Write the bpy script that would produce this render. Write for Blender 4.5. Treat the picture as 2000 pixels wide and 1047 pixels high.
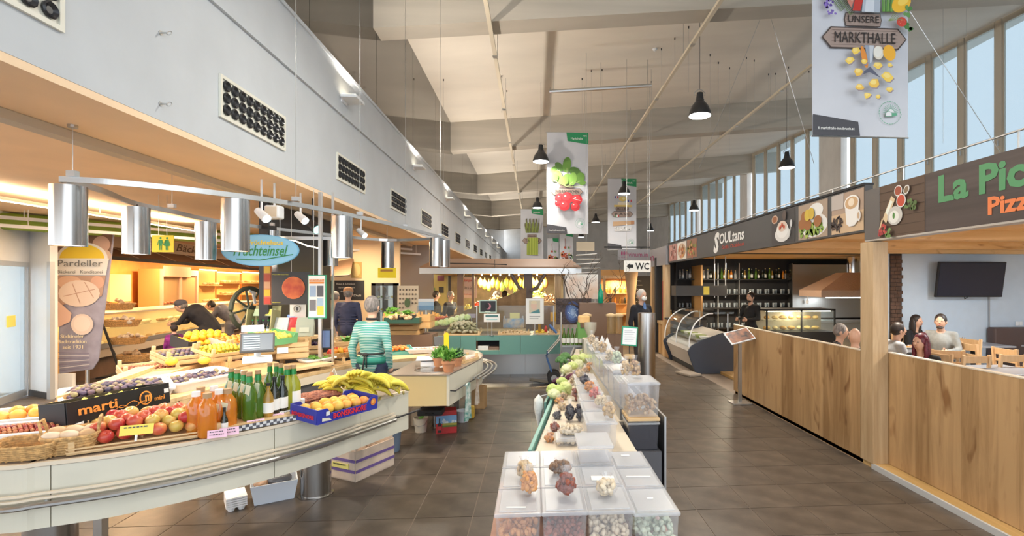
import bpy,bmesh,math,random
import numpy as np
from mathutils import Vector,Vector as V,Matrix,Euler
for o in list(bpy.data.objects): bpy.data.objects.remove(o,do_unlink=True)
SC = bpy.context.scene
COL = SC.collection
R = math.radians
PI = math.pi
rnd = random.Random(7)

# ------------------------------------------------------------------ camera, world, exposure
FPX,CX,CY,CAMH = 965.0,1107.0,556.0,1.9      # focal length and principal point for a 2000 x 1047 frame
YAW = math.atan(0.065)
SN,CS = math.sin(YAW),math.cos(YAW)
cd = bpy.data.cameras.new('camera'); cam = bpy.data.objects.new('camera',cd); COL.objects.link(cam)
cd.sensor_fit = 'HORIZONTAL'; cd.sensor_width = 36.0; cd.lens = 36.0 * FPX / 2000.0
cd.shift_x = (1000.0 - CX) / 2000.0; cd.shift_y = (CY - 523.5) / 2000.0
cd.clip_start = 0.05; cd.clip_end = 300
cam.location = (0,0,CAMH); cam.rotation_euler = (PI / 2,0,-YAW)
SC.camera = cam

w = bpy.data.worlds.new('daylight'); SC.world = w; w.use_nodes = True
bg = w.node_tree.nodes['Background']; bg.inputs[0].default_value = (0.84,0.92,1.0,1); bg.inputs[1].default_value = 2.4
SC.view_settings.view_transform = 'Standard'; SC.view_settings.look = 'None'
SC.view_settings.gamma = 1.0; SC.view_settings.use_curve_mapping = False
SC.view_settings.exposure = 0.2

# ------------------------------------------------------------------ helpers
def P(px,py,Z=None,Y=None,X=None,d=None):
    """the place in the hall seen at a pixel of the photograph, given one known coordinate"""
    u = (px - CX) / FPX; v = (CY - py) / FPX
    kx,ky = u * CS + SN,CS - u * SN
    if d is None:
        if Z is not None: d = (Z - CAMH) / v
        elif Y is not None: d = Y / ky
        else: d = X / kx
    return V((d * kx,d * ky,CAMH + v * d))

MATS = {}
def nodes_of(name):
    m = bpy.data.materials.new(name); m.use_nodes = True
    nt = m.node_tree; b = nt.nodes['Principled BSDF']
    return m,nt,b
def c4(c): return (c[0],c[1],c[2],1.0)
def mat(name,col,rough=0.5,metal=0.0,var=0.0,scale=6.0,bump=0.0,bscale=None,stretch=None,col2=None,emit=None,spec=None,objvar=0.0,sss=0,coat=0):
    if name in MATS: return MATS[name]
    m,nt,b = nodes_of(name); N = nt.nodes; L = nt.links
    b.inputs['Base Color'].default_value = c4(col); b.inputs['Roughness'].default_value = rough; b.inputs['Metallic'].default_value = metal
    if spec is not None: b.inputs['Specular IOR Level'].default_value = spec
    if coat: b.inputs['Coat Weight'].default_value = coat
    if emit:
        b.inputs['Emission Color'].default_value = c4(emit[0]); b.inputs['Emission Strength'].default_value = emit[1]
    tc = None
    if var or bump or col2:
        tc = N.new('ShaderNodeTexCoord'); mp = N.new('ShaderNodeMapping'); L.new(tc.outputs['Object'],mp.inputs[0])
        if stretch: mp.inputs['Scale'].default_value = stretch
        nz = N.new('ShaderNodeTexNoise'); nz.inputs['Scale'].default_value = scale; nz.inputs['Detail'].default_value = 5
        L.new(mp.outputs[0],nz.inputs['Vector'])
        if var or col2:
            rp = N.new('ShaderNodeValToRGB')
            c2 = col2 if col2 else tuple(min(1,x * (1 + var)) for x in col)
            c1 = col if col2 else tuple(x * (1 - var) for x in col)
            rp.color_ramp.elements[0].position = 0.35; rp.color_ramp.elements[1].position = 0.65
            rp.color_ramp.elements[0].color = c4(c1); rp.color_ramp.elements[1].color = c4(c2)
            L.new(nz.outputs['Fac'],rp.inputs[0]); L.new(rp.outputs[0],b.inputs['Base Color'])
        if bump:
            bp = N.new('ShaderNodeBump'); bp.inputs['Strength'].default_value = bump; bp.inputs['Distance'].default_value = 0.01
            if bscale:
                n2 = N.new('ShaderNodeTexNoise'); n2.inputs['Scale'].default_value = bscale; L.new(mp.outputs[0],n2.inputs['Vector']); L.new(n2.outputs['Fac'],bp.inputs['Height'])
            else: L.new(nz.outputs['Fac'],bp.inputs['Height'])
            L.new(bp.outputs[0],b.inputs['Normal'])
    if objvar:
        oi = N.new('ShaderNodeObjectInfo'); hs = N.new('ShaderNodeHueSaturation')
        mr = N.new('ShaderNodeMapRange'); mr.inputs['To Min'].default_value = 1 - objvar; mr.inputs['To Max'].default_value = 1 + objvar
        L.new(oi.outputs['Random'],mr.inputs[0]); L.new(mr.outputs[0],hs.inputs['Value'])
        src = b.inputs['Base Color'].links[0].from_socket if b.inputs['Base Color'].links else None
        if src: L.new(src,hs.inputs['Color'])
        else: hs.inputs['Color'].default_value = c4(col)
        L.new(hs.outputs[0],b.inputs['Base Color'])
    MATS[name] = m
    return m
def fruit_mat(name,cols,rough=0.35,scale=9.0,rndw=0.6):
    """colour from a noise over the skin plus a random offset for each fruit"""
    m,nt,b = nodes_of(name); N = nt.nodes; L = nt.links
    tc = N.new('ShaderNodeTexCoord'); nz = N.new('ShaderNodeTexNoise'); nz.inputs['Scale'].default_value = scale; L.new(tc.outputs['Object'],nz.inputs['Vector'])
    oi = N.new('ShaderNodeObjectInfo')
    a = N.new('ShaderNodeMath'); a.operation = 'MULTIPLY_ADD'; a.inputs[1].default_value = rndw; L.new(oi.outputs['Random'],a.inputs[0])
    s = N.new('ShaderNodeMath'); s.operation = 'MULTIPLY_ADD'; s.inputs[1].default_value = 1 - rndw * .5; s.inputs[2].default_value = -rndw * .25; L.new(nz.outputs['Fac'],s.inputs[0]); L.new(s.outputs[0],a.inputs[2])
    va = N.new('ShaderNodeVectorMath'); va.operation = 'ADD'; L.new(tc.outputs['Object'],va.inputs[0]); L.new(oi.outputs['Random'],va.inputs[1]); L.new(va.outputs[0],nz.inputs['Vector'])
    rp = N.new('ShaderNodeValToRGB'); el = rp.color_ramp.elements
    while len(el) < len(cols): el.new(0.5)
    for i,c in enumerate(cols):
        el[i].position = 0.2 + 0.6 * i / max(1,len(cols) - 1); el[i].color = c4(c)
    L.new(a.outputs[0],rp.inputs[0]); L.new(rp.outputs[0],b.inputs['Base Color']); b.inputs['Roughness'].default_value = rough
    MATS[name] = m
    return m
def wood_mat(name,c1,c2,axis='Z',rough=0.5,scale=3.0,planks=0.0,knots=True,board=0.0):
    """grain running along the given axis of the object"""
    m,nt,b = nodes_of(name); N = nt.nodes; L = nt.links
    tc = N.new('ShaderNodeTexCoord'); mp = N.new('ShaderNodeMapping'); L.new(tc.outputs['Object'],mp.inputs[0])
    s = [1,1,1]; s['XYZ'.index(axis)] = 0.09; mp.inputs['Scale'].default_value = s
    nz = N.new('ShaderNodeTexNoise'); nz.inputs['Scale'].default_value = scale * 4; nz.inputs['Detail'].default_value = 7; nz.inputs['Roughness'].default_value = .65; nz.inputs['Distortion'].default_value = .6; L.new(mp.outputs[0],nz.inputs['Vector'])
    fac = nz.outputs['Fac']
    oi = N.new('ShaderNodeObjectInfo')
    if planks:
        s2 = [1 / planks] * 3; s2['XYZ'.index(axis)] = 0.0
        m2 = N.new('ShaderNodeMapping'); m2.inputs['Scale'].default_value = s2; L.new(tc.outputs['Object'],m2.inputs[0])
        fl = N.new('ShaderNodeVectorMath'); fl.operation = 'FLOOR'; L.new(m2.outputs[0],fl.inputs[0])
        wn = N.new('ShaderNodeTexWhiteNoise'); L.new(fl.outputs[0],wn.inputs['Vector'])
        mx = N.new('ShaderNodeMath'); mx.operation = 'MULTIPLY_ADD'; mx.inputs[1].default_value = .28; L.new(wn.outputs['Value'],mx.inputs[0])
        sb = N.new('ShaderNodeMath'); sb.operation = 'SUBTRACT'; sb.inputs[1].default_value = .14; L.new(fac,sb.inputs[0]); L.new(sb.outputs[0],mx.inputs[2]); fac = mx.outputs[0]
    ad = N.new('ShaderNodeMath'); ad.operation = 'MULTIPLY_ADD'; ad.inputs[1].default_value = .14; L.new(oi.outputs['Random'],ad.inputs[0]); L.new(fac,ad.inputs[2])
    rp = N.new('ShaderNodeValToRGB'); rp.color_ramp.elements[0].position = .36; rp.color_ramp.elements[1].position = .74
    rp.color_ramp.elements[0].color = c4(c1); rp.color_ramp.elements[1].color = c4(c2); L.new(ad.outputs[0],rp.inputs[0])
    out = rp.outputs[0]
    if knots:
        s3 = [1,1,1]; s3['XYZ'.index(axis)] = .3
        m3 = N.new('ShaderNodeMapping'); m3.inputs['Scale'].default_value = s3; L.new(tc.outputs['Object'],m3.inputs[0])
        n3 = N.new('ShaderNodeTexNoise'); n3.inputs['Scale'].default_value = 5.5; n3.inputs['Detail'].default_value = 2; n3.inputs['Distortion'].default_value = 1.2; L.new(m3.outputs[0],n3.inputs['Vector'])
        r3 = N.new('ShaderNodeValToRGB'); r3.color_ramp.elements[0].position = .62; r3.color_ramp.elements[1].position = .76; L.new(n3.outputs['Fac'],r3.inputs[0])
        mm = N.new('ShaderNodeMix'); mm.data_type = 'RGBA'; mm.blend_type = 'MULTIPLY'; mm.inputs[7].default_value = (.52,.40,.30,1)
        L.new(r3.outputs[0],mm.inputs[0]); L.new(out,mm.inputs[6]); out = mm.outputs[2]
    L.new(out,b.inputs['Base Color']); b.inputs['Roughness'].default_value = rough
    MATS[name] = m
    return m
def glass_mat(name,tint,alpha=0.1,rough=0.05,body=None,ior=1.4):
    """thin glass or film: mostly see-through, a glossy coat, a share of milky body"""
    m,nt,b = nodes_of(name); N = nt.nodes; L = nt.links
    tr = N.new('ShaderNodeBsdfTransparent'); tr.inputs[0].default_value = c4(tint)
    b.inputs['Base Color'].default_value = c4(body if body else tint); b.inputs['Roughness'].default_value = rough
    mx = N.new('ShaderNodeMixShader'); mx.inputs[0].default_value = alpha
    L.new(tr.outputs[0],mx.inputs[1]); L.new(b.outputs[0],mx.inputs[2])
    gl = N.new('ShaderNodeBsdfGlossy'); gl.inputs['Roughness'].default_value = rough; gl.inputs[0].default_value = (1,1,1,1)
    fr = N.new('ShaderNodeFresnel'); fr.inputs[0].default_value = ior
    ge = N.new('ShaderNodeNewGeometry'); iv = N.new('ShaderNodeMath'); iv.operation = 'SUBTRACT'; iv.inputs[0].default_value = 1; L.new(ge.outputs['Backfacing'],iv.inputs[1]); mf = N.new('ShaderNodeMath'); mf.operation = 'MULTIPLY'; L.new(fr.outputs[0],mf.inputs[0]); L.new(iv.outputs[0],mf.inputs[1])
    m2 = N.new('ShaderNodeMixShader'); L.new(mf.outputs[0],m2.inputs[0]); L.new(mx.outputs[0],m2.inputs[1]); L.new(gl.outputs[0],m2.inputs[2])
    L.new(m2.outputs[0],N['Material Output'].inputs[0])
    MATS[name] = m
    return m
def emat(name,col,strength):
    if name in MATS: return MATS[name]
    m,nt,b = nodes_of(name); b.inputs['Base Color'].default_value = c4(col)
    b.inputs['Emission Color'].default_value = c4(col); b.inputs['Emission Strength'].default_value = strength
    MATS[name] = m
    return m
def flat(col,rough=.6):
    """plain printed or painted colour"""
    return mat('print_%02x%02x%02x_%d' % (int(col[0] * 255),int(col[1] * 255),int(col[2] * 255),int(rough * 10)),col,rough)

class MB:
    """collects shapes; build() links them as ONE mesh object"""
    def __init__(s,M=None): s.v = []; s.f = []; s.mi = []; s.M = M; s.k = 0
    def add(s,vs,fs):
        n = len(s.v)
        if s.M is not None: vs = [s.M @ Vector(v) for v in vs]
        s.v += [tuple(v) for v in vs]; s.f += [tuple(i + n for i in f) for f in fs]; s.mi += [s.k] * len(fs)
        return s
    def box(s,x0,x1,y0,y1,z0,z1):
        return s.add([(x0,y0,z0),(x1,y0,z0),(x1,y1,z0),(x0,y1,z0),(x0,y0,z1),(x1,y0,z1),(x1,y1,z1),(x0,y1,z1)],
                     [(0,3,2,1),(4,5,6,7),(0,1,5,4),(1,2,6,5),(2,3,7,6),(3,0,4,7)])
    def rbox(s,c,sz,rot=(0,0,0)):
        m = Matrix.Translation(Vector(c)) @ Euler(rot).to_matrix().to_4x4(); h = [a / 2 for a in sz]
        return s.add([m @ V((a * h[0],b * h[1],c_ * h[2])) for c_ in (-1,1) for (a,b) in ((-1,-1),(1,-1),(1,1),(-1,1))],
                     [(0,3,2,1),(4,5,6,7),(0,1,5,4),(1,2,6,5),(2,3,7,6),(3,0,4,7)])
    def beam(s,p0,p1,w,h,up=(0,0,1)):
        p0 = Vector(p0); p1 = Vector(p1); d = (p1 - p0).normalized(); sd = d.cross(Vector(up))
        if sd.length < 1e-5: sd = d.cross(V((1,0,0)))
        sd.normalize(); u = sd.cross(d); vs = []
        for p in (p0,p1):
            for a,b in ((-1,-1),(1,-1),(1,1),(-1,1)): vs.append(p + sd * a * w / 2 + u * b * h / 2)
        return s.add(vs,[(0,1,2,3),(7,6,5,4),(0,4,5,1),(1,5,6,2),(2,6,7,3),(3,7,4,0)])
    def cyl(s,p0,p1,r0,r1=None,n=12,caps=True):
        r1 = r0 if r1 is None else r1; p0 = Vector(p0); p1 = Vector(p1); d = (p1 - p0).normalized()
        a = d.cross(V((0,0,1)));
        if a.length < 1e-5: a = V((1,0,0))
        a.normalize(); b = d.cross(a); vs = []
        for p,r in ((p0,r0),(p1,r1)):
            for i in range(n): t = 2 * PI * i / n; vs.append(p + a * math.cos(t) * r + b * math.sin(t) * r)
        fs = [(i,i + n,(i + 1) % n + n,(i + 1) % n) for i in range(n)]
        if caps: fs += [tuple(range(n)),tuple(range(2 * n - 1,n - 1,-1))]
        return s.add(vs,fs)
    def lathe(s,prof,n=16,c=(0,0,0),sx=1,sy=1):
        c = Vector(c); vs = []; fs = []
        for r,z in prof:
            for i in range(n): t = 2 * PI * i / n; vs.append(c + V((r * math.cos(t) * sx,r * math.sin(t) * sy,z)))
        for j in range(len(prof) - 1):
            for i in range(n): a = j * n + i; b = j * n + (i + 1) % n; fs.append((a,b,b + n,a + n))
        if prof[0][0] > 1e-6: fs.append(tuple(range(n - 1,-1,-1)))
        if prof[-1][0] > 1e-6: fs.append(tuple(range((len(prof) - 1) * n,len(prof) * n)))
        return s.add(vs,fs)
    def ball(s,c,r,nu=12,nv=8,rot=None):
        if not hasattr(r,'__len__'): r = (r,r,r)
        c = Vector(c); q = Euler(rot).to_matrix() if rot else Matrix.Identity(3); vs = []; fs = []
        for j in range(nv + 1):
            ph = -PI / 2 + PI * j / nv
            for i in range(nu):
                t = 2 * PI * i / nu
                vs.append(c + q @ V((r[0] * math.cos(ph) * math.cos(t),r[1] * math.cos(ph) * math.sin(t),r[2] * math.sin(ph))))
        for j in range(nv):
            for i in range(nu): a = j * nu + i; b = j * nu + (i + 1) % nu; fs.append((a,b,b + nu,a + nu))
        return s.add(vs,fs)
    def tube(s,pts,r,n=8,closed=False,flat=None):
        pts = [Vector(p) for p in pts]; m = len(pts); vs = []; fs = []; prev = None
        for i,p in enumerate(pts):
            t = (pts[(i + 1) % m] - pts[i - 1]) if closed else (pts[min(i + 1,m - 1)] - pts[max(i - 1,0)])
            t.normalize()
            a = t.cross(V((0,0,1)))
            if a.length < 1e-4: a = prev if prev is not None else V((1,0,0))
            a.normalize(); prev = a; b = a.cross(t)
            rr = r[i] if hasattr(r,'__len__') else r
            for k in range(n):
                th = 2 * PI * (k + .5) / n
                fa,fb = (flat if flat else (1,1))
                vs.append(p + a * math.cos(th) * rr * fa + b * math.sin(th) * rr * fb)
        q = m if closed else m - 1
        for i in range(q):
            for k in range(n):
                i2 = (i + 1) % m
                fs.append((i * n + k,i * n + (k + 1) % n,i2 * n + (k + 1) % n,i2 * n + k))
        if not closed: fs += [tuple(range(n - 1,-1,-1)),tuple(range((m - 1) * n,m * n))]
        return s.add(vs,fs)
    def prism(s,poly,h,M=None):
        """polygon (x,y) pushed along +z by h, through a matrix"""
        n = len(poly); M = M or Matrix.Identity(4)
        vs = [M @ V((x,y,0)) for x,y in poly] + [M @ V((x,y,h)) for x,y in poly]
        fs = [tuple(range(n - 1,-1,-1)),tuple(range(n,2 * n))] + [(i,(i + 1) % n,(i + 1) % n + n,i + n) for i in range(n)]
        return s.add(vs,fs)
    def strip(s,line,z0,z1,inner):
        """wall along a ground line: outer line and inner line (same count)"""
        n = len(line); vs = []
        for (x,y),(a,b) in zip(line,inner): vs += [(x,y,z0),(x,y,z1),(a,b,z1),(a,b,z0)]
        fs = []
        for i in range(n - 1):
            a = i * 4; b = a + 4
            for k in range(4): fs.append((a + k,b + k,b + (k + 1) % 4,a + (k + 1) % 4))
        fs += [(3,2,1,0),tuple(4 * (n - 1) + k for k in range(4))]
        return s.add(vs,fs)
    def mk(s,name,m,parent=None,S=False,W=False,bevel=0.0,seg=2,label=None,kind=None):
        smooth,world = S,W
        if world and parent is not None:
            o = parent.matrix_basis.translation
            if parent.parent: o = o + parent.parent.matrix_basis.translation
            s.v = [(a - o[0],b - o[1],c - o[2]) for a,b,c in s.v]
        me = bpy.data.meshes.new(name); me.from_pydata(s.v,[],s.f)
        for q in (m if isinstance(m,(list,tuple)) else [m]): me.materials.append(q)
        if any(s.mi): me.polygons.foreach_set('material_index',s.mi)
        if smooth: me.polygons.foreach_set('use_smooth',[True] * len(me.polygons))
        bm = bmesh.new(); bm.from_mesh(me); bmesh.ops.recalc_face_normals(bm,faces=bm.faces); bm.to_mesh(me); bm.free()
        if smooth and smooth != 'all':
            try: me.set_sharp_from_angle(angle=R(40))
            except Exception: pass
        me.update()
        ob = bpy.data.objects.new(name,me); COL.objects.link(ob); ob.parent = parent
        if bevel:
            b = ob.modifiers.new('bevel','BEVEL'); b.width = bevel; b.segments = seg; b.limit_method = 'ANGLE'
        if label: ob['label'] = label
        if kind: ob['kind'] = kind
        return ob
def tag(o,label,cat,group=None):
    o['label'] = label; o['category'] = cat
    if group: o['group'] = group
    return o
def thing(name,label,cat,loc=(0,0,0),rz=0.0,group=None,rx=0.0,ry=0.0):
    o = bpy.data.objects.new(name,None); COL.objects.link(o); o.empty_display_size = .1
    o.location = loc; o.rotation_euler = Euler((rx,ry,rz),'XYZ')
    return tag(o,label,cat,group)
def struct(name,mb,m,label=None,**k):
    o = mb.mk(name,m,**k); o['kind'] = 'structure'
    if label: o['label'] = label
    return o
def copy_tree(o,loc,rz=None,label=None,group=None,rot=None,scale=None):
    c = o.copy(); COL.objects.link(c); c.location = loc
    if rz is not None: c.rotation_euler = Euler((0,0,rz))
    if rot is not None: c.rotation_euler = rot
    if scale is not None: c.scale = scale if hasattr(scale,'__len__') else (scale,) * 3
    if label: c['label'] = label
    if group: c['group'] = group
    for ch in o.children:
        k = ch.copy(); COL.objects.link(k); k.parent = c
        for g in ch.children:
            q = g.copy(); COL.objects.link(q); q.parent = k
    return c
def link_copy(me_obj,name,parent,loc=(0,0,0),rot=None,m=None,scale=None):
    """another object on the same mesh data"""
    o = bpy.data.objects.new(name,me_obj.data); COL.objects.link(o); o.parent = parent; o.location = loc
    if rot is not None: o.rotation_euler = Euler(rot)
    if scale is not None: o.scale = scale if hasattr(scale,'__len__') else (scale,) * 3
    if m is not None:
        o.material_slots[0].link = 'OBJECT'; o.material_slots[0].material = m
    return o
def drop(o):
    me = o.data; bpy.data.objects.remove(o,do_unlink=True)
def frame(o,x,y):
    """matrix of a flat face: o lower-left corner, x right, y up"""
    x = Vector(x).normalized(); y = Vector(y).normalized(); z = x.cross(y)
    m = Matrix((x,y,z)).transposed().to_4x4(); m.translation = Vector(o)
    return m
FACE_CAM = ((1,0,0),(0,0,1))       # a face turned to the hall's near end
FACE_AISLE = ((0,-1,0),(0,0,1))    # a face of the right-hand stalls turned to the aisle
FACE_LEFTW = ((0,1,0),(0,0,1))     # a face of the left-hand side turned to the aisle
def text(s,M,width,m,parent,name='lettering',height=None,depth=.002,W=True,shear=0.0,bold=0.0):
    world = W
    cu = bpy.data.curves.new('t','FONT'); cu.body = s; cu.resolution_u = 2; cu.extrude = .001; cu.shear = shear; cu.offset = bold
    o = bpy.data.objects.new('t',cu); TMP.collection.objects.link(o)
    TMP.view_layers[0].update(); dg = TMP.view_layers[0].depsgraph
    me = bpy.data.meshes.new_from_object(o.evaluated_get(dg))
    bpy.data.objects.remove(o,do_unlink=True); bpy.data.curves.remove(cu)
    n = len(me.vertices); a = np.empty(n * 3); me.vertices.foreach_get('co',a); a = a.reshape(-1,3)
    lo = a.min(0); hi = a.max(0); sx = width / max(1e-6,hi[0] - lo[0]); sy = (height / (hi[1] - lo[1])) if height else sx
    off = V((0,0,0))
    if world and parent is not None:
        off = parent.matrix_basis.translation.copy()
    pts = [M @ V(((p[0] - lo[0]) * sx,(p[1] - lo[1]) * sy,(p[2] - lo[2]) / (hi[2] - lo[2] + 1e-9) * depth)) - off for p in a]
    me.vertices.foreach_set('co',[c for p in pts for c in p])
    me.materials.clear(); me.materials.append(m); me.update()
    ob = bpy.data.objects.new(name,me); COL.objects.link(ob); ob.parent = parent
    return ob
TMP = bpy.data.scenes.new('scratch')      # lettering and bodies are shaped here, apart from the hall
class Print:
    """flat print on a face: coloured shapes in thin layers, one mesh"""
    def __init__(s,M): s.M = M; s.mb = MB(); s.mats = []; s.l = 1; s.step = .0012
    def poly(s,pts,col,rough=.6):
        m = flat(col,rough) if not hasattr(col,'node_tree') else col
        if m not in s.mats: s.mats.append(m)
        s.mb.k = s.mats.index(m)
        z = s.l * s.step
        s.mb.add([s.M @ V((x,y,z)) for x,y in pts],[tuple(range(len(pts)))]); s.l += 1
        return s
    def rect(s,x,y,w_,h,col): return s.poly([(x,y),(x + w_,y),(x + w_,y + h),(x,y + h)],col)
    def ell(s,x,y,rx,ry,col,rot=0,n=18,a0=0,a1=2 * PI):
        q = []
        for i in range(n):
            t = a0 + (a1 - a0) * i / (n if a1 - a0 > 6.2 else n - 1); c,d = rx * math.cos(t),ry * math.sin(t)
            q.append((x + c * math.cos(rot) - d * math.sin(rot),y + c * math.sin(rot) + d * math.cos(rot)))
        return s.poly(q,col)
    def line(s,x0,y0,x1,y1,w_,col):
        d = V((x1 - x0,y1 - y0)); n = V((-d.y,d.x)).normalized() * w_ / 2
        return s.poly([(x0 + n.x,y0 + n.y),(x0 - n.x,y0 - n.y),(x1 - n.x,y1 - n.y),(x1 + n.x,y1 + n.y)],col)
    def dots(s,cx,cy,rx,ry,n,r,cols,seed=1):
        q = random.Random(seed)
        z0 = s.l
        for i in range(n):
            a = q.random() * 2 * PI; k = math.sqrt(q.random())
            s.l = z0 + (i % 4); s.ell(cx + rx * k * math.cos(a),cy + ry * k * math.sin(a),r * q.uniform(.7,1.3),r * q.uniform(.6,1.1),q.choice(cols),q.random() * 3,8)
        s.l = z0 + 4
        return s
    def mk(s,parent,name='print',W=True):
        return s.mb.mk(name,s.mats,parent,W=W)
def spline(pts,n=8):
    """smooth line through points"""
    pts = [Vector(p) for p in pts]; out = []
    for i in range(len(pts) - 1):
        p0 = pts[max(i - 1,0)]; p1 = pts[i]; p2 = pts[i + 1]; p3 = pts[min(i + 2,len(pts) - 1)]
        for k in range(n):
            t = k / n
            out.append(0.5 * ((2 * p1) + (p2 - p0) * t + (2 * p0 - 5 * p1 + 4 * p2 - p3) * t * t + (3 * p1 - p0 - 3 * p2 + p3) * t ** 3))
    out.append(pts[-1])
    return out
def offset_line(line,dist):
    """parallel ground line, to the left of its direction"""
    out = []
    for i,p in enumerate(line):
        a = line[max(i - 1,0)]; b = line[min(i + 1,len(line) - 1)]
        t = V((b[0] - a[0],b[1] - a[1])).normalized()
        out.append((p[0] - t.y * dist,p[1] + t.x * dist))
    return out
def area_light(name,loc,size,power,col=(1,1,1),rot=(0,0,0),parent=None,shape='DISK',sy=None,spread=None):
    l = bpy.data.lights.new(name,'AREA'); l.shape = shape; l.size = size; l.energy = power; l.color = col
    if sy: l.size_y = sy
    if spread: l.spread = spread
    o = bpy.data.objects.new(name,l); COL.objects.link(o); o.location = loc; o.rotation_euler = rot; o.parent = parent
    return o

# ------------------------------------------------------------------ palette
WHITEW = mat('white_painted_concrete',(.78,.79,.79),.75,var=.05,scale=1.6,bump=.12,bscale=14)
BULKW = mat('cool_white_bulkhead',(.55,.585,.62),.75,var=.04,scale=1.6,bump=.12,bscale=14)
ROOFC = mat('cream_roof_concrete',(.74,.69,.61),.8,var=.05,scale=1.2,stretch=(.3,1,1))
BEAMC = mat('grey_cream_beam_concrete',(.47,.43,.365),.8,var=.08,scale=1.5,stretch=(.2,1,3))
CEILC = mat('warm_lit_ceiling_plaster',(.93,.70,.47),.8,var=.03,scale=2)  # cream plaster with the orange of the warm lamps put into its colour
PLAST = mat('pale_wall_plaster',(.80,.82,.84),.7,var=.03,scale=2)
TILE = mat('dark_floor_tile',(.100,.077,.058),.36,var=.25,scale=5,bump=.05,bscale=90,objvar=.12,spec=.45)
GROUT = mat('tile_joint_grout',(.24,.19,.15),.8)
STEEL = mat('brushed_steel',(.43,.41,.39),.22,1.0,var=.12,scale=3,stretch=(1,1,.05))
STEELF = mat('satin_steel',(.55,.55,.54),.35,1.0)
CHROME = mat('chrome',(.8,.8,.8),.12,1.0)
DARKM = mat('dark_grey_metal',(.06,.06,.065),.4,.6)
BLACK = mat('black_lacquer',(.012,.012,.014),.4)
BLACKM = mat('matt_black',(.02,.02,.022),.7)
ANTHR = mat('anthracite_panel',(.060,.058,.058),.5)
NAVY = mat('navy_plastic_panel',(.040,.050,.072),.35)
CREAMP = mat('cream_laminate',(.66,.63,.52),.35,var=.03,scale=2)
YELLOWP = mat('pale_yellow_laminate',(.72,.56,.28),.4)
GREENP = mat('sea_green_laminate',(.13,.30,.26),.4)
WORKT = mat('brown_worktop',(.26,.20,.15),.4,var=.12,scale=20)
LINO = mat('light_rim',(.72,.62,.48),.45)
OAK = wood_mat('oak_laminate',(.30,.165,.065),(.53,.33,.155),'Z',.5,2.2,planks=.17)
OAKP = wood_mat('oak_post',(.40,.26,.13),(.60,.43,.25),'Z',.5,2.4,knots=False)
PINE = wood_mat('pine_crate_board',(.56,.36,.16),(.78,.57,.32),'X',.6,3.0,knots=False)
PINEY = wood_mat('pine_ceiling_board',(.62,.37,.14),(.82,.58,.30),'X',.55,2.0)
FLOORW = wood_mat('oak_floor_board',(.50,.30,.10),(.68,.44,.18),'Y',.4,2.0,planks=.14,knots=False)
CHAIRW = wood_mat('beech_chair',(.56,.35,.17),(.72,.49,.27),'Z',.45,3.0,knots=False)
BROWNM = mat('brown_painted_metal',(.20,.115,.070),.5)
DBROWN = mat('dark_brown_paint',(.105,.075,.062),.5)
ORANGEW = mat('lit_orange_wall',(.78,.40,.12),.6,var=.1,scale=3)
WICKER = mat('wicker',(.55,.33,.13),.7,var=.3,scale=40,bump=.6,bscale=60)
FOAM = mat('white_foam',(.86,.84,.82),.55,var=.03,scale=30)
PAPER = mat('white_paper',(.85,.84,.80),.6)
PINKC = mat('pink_card',(.86,.55,.68),.6)
YELC = mat('yellow_card',(.88,.72,.12),.6)
SKIN = mat('skin',(.62,.38,.27),.5)
GLASSP = glass_mat('clear_pane',(.93,.97,.97),.04,.03)
WINP = glass_mat('window_pane',(.54,.59,.615),.12,.08,body=(.75,.86,.92),ior=1.25)
PLASTIC = glass_mat('milky_plastic',(.97,.97,.98),.17,.2,body=(.92,.93,.95),ior=1.2)
LIDP = glass_mat('milky_lid',(.97,.97,.98),.34,.3,body=(.74,.76,.79),ior=1.25)
FILM = glass_mat('clear_film',(.96,.96,.97),.10,.10,body=(.9,.9,.92),ior=1.6)
LED = emat('led_strip',(1.0,.86,.62),9.0)
LEDW = emat('lamp_lens',(1.0,.97,.92),10.0)
# ================================================================== STRUCTURE
BX = -2.73                      # plane of the white bulkhead
def roofz(x): return 7.2 + .09 * (x - BX)
BEAMS = [.9,8.6,16.35,24.0,31.7,39.4]
YN,YF = -4.0,47.0             # the hall runs on behind the camera and ends far off

# ---- floor of square dark tiles
TS = .467
floor = struct('floor',MB().box(-16,13,YN,YF,-.06,-.004),GROUT)
def tile_mb(x,y,g=.004): return MB().box(x + g,x + TS - g,y + g,y + TS - g,-.012,0)
cells = []
for i in range(-34,9):
    for j in range(-17,92):
        x = -.507 + i * TS; y = 4.09 + j * TS
        if x + TS > 3.5 and y < 13.2: continue
        cells.append((x,y))
def tile_score(c):
    x,y = c[0] + TS / 2,c[1] + TS / 2
    dd = x * SN + y * CS
    if dd < 2.5: return 0
    px = CX + FPX * (x * CS - y * SN) / dd; py = CY + FPX * CAMH / dd
    if not (-40 < px < 2040 and py < 1090): return 0
    if x < -2.2 and y < 4.2: return 0                       # under the fruit counter
    if -.2 < x < .9 and 2 < y < 7.6: return .1 / dd ** 3       # under the dried fruit counter
    if x < -2.6: return .4 / dd ** 3
    return 1 / dd ** 3
cells.sort(key=lambda c: -tile_score(c))
tp = tile_mb(0,0).mk('tile',TILE,floor)
tp.location = (cells[0][0],cells[0][1],0)
for x,y in cells[1:280]: link_copy(tp,'tile',floor,(x,y,0))
ts_ = MB().box(0,.24,.004,TS - .004,-.012,0).mk('tile',TILE,floor); ts_.location = (3.233,2.222,0)
for j in range(-3,14): link_copy(ts_,'tile',floor,(3.233,4.09 + j * TS,0))
mb = MB()
for x,y in cells[280:]: mb.v and None; mb.add(*[(lambda b: (b.v,b.f))(tile_mb(x,y))][0])
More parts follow.
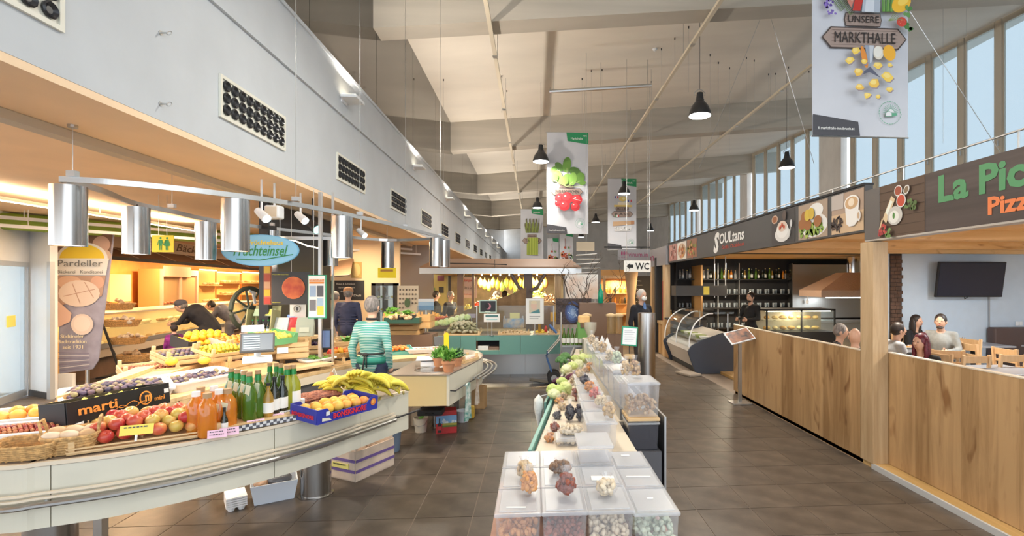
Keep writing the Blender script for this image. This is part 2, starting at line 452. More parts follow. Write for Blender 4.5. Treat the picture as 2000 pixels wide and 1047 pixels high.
mb.mk('tile_field',TILE,floor,kind='stuff')

# ---- left: bulkhead, warm ceiling below it, tinted glass above it
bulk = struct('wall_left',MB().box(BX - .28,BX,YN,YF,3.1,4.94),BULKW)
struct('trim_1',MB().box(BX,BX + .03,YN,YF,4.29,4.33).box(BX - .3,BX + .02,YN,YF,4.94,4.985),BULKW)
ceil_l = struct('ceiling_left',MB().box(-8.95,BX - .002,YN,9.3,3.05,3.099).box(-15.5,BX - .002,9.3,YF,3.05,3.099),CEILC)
TINT = mat('tinted_glass',(.030,.026,.022),.06,spec=1.0)
win0 = bpy.data.objects.new('window_1',None); COL.objects.link(win0); win0['kind'] = 'structure'; win0['label'] = 'tall dark tinted glazing between white bulkhead and roof'
seams = [YN] + [1.1 + 2.56 * k for k in range(0,18)]
for a,b in zip(seams[:-1],seams[1:]):
    MB().box(BX - .03,BX - .012,a + .006,b - .006,4.985,7.2).mk('pane',TINT,win0)
mb = MB()
for a in seams[1:]: mb.box(BX - .04,BX - .02,a - .006,a + .006,4.985,7.2)
mb.mk('joint_seal',BLACKM,win0)
# ---- roof of flat panels between deep cross beams, rising to the right
XR = 12.3
def sloped(x0,x1,y0,y1,t0,t1):
    """slab that follows the roof's slope; t0, t1 = offsets from the roof line"""
    return [(x0,y0,roofz(x0) + t0),(x1,y0,roofz(x1) + t0),(x1,y1,roofz(x1) + t0),(x0,y1,roofz(x0) + t0),
            (x0,y0,roofz(x0) + t1),(x1,y0,roofz(x1) + t1),(x1,y1,roofz(x1) + t1),(x0,y1,roofz(x0) + t1)]
BF = [(0,3,2,1),(4,5,6,7),(0,1,5,4),(1,2,6,5),(2,3,7,6),(3,0,4,7)]
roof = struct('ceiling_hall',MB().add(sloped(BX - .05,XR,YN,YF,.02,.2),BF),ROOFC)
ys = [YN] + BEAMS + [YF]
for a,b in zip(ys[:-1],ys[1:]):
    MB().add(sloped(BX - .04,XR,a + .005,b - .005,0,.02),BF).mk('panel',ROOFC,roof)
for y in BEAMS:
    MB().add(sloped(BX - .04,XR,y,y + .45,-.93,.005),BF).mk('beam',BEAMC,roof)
struct('wall_back',MB().box(-16,13,YF,YF + .2,0,9),WHITEW)
struct('wall_back_trim',MB().box(-2.5,9,YF - .06,YF,3.2,3.3),WHITEW)

# ---- right: window bays that step out and white walls that return
WALU = mat('beige_window_frame',(.52,.47,.38),.5)
wn = 2
for k,yb in enumerate(BEAMS):
    xa,ya = 10.87,yb - .12; xb,yb2 = 11.65,yb - 4.8
    yp = BEAMS[k - 1] + .5 if k else YN
    if yb2 < 7 and k == 0: yb2 = yb - 4.0
    w_ = bpy.data.objects.new('window_%d' % wn,None); COL.objects.link(w_); w_['kind'] = 'structure'; wn += 1
    w_['label'] = 'tall clerestory window of narrow upright panes'
    n = 5
    if k == 2: n = 6; yb2 = yb - 5.75
    A = V((xa,ya,0)); B = V((xb,yb2,0)); t = (B - A) / n; td = t.normalized(); nrm = V((td.y,-td.x,0))
    z0 = 3.3
    for i in range(n + 1):
        p = A + t * i; zt = roofz(p.x) - .02
        MB().beam((p.x,p.y,z0),(p.x,p.y,zt),.11,.16,up=td).mk('mullion',WALU,w_)
        if i < n:
            q = A + t * (i + 1); pa = p + td * .10; qa = q - td * .10
            for zc,hh in ((None,.14),(z0 + .07,.14)):
                za = (roofz(pa.x) - .09) if zc is None else zc; zb = (roofz(qa.x) - .09) if zc is None else zc
                MB().beam((pa.x,pa.y,za),(qa.x,qa.y,zb),.09,hh).mk('frame_rail',WALU,w_)
            for pp in (p + td * .085,q - td * .085):
                MB().beam((pp.x,pp.y,z0 + .1),(pp.x,pp.y,roofz(pp.x) - .14),.05,.07,up=td).mk('frame_stile',WALU,w_)
            m_ = MB(); vs = []
            for r_,zt2 in ((pa,roofz(pa.x) - .1),(qa,roofz(qa.x) - .1)):
                vs += [r_ + nrm * .01 + V((0,0,z0 + .1)),r_ - nrm * .01 + V((0,0,z0 + .1)),r_ - nrm * .01 + V((0,0,zt2)),r_ + nrm * .01 + V((0,0,zt2))]
            m_.add(vs,[(0,1,2,3),(7,6,5,4),(0,4,5,1),(1,5,6,2),(2,6,7,3),(3,7,4,0)]).mk('pane',WINP,w_)
            MB().rbox((p.x - .09,p.y - .02,5.4),(.03,.03,.14)).mk('window_handle',STEELF,w_)
    # white wall back to the next beam, and the dark wood jamb of the bay
    C = V((10.87,yp - .3,0))
    m_ = MB(); vs = []
    for p in (B,C):
        d2 = (C - B).normalized(); n2 = V((-d2.y,d2.x,0)) * .1
        vs += [p + n2 * 0 + V((0,0,0)),p - n2 * 2 + V((0,0,0)),p - n2 * 2 + V((0,0,roofz(p.x) + .02)),p + V((0,0,roofz(p.x) + .02))]
    struct('wall_right',m_.add(vs,[(0,1,2,3),(7,6,5,4),(0,4,5,1),(1,5,6,2),(2,6,7,3),(3,7,4,0)]),WHITEW)
    struct('trim_2',MB().beam((B.x - .06,B.y - .1,3.3),(B.x - .06,B.y - .1,roofz(B.x)),.12,.24,up=td),mat('brown_jamb',(.30,.23,.15),.6))
    struct('wall_right_parapet',MB().add([A - nrm * 0 + V((0,0,0)),B + V((0,0,0)),B + V((.2,0,0)),A + V((.2,0,0)),A + V((0,0,3.3)),B + V((0,0,3.3)),B + V((.2,0,3.3)),A + V((.2,0,3.3))],BF),WHITEW)
struct('wall_right_end',MB().box(10.8,11,BEAMS[-1],YF,0,9),WHITEW)

# ---- left far: the entrance door, the pillar beside it and the side wall
def wall_line(a,b,z0,z1,th):
    a = V((a[0],a[1],0)); b = V((b[0],b[1],0)); d_ = (b - a).normalized(); n_ = V((-d_.y,d_.x,0)) * th
    vs = [a,b,b + n_,a + n_]; return MB().add([v + V((0,0,z0)) for v in vs] + [v + V((0,0,z1)) for v in vs],BF)
DA,DB = (-7.42,6.28),(-8.66,9.07)
struct('wall_entrance',wall_line(DA,DB,2.28,3.05,.12),PLAST)
door = bpy.data.objects.new('door_1',None); COL.objects.link(door); door['kind'] = 'structure'; door['label'] = 'glass entrance door in slim aluminium frame'
door.location = (-8.6,8.94,0)
ALU = mat('pale_aluminium',(.62,.65,.68),.35,.5)
def dpt(t): return (DA[0] + (DB[0] - DA[0]) * t,DA[1] + (DB[1] - DA[1]) * t)
for t0,t1 in ((.30,.62),(.64,.97)):
    wall_line(dpt(t0 + .02),dpt(t1 - .02),.14,2.2,.012).mk('pane',glass_mat('door_pane',(.86,.95,1.0),.3,.1,body=(.85,.92,.95)),door,W=1)
    wall_line(dpt(t0),dpt(t1),.02,.14,.05).mk('bottom_rail',ALU,door,W=1)
    wall_line(dpt(t0),dpt(t0 + .02),.14,2.2,.05).mk('stile',ALU,door,W=1)
    wall_line(dpt(t1 - .02),dpt(t1),.14,2.2,.05).mk('stile',ALU,door,W=1)
wall_line(dpt(.28),dpt(.985),2.2,2.28,.07).mk('head_rail',ALU,door,W=1)
wall_line(dpt(.76),dpt(.84),1.22,1.40,-.012).mk('sticker',YELC,door,W=1)
wall_line(dpt(.985),dpt(1.0),0,2.28,.1).mk('jamb',ALU,door,W=1)
PB = (-8.06,8.77)
struct('wall_pillar',wall_line(DB,PB,0,3.05,.10),PLAST)
struct('trim_3',wall_line((PB[0] - .02,PB[1] - .03),(PB[0] + .07,PB[1] - .07),0,2.28,.06),ALU)
struct('baseboard_pillar',wall_line((DB[0] + .02,DB[1] - .03),(PB[0] - .05,PB[1] - .01),0,.1,.02),ANTHR)
struct('wall_side',MB().box(-15.6,-15.5,9.3,YF,0,3.05),PLAST); struct('wall_side_end',MB().box(-15.5,-8.9,9.3,9.4,0,3.05),PLAST)

# ---- right: raised wooden floor, partitions, post, fascias and timber ceiling of the eateries
plat = struct('floor_eatery',MB().box(3.50,10.8,.4,8.44,-.03,.05).box(3.95,10.8,8.44,13.6,-.03,.05),FLOORW)
struct('trim_4',MB().box(3.478,3.50,.4,4.9,-.01,.052),mat('pale_edge_strip',(.55,.54,.52),.4))
struct('trim_5',MB().box(3.50,3.53,5.06,8.42,0,.075),ANTHR)
def partition(name,x,y0,y1,label):
    t = bpy.data.objects.new(name,None); COL.objects.link(t); t.location = (x,y0,.05); tag(t,label,'partition')
    n = max(1,round((y1 - y0) / 1.9)); s = (y1 - y0) / n
    for i in range(n):
        MB().box(x,x + .05,y0 + i * s + .001,y0 + (i + 1) * s - .001,.055,1.195).mk('panel',OAK,t,W=1)
    MB().box(x - .004,x + .054,y0,y1,1.195,1.205).mk('edge_band',LINO,t,W=1)
    return t
partition('wood_partition',3.475,5.07,8.44,'waist-high oak partition between the oak post and the menu stand')
partition('wood_partition',3.64,.6,4.88,'waist-high oak partition at the right edge, in front of the empty tables')
post = MB().box(3.475,3.64,4.87,5.07,.05,2.345).mk('timber_post',OAKP,bevel=.004)
tag(post,'square oak post carrying the dark sign fascias','post')

f1 = thing('fascia_sign','dark fascia with green and orange pizzeria lettering','sign',(3.475,2.9,2.365))
MB().box(3.475,3.56,.8,4.99,2.365,2.885).mk('board',mat('dark_wood_print',(.085,.062,.055),.5,var=.25,scale=3,stretch=(1,.12,3)),f1,W=1)
MB().box(3.468,3.475,4.765,4.99,2.365,2.885).mk('blank_panel',mat('grey_brown_panel',(.125,.11,.10),.5),f1,W=1)
MB().box(3.47,3.60,.8,4.99,2.35,2.366).mk('bottom_trim',STEELF,f1,W=1)
GREENT = flat((.10,.30,.13)); ORNG = flat((.80,.22,.07))
text('La Piccola',frame((3.473,4.04,2.60),*FACE_AISLE),1.30,GREENT,f1,height=.235,bold=.035)
text('Pizzeria',frame((3.473,3.575,2.43),*FACE_AISLE),.62,ORNG,f1,height=.14,bold=.03)
pr = Print(frame((3.474,4.765,2.365),*FACE_AISLE))
pr.rect(0,.0,.575,.52,(.115,.07,.045))
for q in range(6): pr.rect(0,.02 + q * .085,.575,.004,(.06,.035,.022))
pr.poly([(.10,.14),(.22,.36),(.17,.40),(.05,.19)],(.72,.55,.34)); pr.poly([(.12,.22),(.19,.34),(.16,.36),(.09,.25)],(.80,.82,.72))
pr.line(.05,.19,.01,.09,.02,(.66,.48,.28)); pr.ell(.22,.20,.10,.09,(.60,.57,.52)); pr.ell(.21,.19,.065,.06,(.80,.78,.72)); pr.ell(.21,.20,.016,.03,(.10,.26,.06))
pr.ell(.27,.43,.052,.052,(.75,.74,.70)); pr.ell(.27,.43,.043,.043,(.36,.08,.04)); pr.ell(.31,.33,.06,.065,(.78,.76,.72)); pr.ell(.31,.33,.05,.055,(.55,.08,.04))
pr.ell(.38,.42,.035,.045,(.75,.73,.68),-.5); pr.ell(.38,.42,.024,.034,(.25,.17,.10),-.5)
pr.dots(.43,.27,.07,.06,16,.02,[(.14,.22,.07),(.10,.16,.05)],3); pr.dots(.07,.07,.06,.06,18,.018,[(.50,.07,.06),(.38,.05,.05)],5); pr.dots(.17,.04,.04,.04,8,.018,[(.16,.28,.08)],6)
pr.mk(f1)
f2 = thing('fascia_sign','dark fascia with white grill lettering and food photographs','sign',(3.475,8.5,2.46))
MB().box(3.475,3.56,4.99,12.7,2.46,2.95).mk('board',ANTHR,f2,W=1)
MB().box(3.46,3.57,4.99,12.7,2.95,2.975).mk('top_edge',BLACKM,f2,W=1)
def fy(px,x=3.475): return P(px,500,X=x).y
WHT = flat((.85,.85,.83)); REDT = flat((.55,.06,.03))
ya,yb_ = fy(1394),fy(1453)
text('S',frame((3.473,ya,2.50),*FACE_AISLE),.30,WHT,f2,height=.40,bold=.05,shear=.25)
text('OULtans',frame((3.473,ya - .31,2.655),*FACE_AISLE),(ya - yb_) - .30,WHT,f2,height=.20,bold=.02,shear=.1)
text('Grill / Ocakbasi',frame((3.473,ya - .42,2.555),*FACE_AISLE),(ya - yb_) - .42,REDT,f2,height=.065)
pr = None
def strip_at(pxa,pxb):
    global pr
    if pr: pr.mk(f2,'food_photo')
    pr = Print(frame((3.474,12.7,2.46),*FACE_AISLE)); pr.step = .002
    a = 12.7 - fy(pxa); return a,12.7 - fy(pxb) - a
a,ww = strip_at(1307,1322); pr.rect(a,.04,ww,.41,(.42,.20,.17)); pr.dots(a + ww / 2,.24,ww * .4,.17,22,.05,[(.55,.42,.36),(.25,.08,.06),(.60,.30,.25)],8)
a,ww = strip_at(1323,1341); pr.rect(a,.04,ww,.41,(.72,.68,.62)); pr.ell(a + ww / 2,.24,ww * .44,.18,(.55,.40,.28)); pr.dots(a + ww / 2,.24,ww * .36,.14,26,.045,[(.62,.20,.08),(.70,.45,.15),(.32,.14,.05)],9)
a,ww = strip_at(1342,1361); pr.rect(a,.04,ww,.41,(.30,.15,.09)); pr.dots(a + ww / 2,.24,ww * .42,.17,30,.045,[(.55,.12,.06),(.60,.36,.12),(.20,.24,.06),(.30,.12,.05)],10)
a,ww = strip_at(1507.5,1553); k = ww
pr.rect(a,.02,k,.45,(.055,.05,.05)); pr.ell(a + k * .15,.38,.09,.06,(.62,.45,.33)); pr.ell(a + k * .15,.38,.07,.045,(.33,.12,.05)); pr.ell(a + k * .5,.15,k * .33,.11,(.70,.69,.67)); pr.ell(a + k * .5,.21,k * .25,.12,(.80,.79,.77)); pr.ell(a + k * .5,.26,k * .20,.075,(.70,.55,.45)); pr.dots(a + k * .5,.26,k * .1,.04,7,.025,[(.55,.10,.05)],4); pr.ell(a + k * .62,.40,.05,.07,(.10,.07,.06)); pr.line(a + k * .82,.08,a + k * .9,.24,.016,(.5,.5,.5)); pr.ell(a + k * .91,.27,.03,.05,(.6,.6,.6))
a,ww = strip_at(1560,1617); k = ww
pr.rect(a,.02,k,.45,(.40,.30,.22)); pr.ell(a + k * .55,.18,k * .45,.15,(.78,.76,.72)); pr.ell(a + k * .62,.36,k * .25,.09,(.78,.77,.74)); pr.dots(a + k * .45,.13,k * .42,.08,40,.035,[(.25,.38,.07),(.38,.48,.10),(.20,.30,.05)],12)
for ex,ey in ((.17,.22),(.38,.20),(.72,.22),(.28,.31)): pr.ell(a + k * ex,ey,k * .13,.07,(.33,.13,.04))
pr.ell(a + k * .38,.32,k * .10,.075,(.62,.45,.06)); pr.ell(a + k * .52,.33,k * .10,.075,(.58,.40,.05),.3)
a,ww = strip_at(1625,1688); k = ww
pr.rect(a,.02,k,.45,(.42,.30,.22)); pr.rect(a,.02,k,.22,(.60,.42,.26)); pr.rect(a,.30,k * .4,.17,(.48,.42,.38)); pr.dots(a + k * .2,.13,k * .2,.09,60,.017,[(.04,.028,.025),(.09,.06,.05)],14)
pr.poly([(a + k * .47,.32),(a + k * .52,.11),(a + k * .60,.08),(a + k * .75,.08),(a + k * .84,.12),(a + k * .90,.32)],(.80,.77,.73)); pr.ell(a + k * .68,.335,k * .225,.085,(.84,.81,.77)); pr.ell(a + k * .68,.335,k * .195,.068,(.60,.38,.20)); pr.ell(a + k * .68,.34,k * .09,.045,(.82,.68,.52)); pr.ell(a + k * .90,.18,k * .06,.06,(.76,.73,.69)); pr.ell(a + k * .90,.18,k * .032,.035,(.55,.38,.24))
pr.mk(f2,'food_photo')
rail = thing('guard_rail','thin steel rail running along the top of the sign fascias','rail',(3.9,5,2.9))
MB().tube([(3.75,.8,3.09),(3.75,4.9,3.10),(3.75,12.6,3.10)],.009,6).mk('top_rail',STEELF,rail,W=1)
for y in (1.2,2.4,3.6,4.8,6,7.2,8.4,9.6,10.8,12): MB().cyl((3.75,y,2.9),(3.75,y,3.10),.008,n=6).mk('baluster',STEELF,rail,W=1)
# roof deck with pine boards on its underside
deck = struct('ceiling_eatery',MB().box(3.56,10.8,.4,13.8,2.66,2.86),ANTHR)
y = .5; b0 = None
while y < 13.5:
    wv = .176
    if b0 is None:
        b0 = MB().box(3.58,10.7,0,wv - .008,2.62,2.655).mk('board',PINEY,deck); b0.location = (0,y,0)
    else: link_copy(b0,'board',deck,(0,y,0))
    y += wv
for yj in (2.2,4.1,6.2,7.9,9.05): MB().box(3.60,10.6,yj,yj + .12,2.50,2.62).mk('joist',PINEY,deck)
MB().box(3.9,8.4,9.8,10.1,2.54,2.62).mk('duct',BLACKM,deck)
struct('wall_eatery',MB().box(6.62,10.8,9.2,9.4,.05,2.62),mat('daylit_grey_wall',(.54,.645,.76),.7,var=.02))  # pale grey paint with the blue daylight put into its colour
struct('wall_bar',MB().box(3.4,10.8,13.7,13.85,0,2.66),BLACKM)
struct('trim_6',MB().box(8.93,8.96,9.18,9.2,.05,2.0),mat('grey_cable_duct',(.3,.33,.37),.5))
brickm = mat('dark_brick',(.10,.055,.035),.8,var=.3,scale=8)
bp = struct('wall_brick',MB().box(6.90,7.14,9.185,9.2,.05,2.5),mat('dark_mortar',(.05,.04,.035),.9))
bk = None
for r_ in range(32):
    for c_ in range(2):
        x = 6.905 + c_ * .12 - (.04 if r_ % 2 else 0); z = .07 + r_ * .075
        x0,x1 = max(6.90,x),min(7.14,x + .112)
        MB().box(x0,x1,9.165 - .012 * ((r_ * 7 + c_ * 3) % 3),9.186,z,z + .066).mk('brick',brickm,bp)
# ================================================================== OVERHEAD FIXTURES
# ---- air vents in the bulkhead
NOZ = mat('black_nozzle',(.018,.02,.025),.28)
VFR = mat('cream_vent_frame',(.74,.73,.64),.5)
def nozzle_mb(): return MB().lathe([(.047,0),(.049,.012),(.040,.02),(.026,.009),(.02,.004)],12)
near_noz = None
ordw = ['first','second','third','fourth','fifth','sixth','seventh','eighth','ninth','tenth','eleventh','twelfth','thirteenth','fourteenth']
for k in range(12):
    y0 = 1.92 + 2.54 * k; L_ = 1.12
    lab = 'square-framed air vent of black nozzles, %s from the photo\'s left along the bulkhead' % ordw[k]
    t = thing('air_vent',lab,'vent',(BX,y0,3.355),group='air vents in the white bulkhead')
    for a in (MB().box(0,.02,0,L_,0,.03),MB().box(0,.02,0,L_,.345,.375),MB().box(0,.02,0,.03,.03,.345),MB().box(0,.02,L_ - .03,L_,.03,.345)):
        a.mk('frame',VFR,t)
    MB().box(.002,.008,.03,L_ - .03,.03,.345).mk('backing',VFR,t)
    pts = [(.012,.03 + .118 * (i + .5),.035 + .104 * (j + .5)) for i in range(9) for j in range(3)]
    if k < 5:
        for p in pts:
            if near_noz is None:
                near_noz = nozzle_mb().mk('nozzle',NOZ,t,S=1); near_noz.location = p; near_noz.rotation_euler = (0,PI / 2,0)
            else: link_copy(near_noz,'nozzle',t,p,(0,PI / 2,0))
    else:
        mb = MB()
        for p in pts:
            mb.M = Matrix.Translation(p) @ Euler((0,PI / 2,0)).to_matrix().to_4x4()
            b = nozzle_mb(); mb.add(b.v,b.f)
        mb.mk('nozzle_field',NOZ,t,kind='stuff',S=1)
# ---- uplights washing the roof from the bulkhead
for k in range(9):
    y = 3.15 + 4.12 * k
    t = thing('wall_uplight','white box uplight on the bulkhead, %s from the photo\'s left' % ordw[k],'uplight',(BX,y,4.53),group='uplights on the bulkhead')
    MB().box(.012,.24,-.17,.17,0,.045).mk('housing',PLAST,t,bevel=.01)
    MB().box(0,.014,-.10,.10,-.04,.03).mk('bracket',PLAST,t)
    MB().box(.03,.22,-.15,.15,.046,.05).mk('lens',emat('uplight_lens',(1.0,.86,.62),4.0),t)
    area_light('uplight_glow',(.15,0,.07),.16,112,(1.0,.90,.78),(PI,R(58),0),t,'RECTANGLE',.28)
# ---- eye hooks and small bolts on the bulkhead
for i,(px,py) in enumerate(((313,64),(313,203))):
    p = P(px,py,X=BX)
    t = thing('eye_hook',('upper' if i == 0 else 'lower') + ' steel eye hook screwed into the bulkhead near the first air vent','hook',(BX,p.y,p.z))
    MB().cyl((0,0,0),(.05,0,0),.006,n=8).mk('shank',STEELF,t)
    MB().tube([(.062 + .017 * math.cos(a),.008 * math.sin(a),.017 * math.sin(a)) for a in [2 * PI * q / 14 for q in range(14)]],.0035,6,closed=True).mk('ring',STEELF,t)
    MB().cyl((0,0,0),(.006,0,0),.018,n=10).mk('washer',STEELF,t)

# ---- curved steel lamp rail with cylinder lamps over the fruit counters
RZ = 2.66
outer = [(118,350),(180,353),(232,357),(335,367),(430,378),(560,396),(668,417),(760,437),(830,455),(868,465)]
inner = [(118,350),(195,371),(262,397),(336,413),(402,428),(491,441),(646,459),(757,469),(868,465)]
ring = thing('lamp_rail','curved grey steel rail carrying the cylinder lamps above the fruit counters','lamp rail',P(118,350,Z=RZ))
for br in (outer,inner):
    MB().tube(spline([P(a,b,Z=RZ) for a,b in br],6),.030,4,flat=(.5,1)).mk('rail_bar',STEELF,ring,S=0,W=1)
wires = [(142,350,None),(336,410,None),(578,397,1),(531,444,None),(703,424,1),(792,447,1),(860,464,1)]
for px,py,hi in wires:
    p = P(px,py,Z=RZ); top = 3.06 if (p.x < BX) else roofz(p.x)
    MB().cyl((p.x,p.y,RZ + .02),(p.x,p.y,top),.0028,n=5).mk('suspension_wire',STEELF,ring,W=1)
    MB().box(p.x - .03,p.x + .03,p.y - .02,p.y + .02,RZ + .02,RZ + .06).mk('clamp',STEELF,ring,W=1)
    if top < 4: MB().cyl((p.x,p.y,top - .03),(p.x,p.y,top),.03,n=10).mk('ceiling_rose',STEELF,ring,W=1)
lampspots = [(134,357,'front lamp at the far left end of the rail'),(266,403,'second lamp from the left, in front of the toilet sign'),
             (402,432,'inner lamp just left of the oval blue sign'),(460,391,'large front lamp overlapping the oval blue sign'),(530,452,'small inner lamp in front of the oval blue sign'),
             (668,421,'large front lamp right of the oval blue sign'),(646,464,'inner lamp half hidden behind a larger one'),(757,472,'inner lamp above the yellow deli sign'),
             (852,459,'left lamp of the pair at the right end'),(872,470,'right lamp of the pair at the right end')]
lp = None
def on_rail(px,py):
    """the point of the rail above a lamp"""
    best = None
    for br in (outer,inner):
        for (a,b),(c,d) in zip(br[:-1],br[1:]):
            if a <= px <= c:
                y = b + (d - b) * (px - a) / (c - a)
                if best is None or abs(y - py) < abs(best - py): best = y
    return P(px,best if best else py,Z=RZ)
for px,py,lab in lampspots:
    p = on_rail(min(px,866),py); p.z = 2.185
    lab = 'brushed steel cylinder pendant, ' + lab
    if lp is None:
        lp = thing('cylinder_lamp',lab,'lamp',p,group='cylinder lamps on the curved rail')
        MB().lathe([(.098,.02),(.098,.005),(.105,0),(.105,.44),(0,.44)],32).mk('shade',STEEL,lp,S=1)
        MB().lathe([(.094,.012),(.0,.0121)],24).mk('lens',LEDW,lp.children[0])
        MB().cyl((0,0,.44),(0,0,.468),.012,n=8).mk('stem',DARKM,lp)
    else: lp = copy_tree(lp,p,label=lab)
    area_light('cylinder_lamp_light',(p.x,p.y,p.z - .012),.17,11,(1.0,.86,.68),spread=R(150))
# ---- ceiling tracks and LED lines of the left hall
def bar_thing(name,label,cat,p0,p1,w_,h,m,group=None):
    o = MB().beam(p0,p1,w_,h).mk(name,m); return tag(o,label,cat,group)
bar_thing('cable_trunking','beige cable trunking under the warm ceiling beside the bulkhead','trunking',(-3.5,YN,3.015),(-3.5,14.2,3.015),.12,.065,mat('beige_trunking',(.55,.47,.36),.5))
t = thing('led_line','glowing LED line under the warm ceiling at the left','led light',(-6.3,6,2.9))
for a_,b_ in ((1,10.0),(12.8,24)): pf = MB().box(-6.34,-6.26,a_,b_,2.90,2.94).mk('profile',PLAST,t,W=1); MB().box(-6.325,-6.275,a_,b_,2.892,2.90).mk('diffuser',LED,pf,W=1)  # far segment added to hold the lights beyond the duct
for y in (3.5,7.6,14.8,18,22): area_light('led_line_light',(-6.3,y,2.87),.08,130,(1,.76,.50),shape='RECTANGLE',sy=3.6); area_light('ceiling_fill_light',(-6.3,y,2.95),.07,110,(1,.74,.48),(PI,0,0),shape='RECTANGLE',sy=3.6); MB().cyl((-6.3,y,2.94),(-6.3,y,3.05),.006,n=5).mk('hanger',STEELF,t,W=1)  # upward lights added to brighten the ceiling; the line hangs lower for them
dk = thing('ventilation_duct','lime green round duct below the left ceiling','duct',(-8.4,8.3,2.9))
DUCT = mat('lime_green_duct',(.30,.44,.06),.6,bump=.5,bscale=30)
a = V((-9.7,6.3,2.90)); b = V((-3.2,15.9,2.90))
MB().cyl(a,b,.135,n=16).mk('pipe',DUCT,dk,S=1,W=1)
for q in range(1,8):
    c = a.lerp(b,q / 8); dd = (b - a).normalized()
    MB().cyl(c - dd * .015,c + dd * .015,.142,n=16).mk('joint',DUCT,dk,S=1,W=1)
    MB().cyl(c + V((0,0,.13)),c + V((0,0,.17)),.006,n=5).mk('hanger',STEELF,dk,W=1)
for off,zz,lab in ((.42,2.92,'upper white light track hung beside the lime green duct'),(.62,2.78,'lower white light track hung beside the lime green duct')):
    nrm = V((.83,-.56,0)); p0 = a + nrm * off; p1 = b + nrm * off; p0.z = p1.z = zz
    t = thing('light_track',lab,'light track',p0)
    MB().beam(p0,p1,.05,.05).mk('track',PLAST,t,W=1)
    for q in range(2,9,2):
        c = p0.lerp(p1,q / 9); MB().cyl((c.x,c.y,zz + .02),(c.x,c.y,3.05),.006,n=5).mk('hanger',PLAST,t,W=1)
for px,py,lab in ((510,412,'left'),(540,412,'right')):
    pass
def spot(px,py,d,lab,big=False,lens=(.8,.95,1)):
    p = P(px,py,d=d); t = thing('spotlight',lab,'spotlight',(p.x,p.y,3.05),group='spotlights under the warm ceiling')
    h = 3.05 - p.z; m = DARKM if big else PLAST; r_ = .07 if big else .05
    MB().cyl((0,0,0),(0,0,-h + .05),.012,n=8).mk('stem',m,t)
    MB().cyl((-.05,.02,-h + .05),(.08,-.05,-h - .05),r_ * .8,r_,14).mk('head',m,t,S=1)
    MB().cyl((.08,-.05,-h - .05),(.084,-.052,-h - .053),r_ * .86,n=14).mk('lens',emat('spot_lens_%d' % big,lens,2.5),t)
spot(587,425,6.2,'small white spotlight left of the teal stage lamp')
spot(611,442,6.6,'black stage spotlight with a teal glow in front of the black wall',True,(.35,.9,.85))
spot(705,455,8.0,'small white spotlight right of the large front lamp')
spot(511,420,5.4,'small white spotlight above the oval blue sign')
t = thing('loudspeaker','white box loudspeaker under the warm ceiling above the oval sign','loudspeaker',P(536,415,d=5.6))
MB().rbox((0,0,0),(.16,.14,.15)).mk('cabinet',PLAST,t,bevel=.02)
MB().rbox((0,-.075,0),(.12,.01,.11)).mk('grille',LINO,t)
MB().cyl((0,0,.07),(0,0,3.05 - t.location.z),.012,n=8).mk('bracket',PLAST,t)
# ---- toilet sign
p = P(318,476,d=6.3)
t = thing('toilet_sign','yellow hanging sign with green man and woman figures','sign',p)
W_ = 40 * 6.3 / FPX * 1.0; H_ = 33 * 6.3 / FPX
M_ = frame(p + V((-W_ / 2,0,-H_ / 2)),(1,.0,0),(0,0,1))
MB().box(-W_ / 2,W_ / 2,0,.012,-H_ / 2,H_ / 2).mk('plate',mat('yellow_sign',(.90,.72,.02),.5),t)
for cx,dress in ((.40,0),(.70,1)):
    pr = Print(M_); pr.step = .001; g = (.02,.28,.08); c = W_ * cx
    pr.ell(c,H_ * .83,.014,.014,g)
    if dress: pr.poly([(c - .012,H_ * .74),(c + .012,H_ * .74),(c + .034,H_ * .36),(c - .034,H_ * .36)],g)
    else: pr.rect(c - .02,H_ * .38,.04,H_ * .36,g)
    pr.rect(c - .016,H_ * .12,.012,H_ * .3,g); pr.rect(c + .004,H_ * .12,.012,H_ * .3,g)
    pr.line(c - .018,H_ * .72,c - .036,H_ * .42,.009,g); pr.line(c + .018,H_ * .72,c + .036,H_ * .42,.009,g)
    pr.mk(t,'figure')
MB().cyl((-.05,0,H_ / 2),(-.05,0,3.05 - p.z),.003,n=5).mk('wire',STEELF,t)
MB().cyl((.05,0,H_ / 2),(.05,0,3.05 - p.z),.003,n=5).mk('wire',STEELF,t)

# ---- hall pendants
PEND = [(3.3,9.7,'nearest black bell pendant, left of the large market banner'),(.17,13.6,'black bell pendant left of the radish banner'),(7.28,13.85,'black bell pendant in front of the right-hand windows'),
        (3.32,18.2,'black bell pendant in front of the cheese banner'),(.12,21.8,'black bell pendant above the asparagus banner'),(7.25,22.1,'black bell pendant between the right-hand window bays'),
        (3.3,26.6,'small far bell pendant between the radish and cheese banners'),(7.24,30.6,'farthest bell pendant near the right-hand windows'),(.14,29.4,'farthest bell pendant below the radish banner'),(3.3,35.0,'tiny last bell pendant in the far right-hand middle of the hall'),(.14,37.4,'tiny last bell pendant above the far stall roofs'),(3.3,1.6,'bell pendant above the near end of the middle row'),(7.28,5.6,'bell pendant above the eatery roof at the right'),(.0,5.2,'bell pendant above the gap between the fruit and dried fruit counters')]  # tiny far pendants added to brighten the hall's end; near ones added out of view
pp = None
LMP = mat('black_lamp_enamel',(.03,.03,.033),.3)
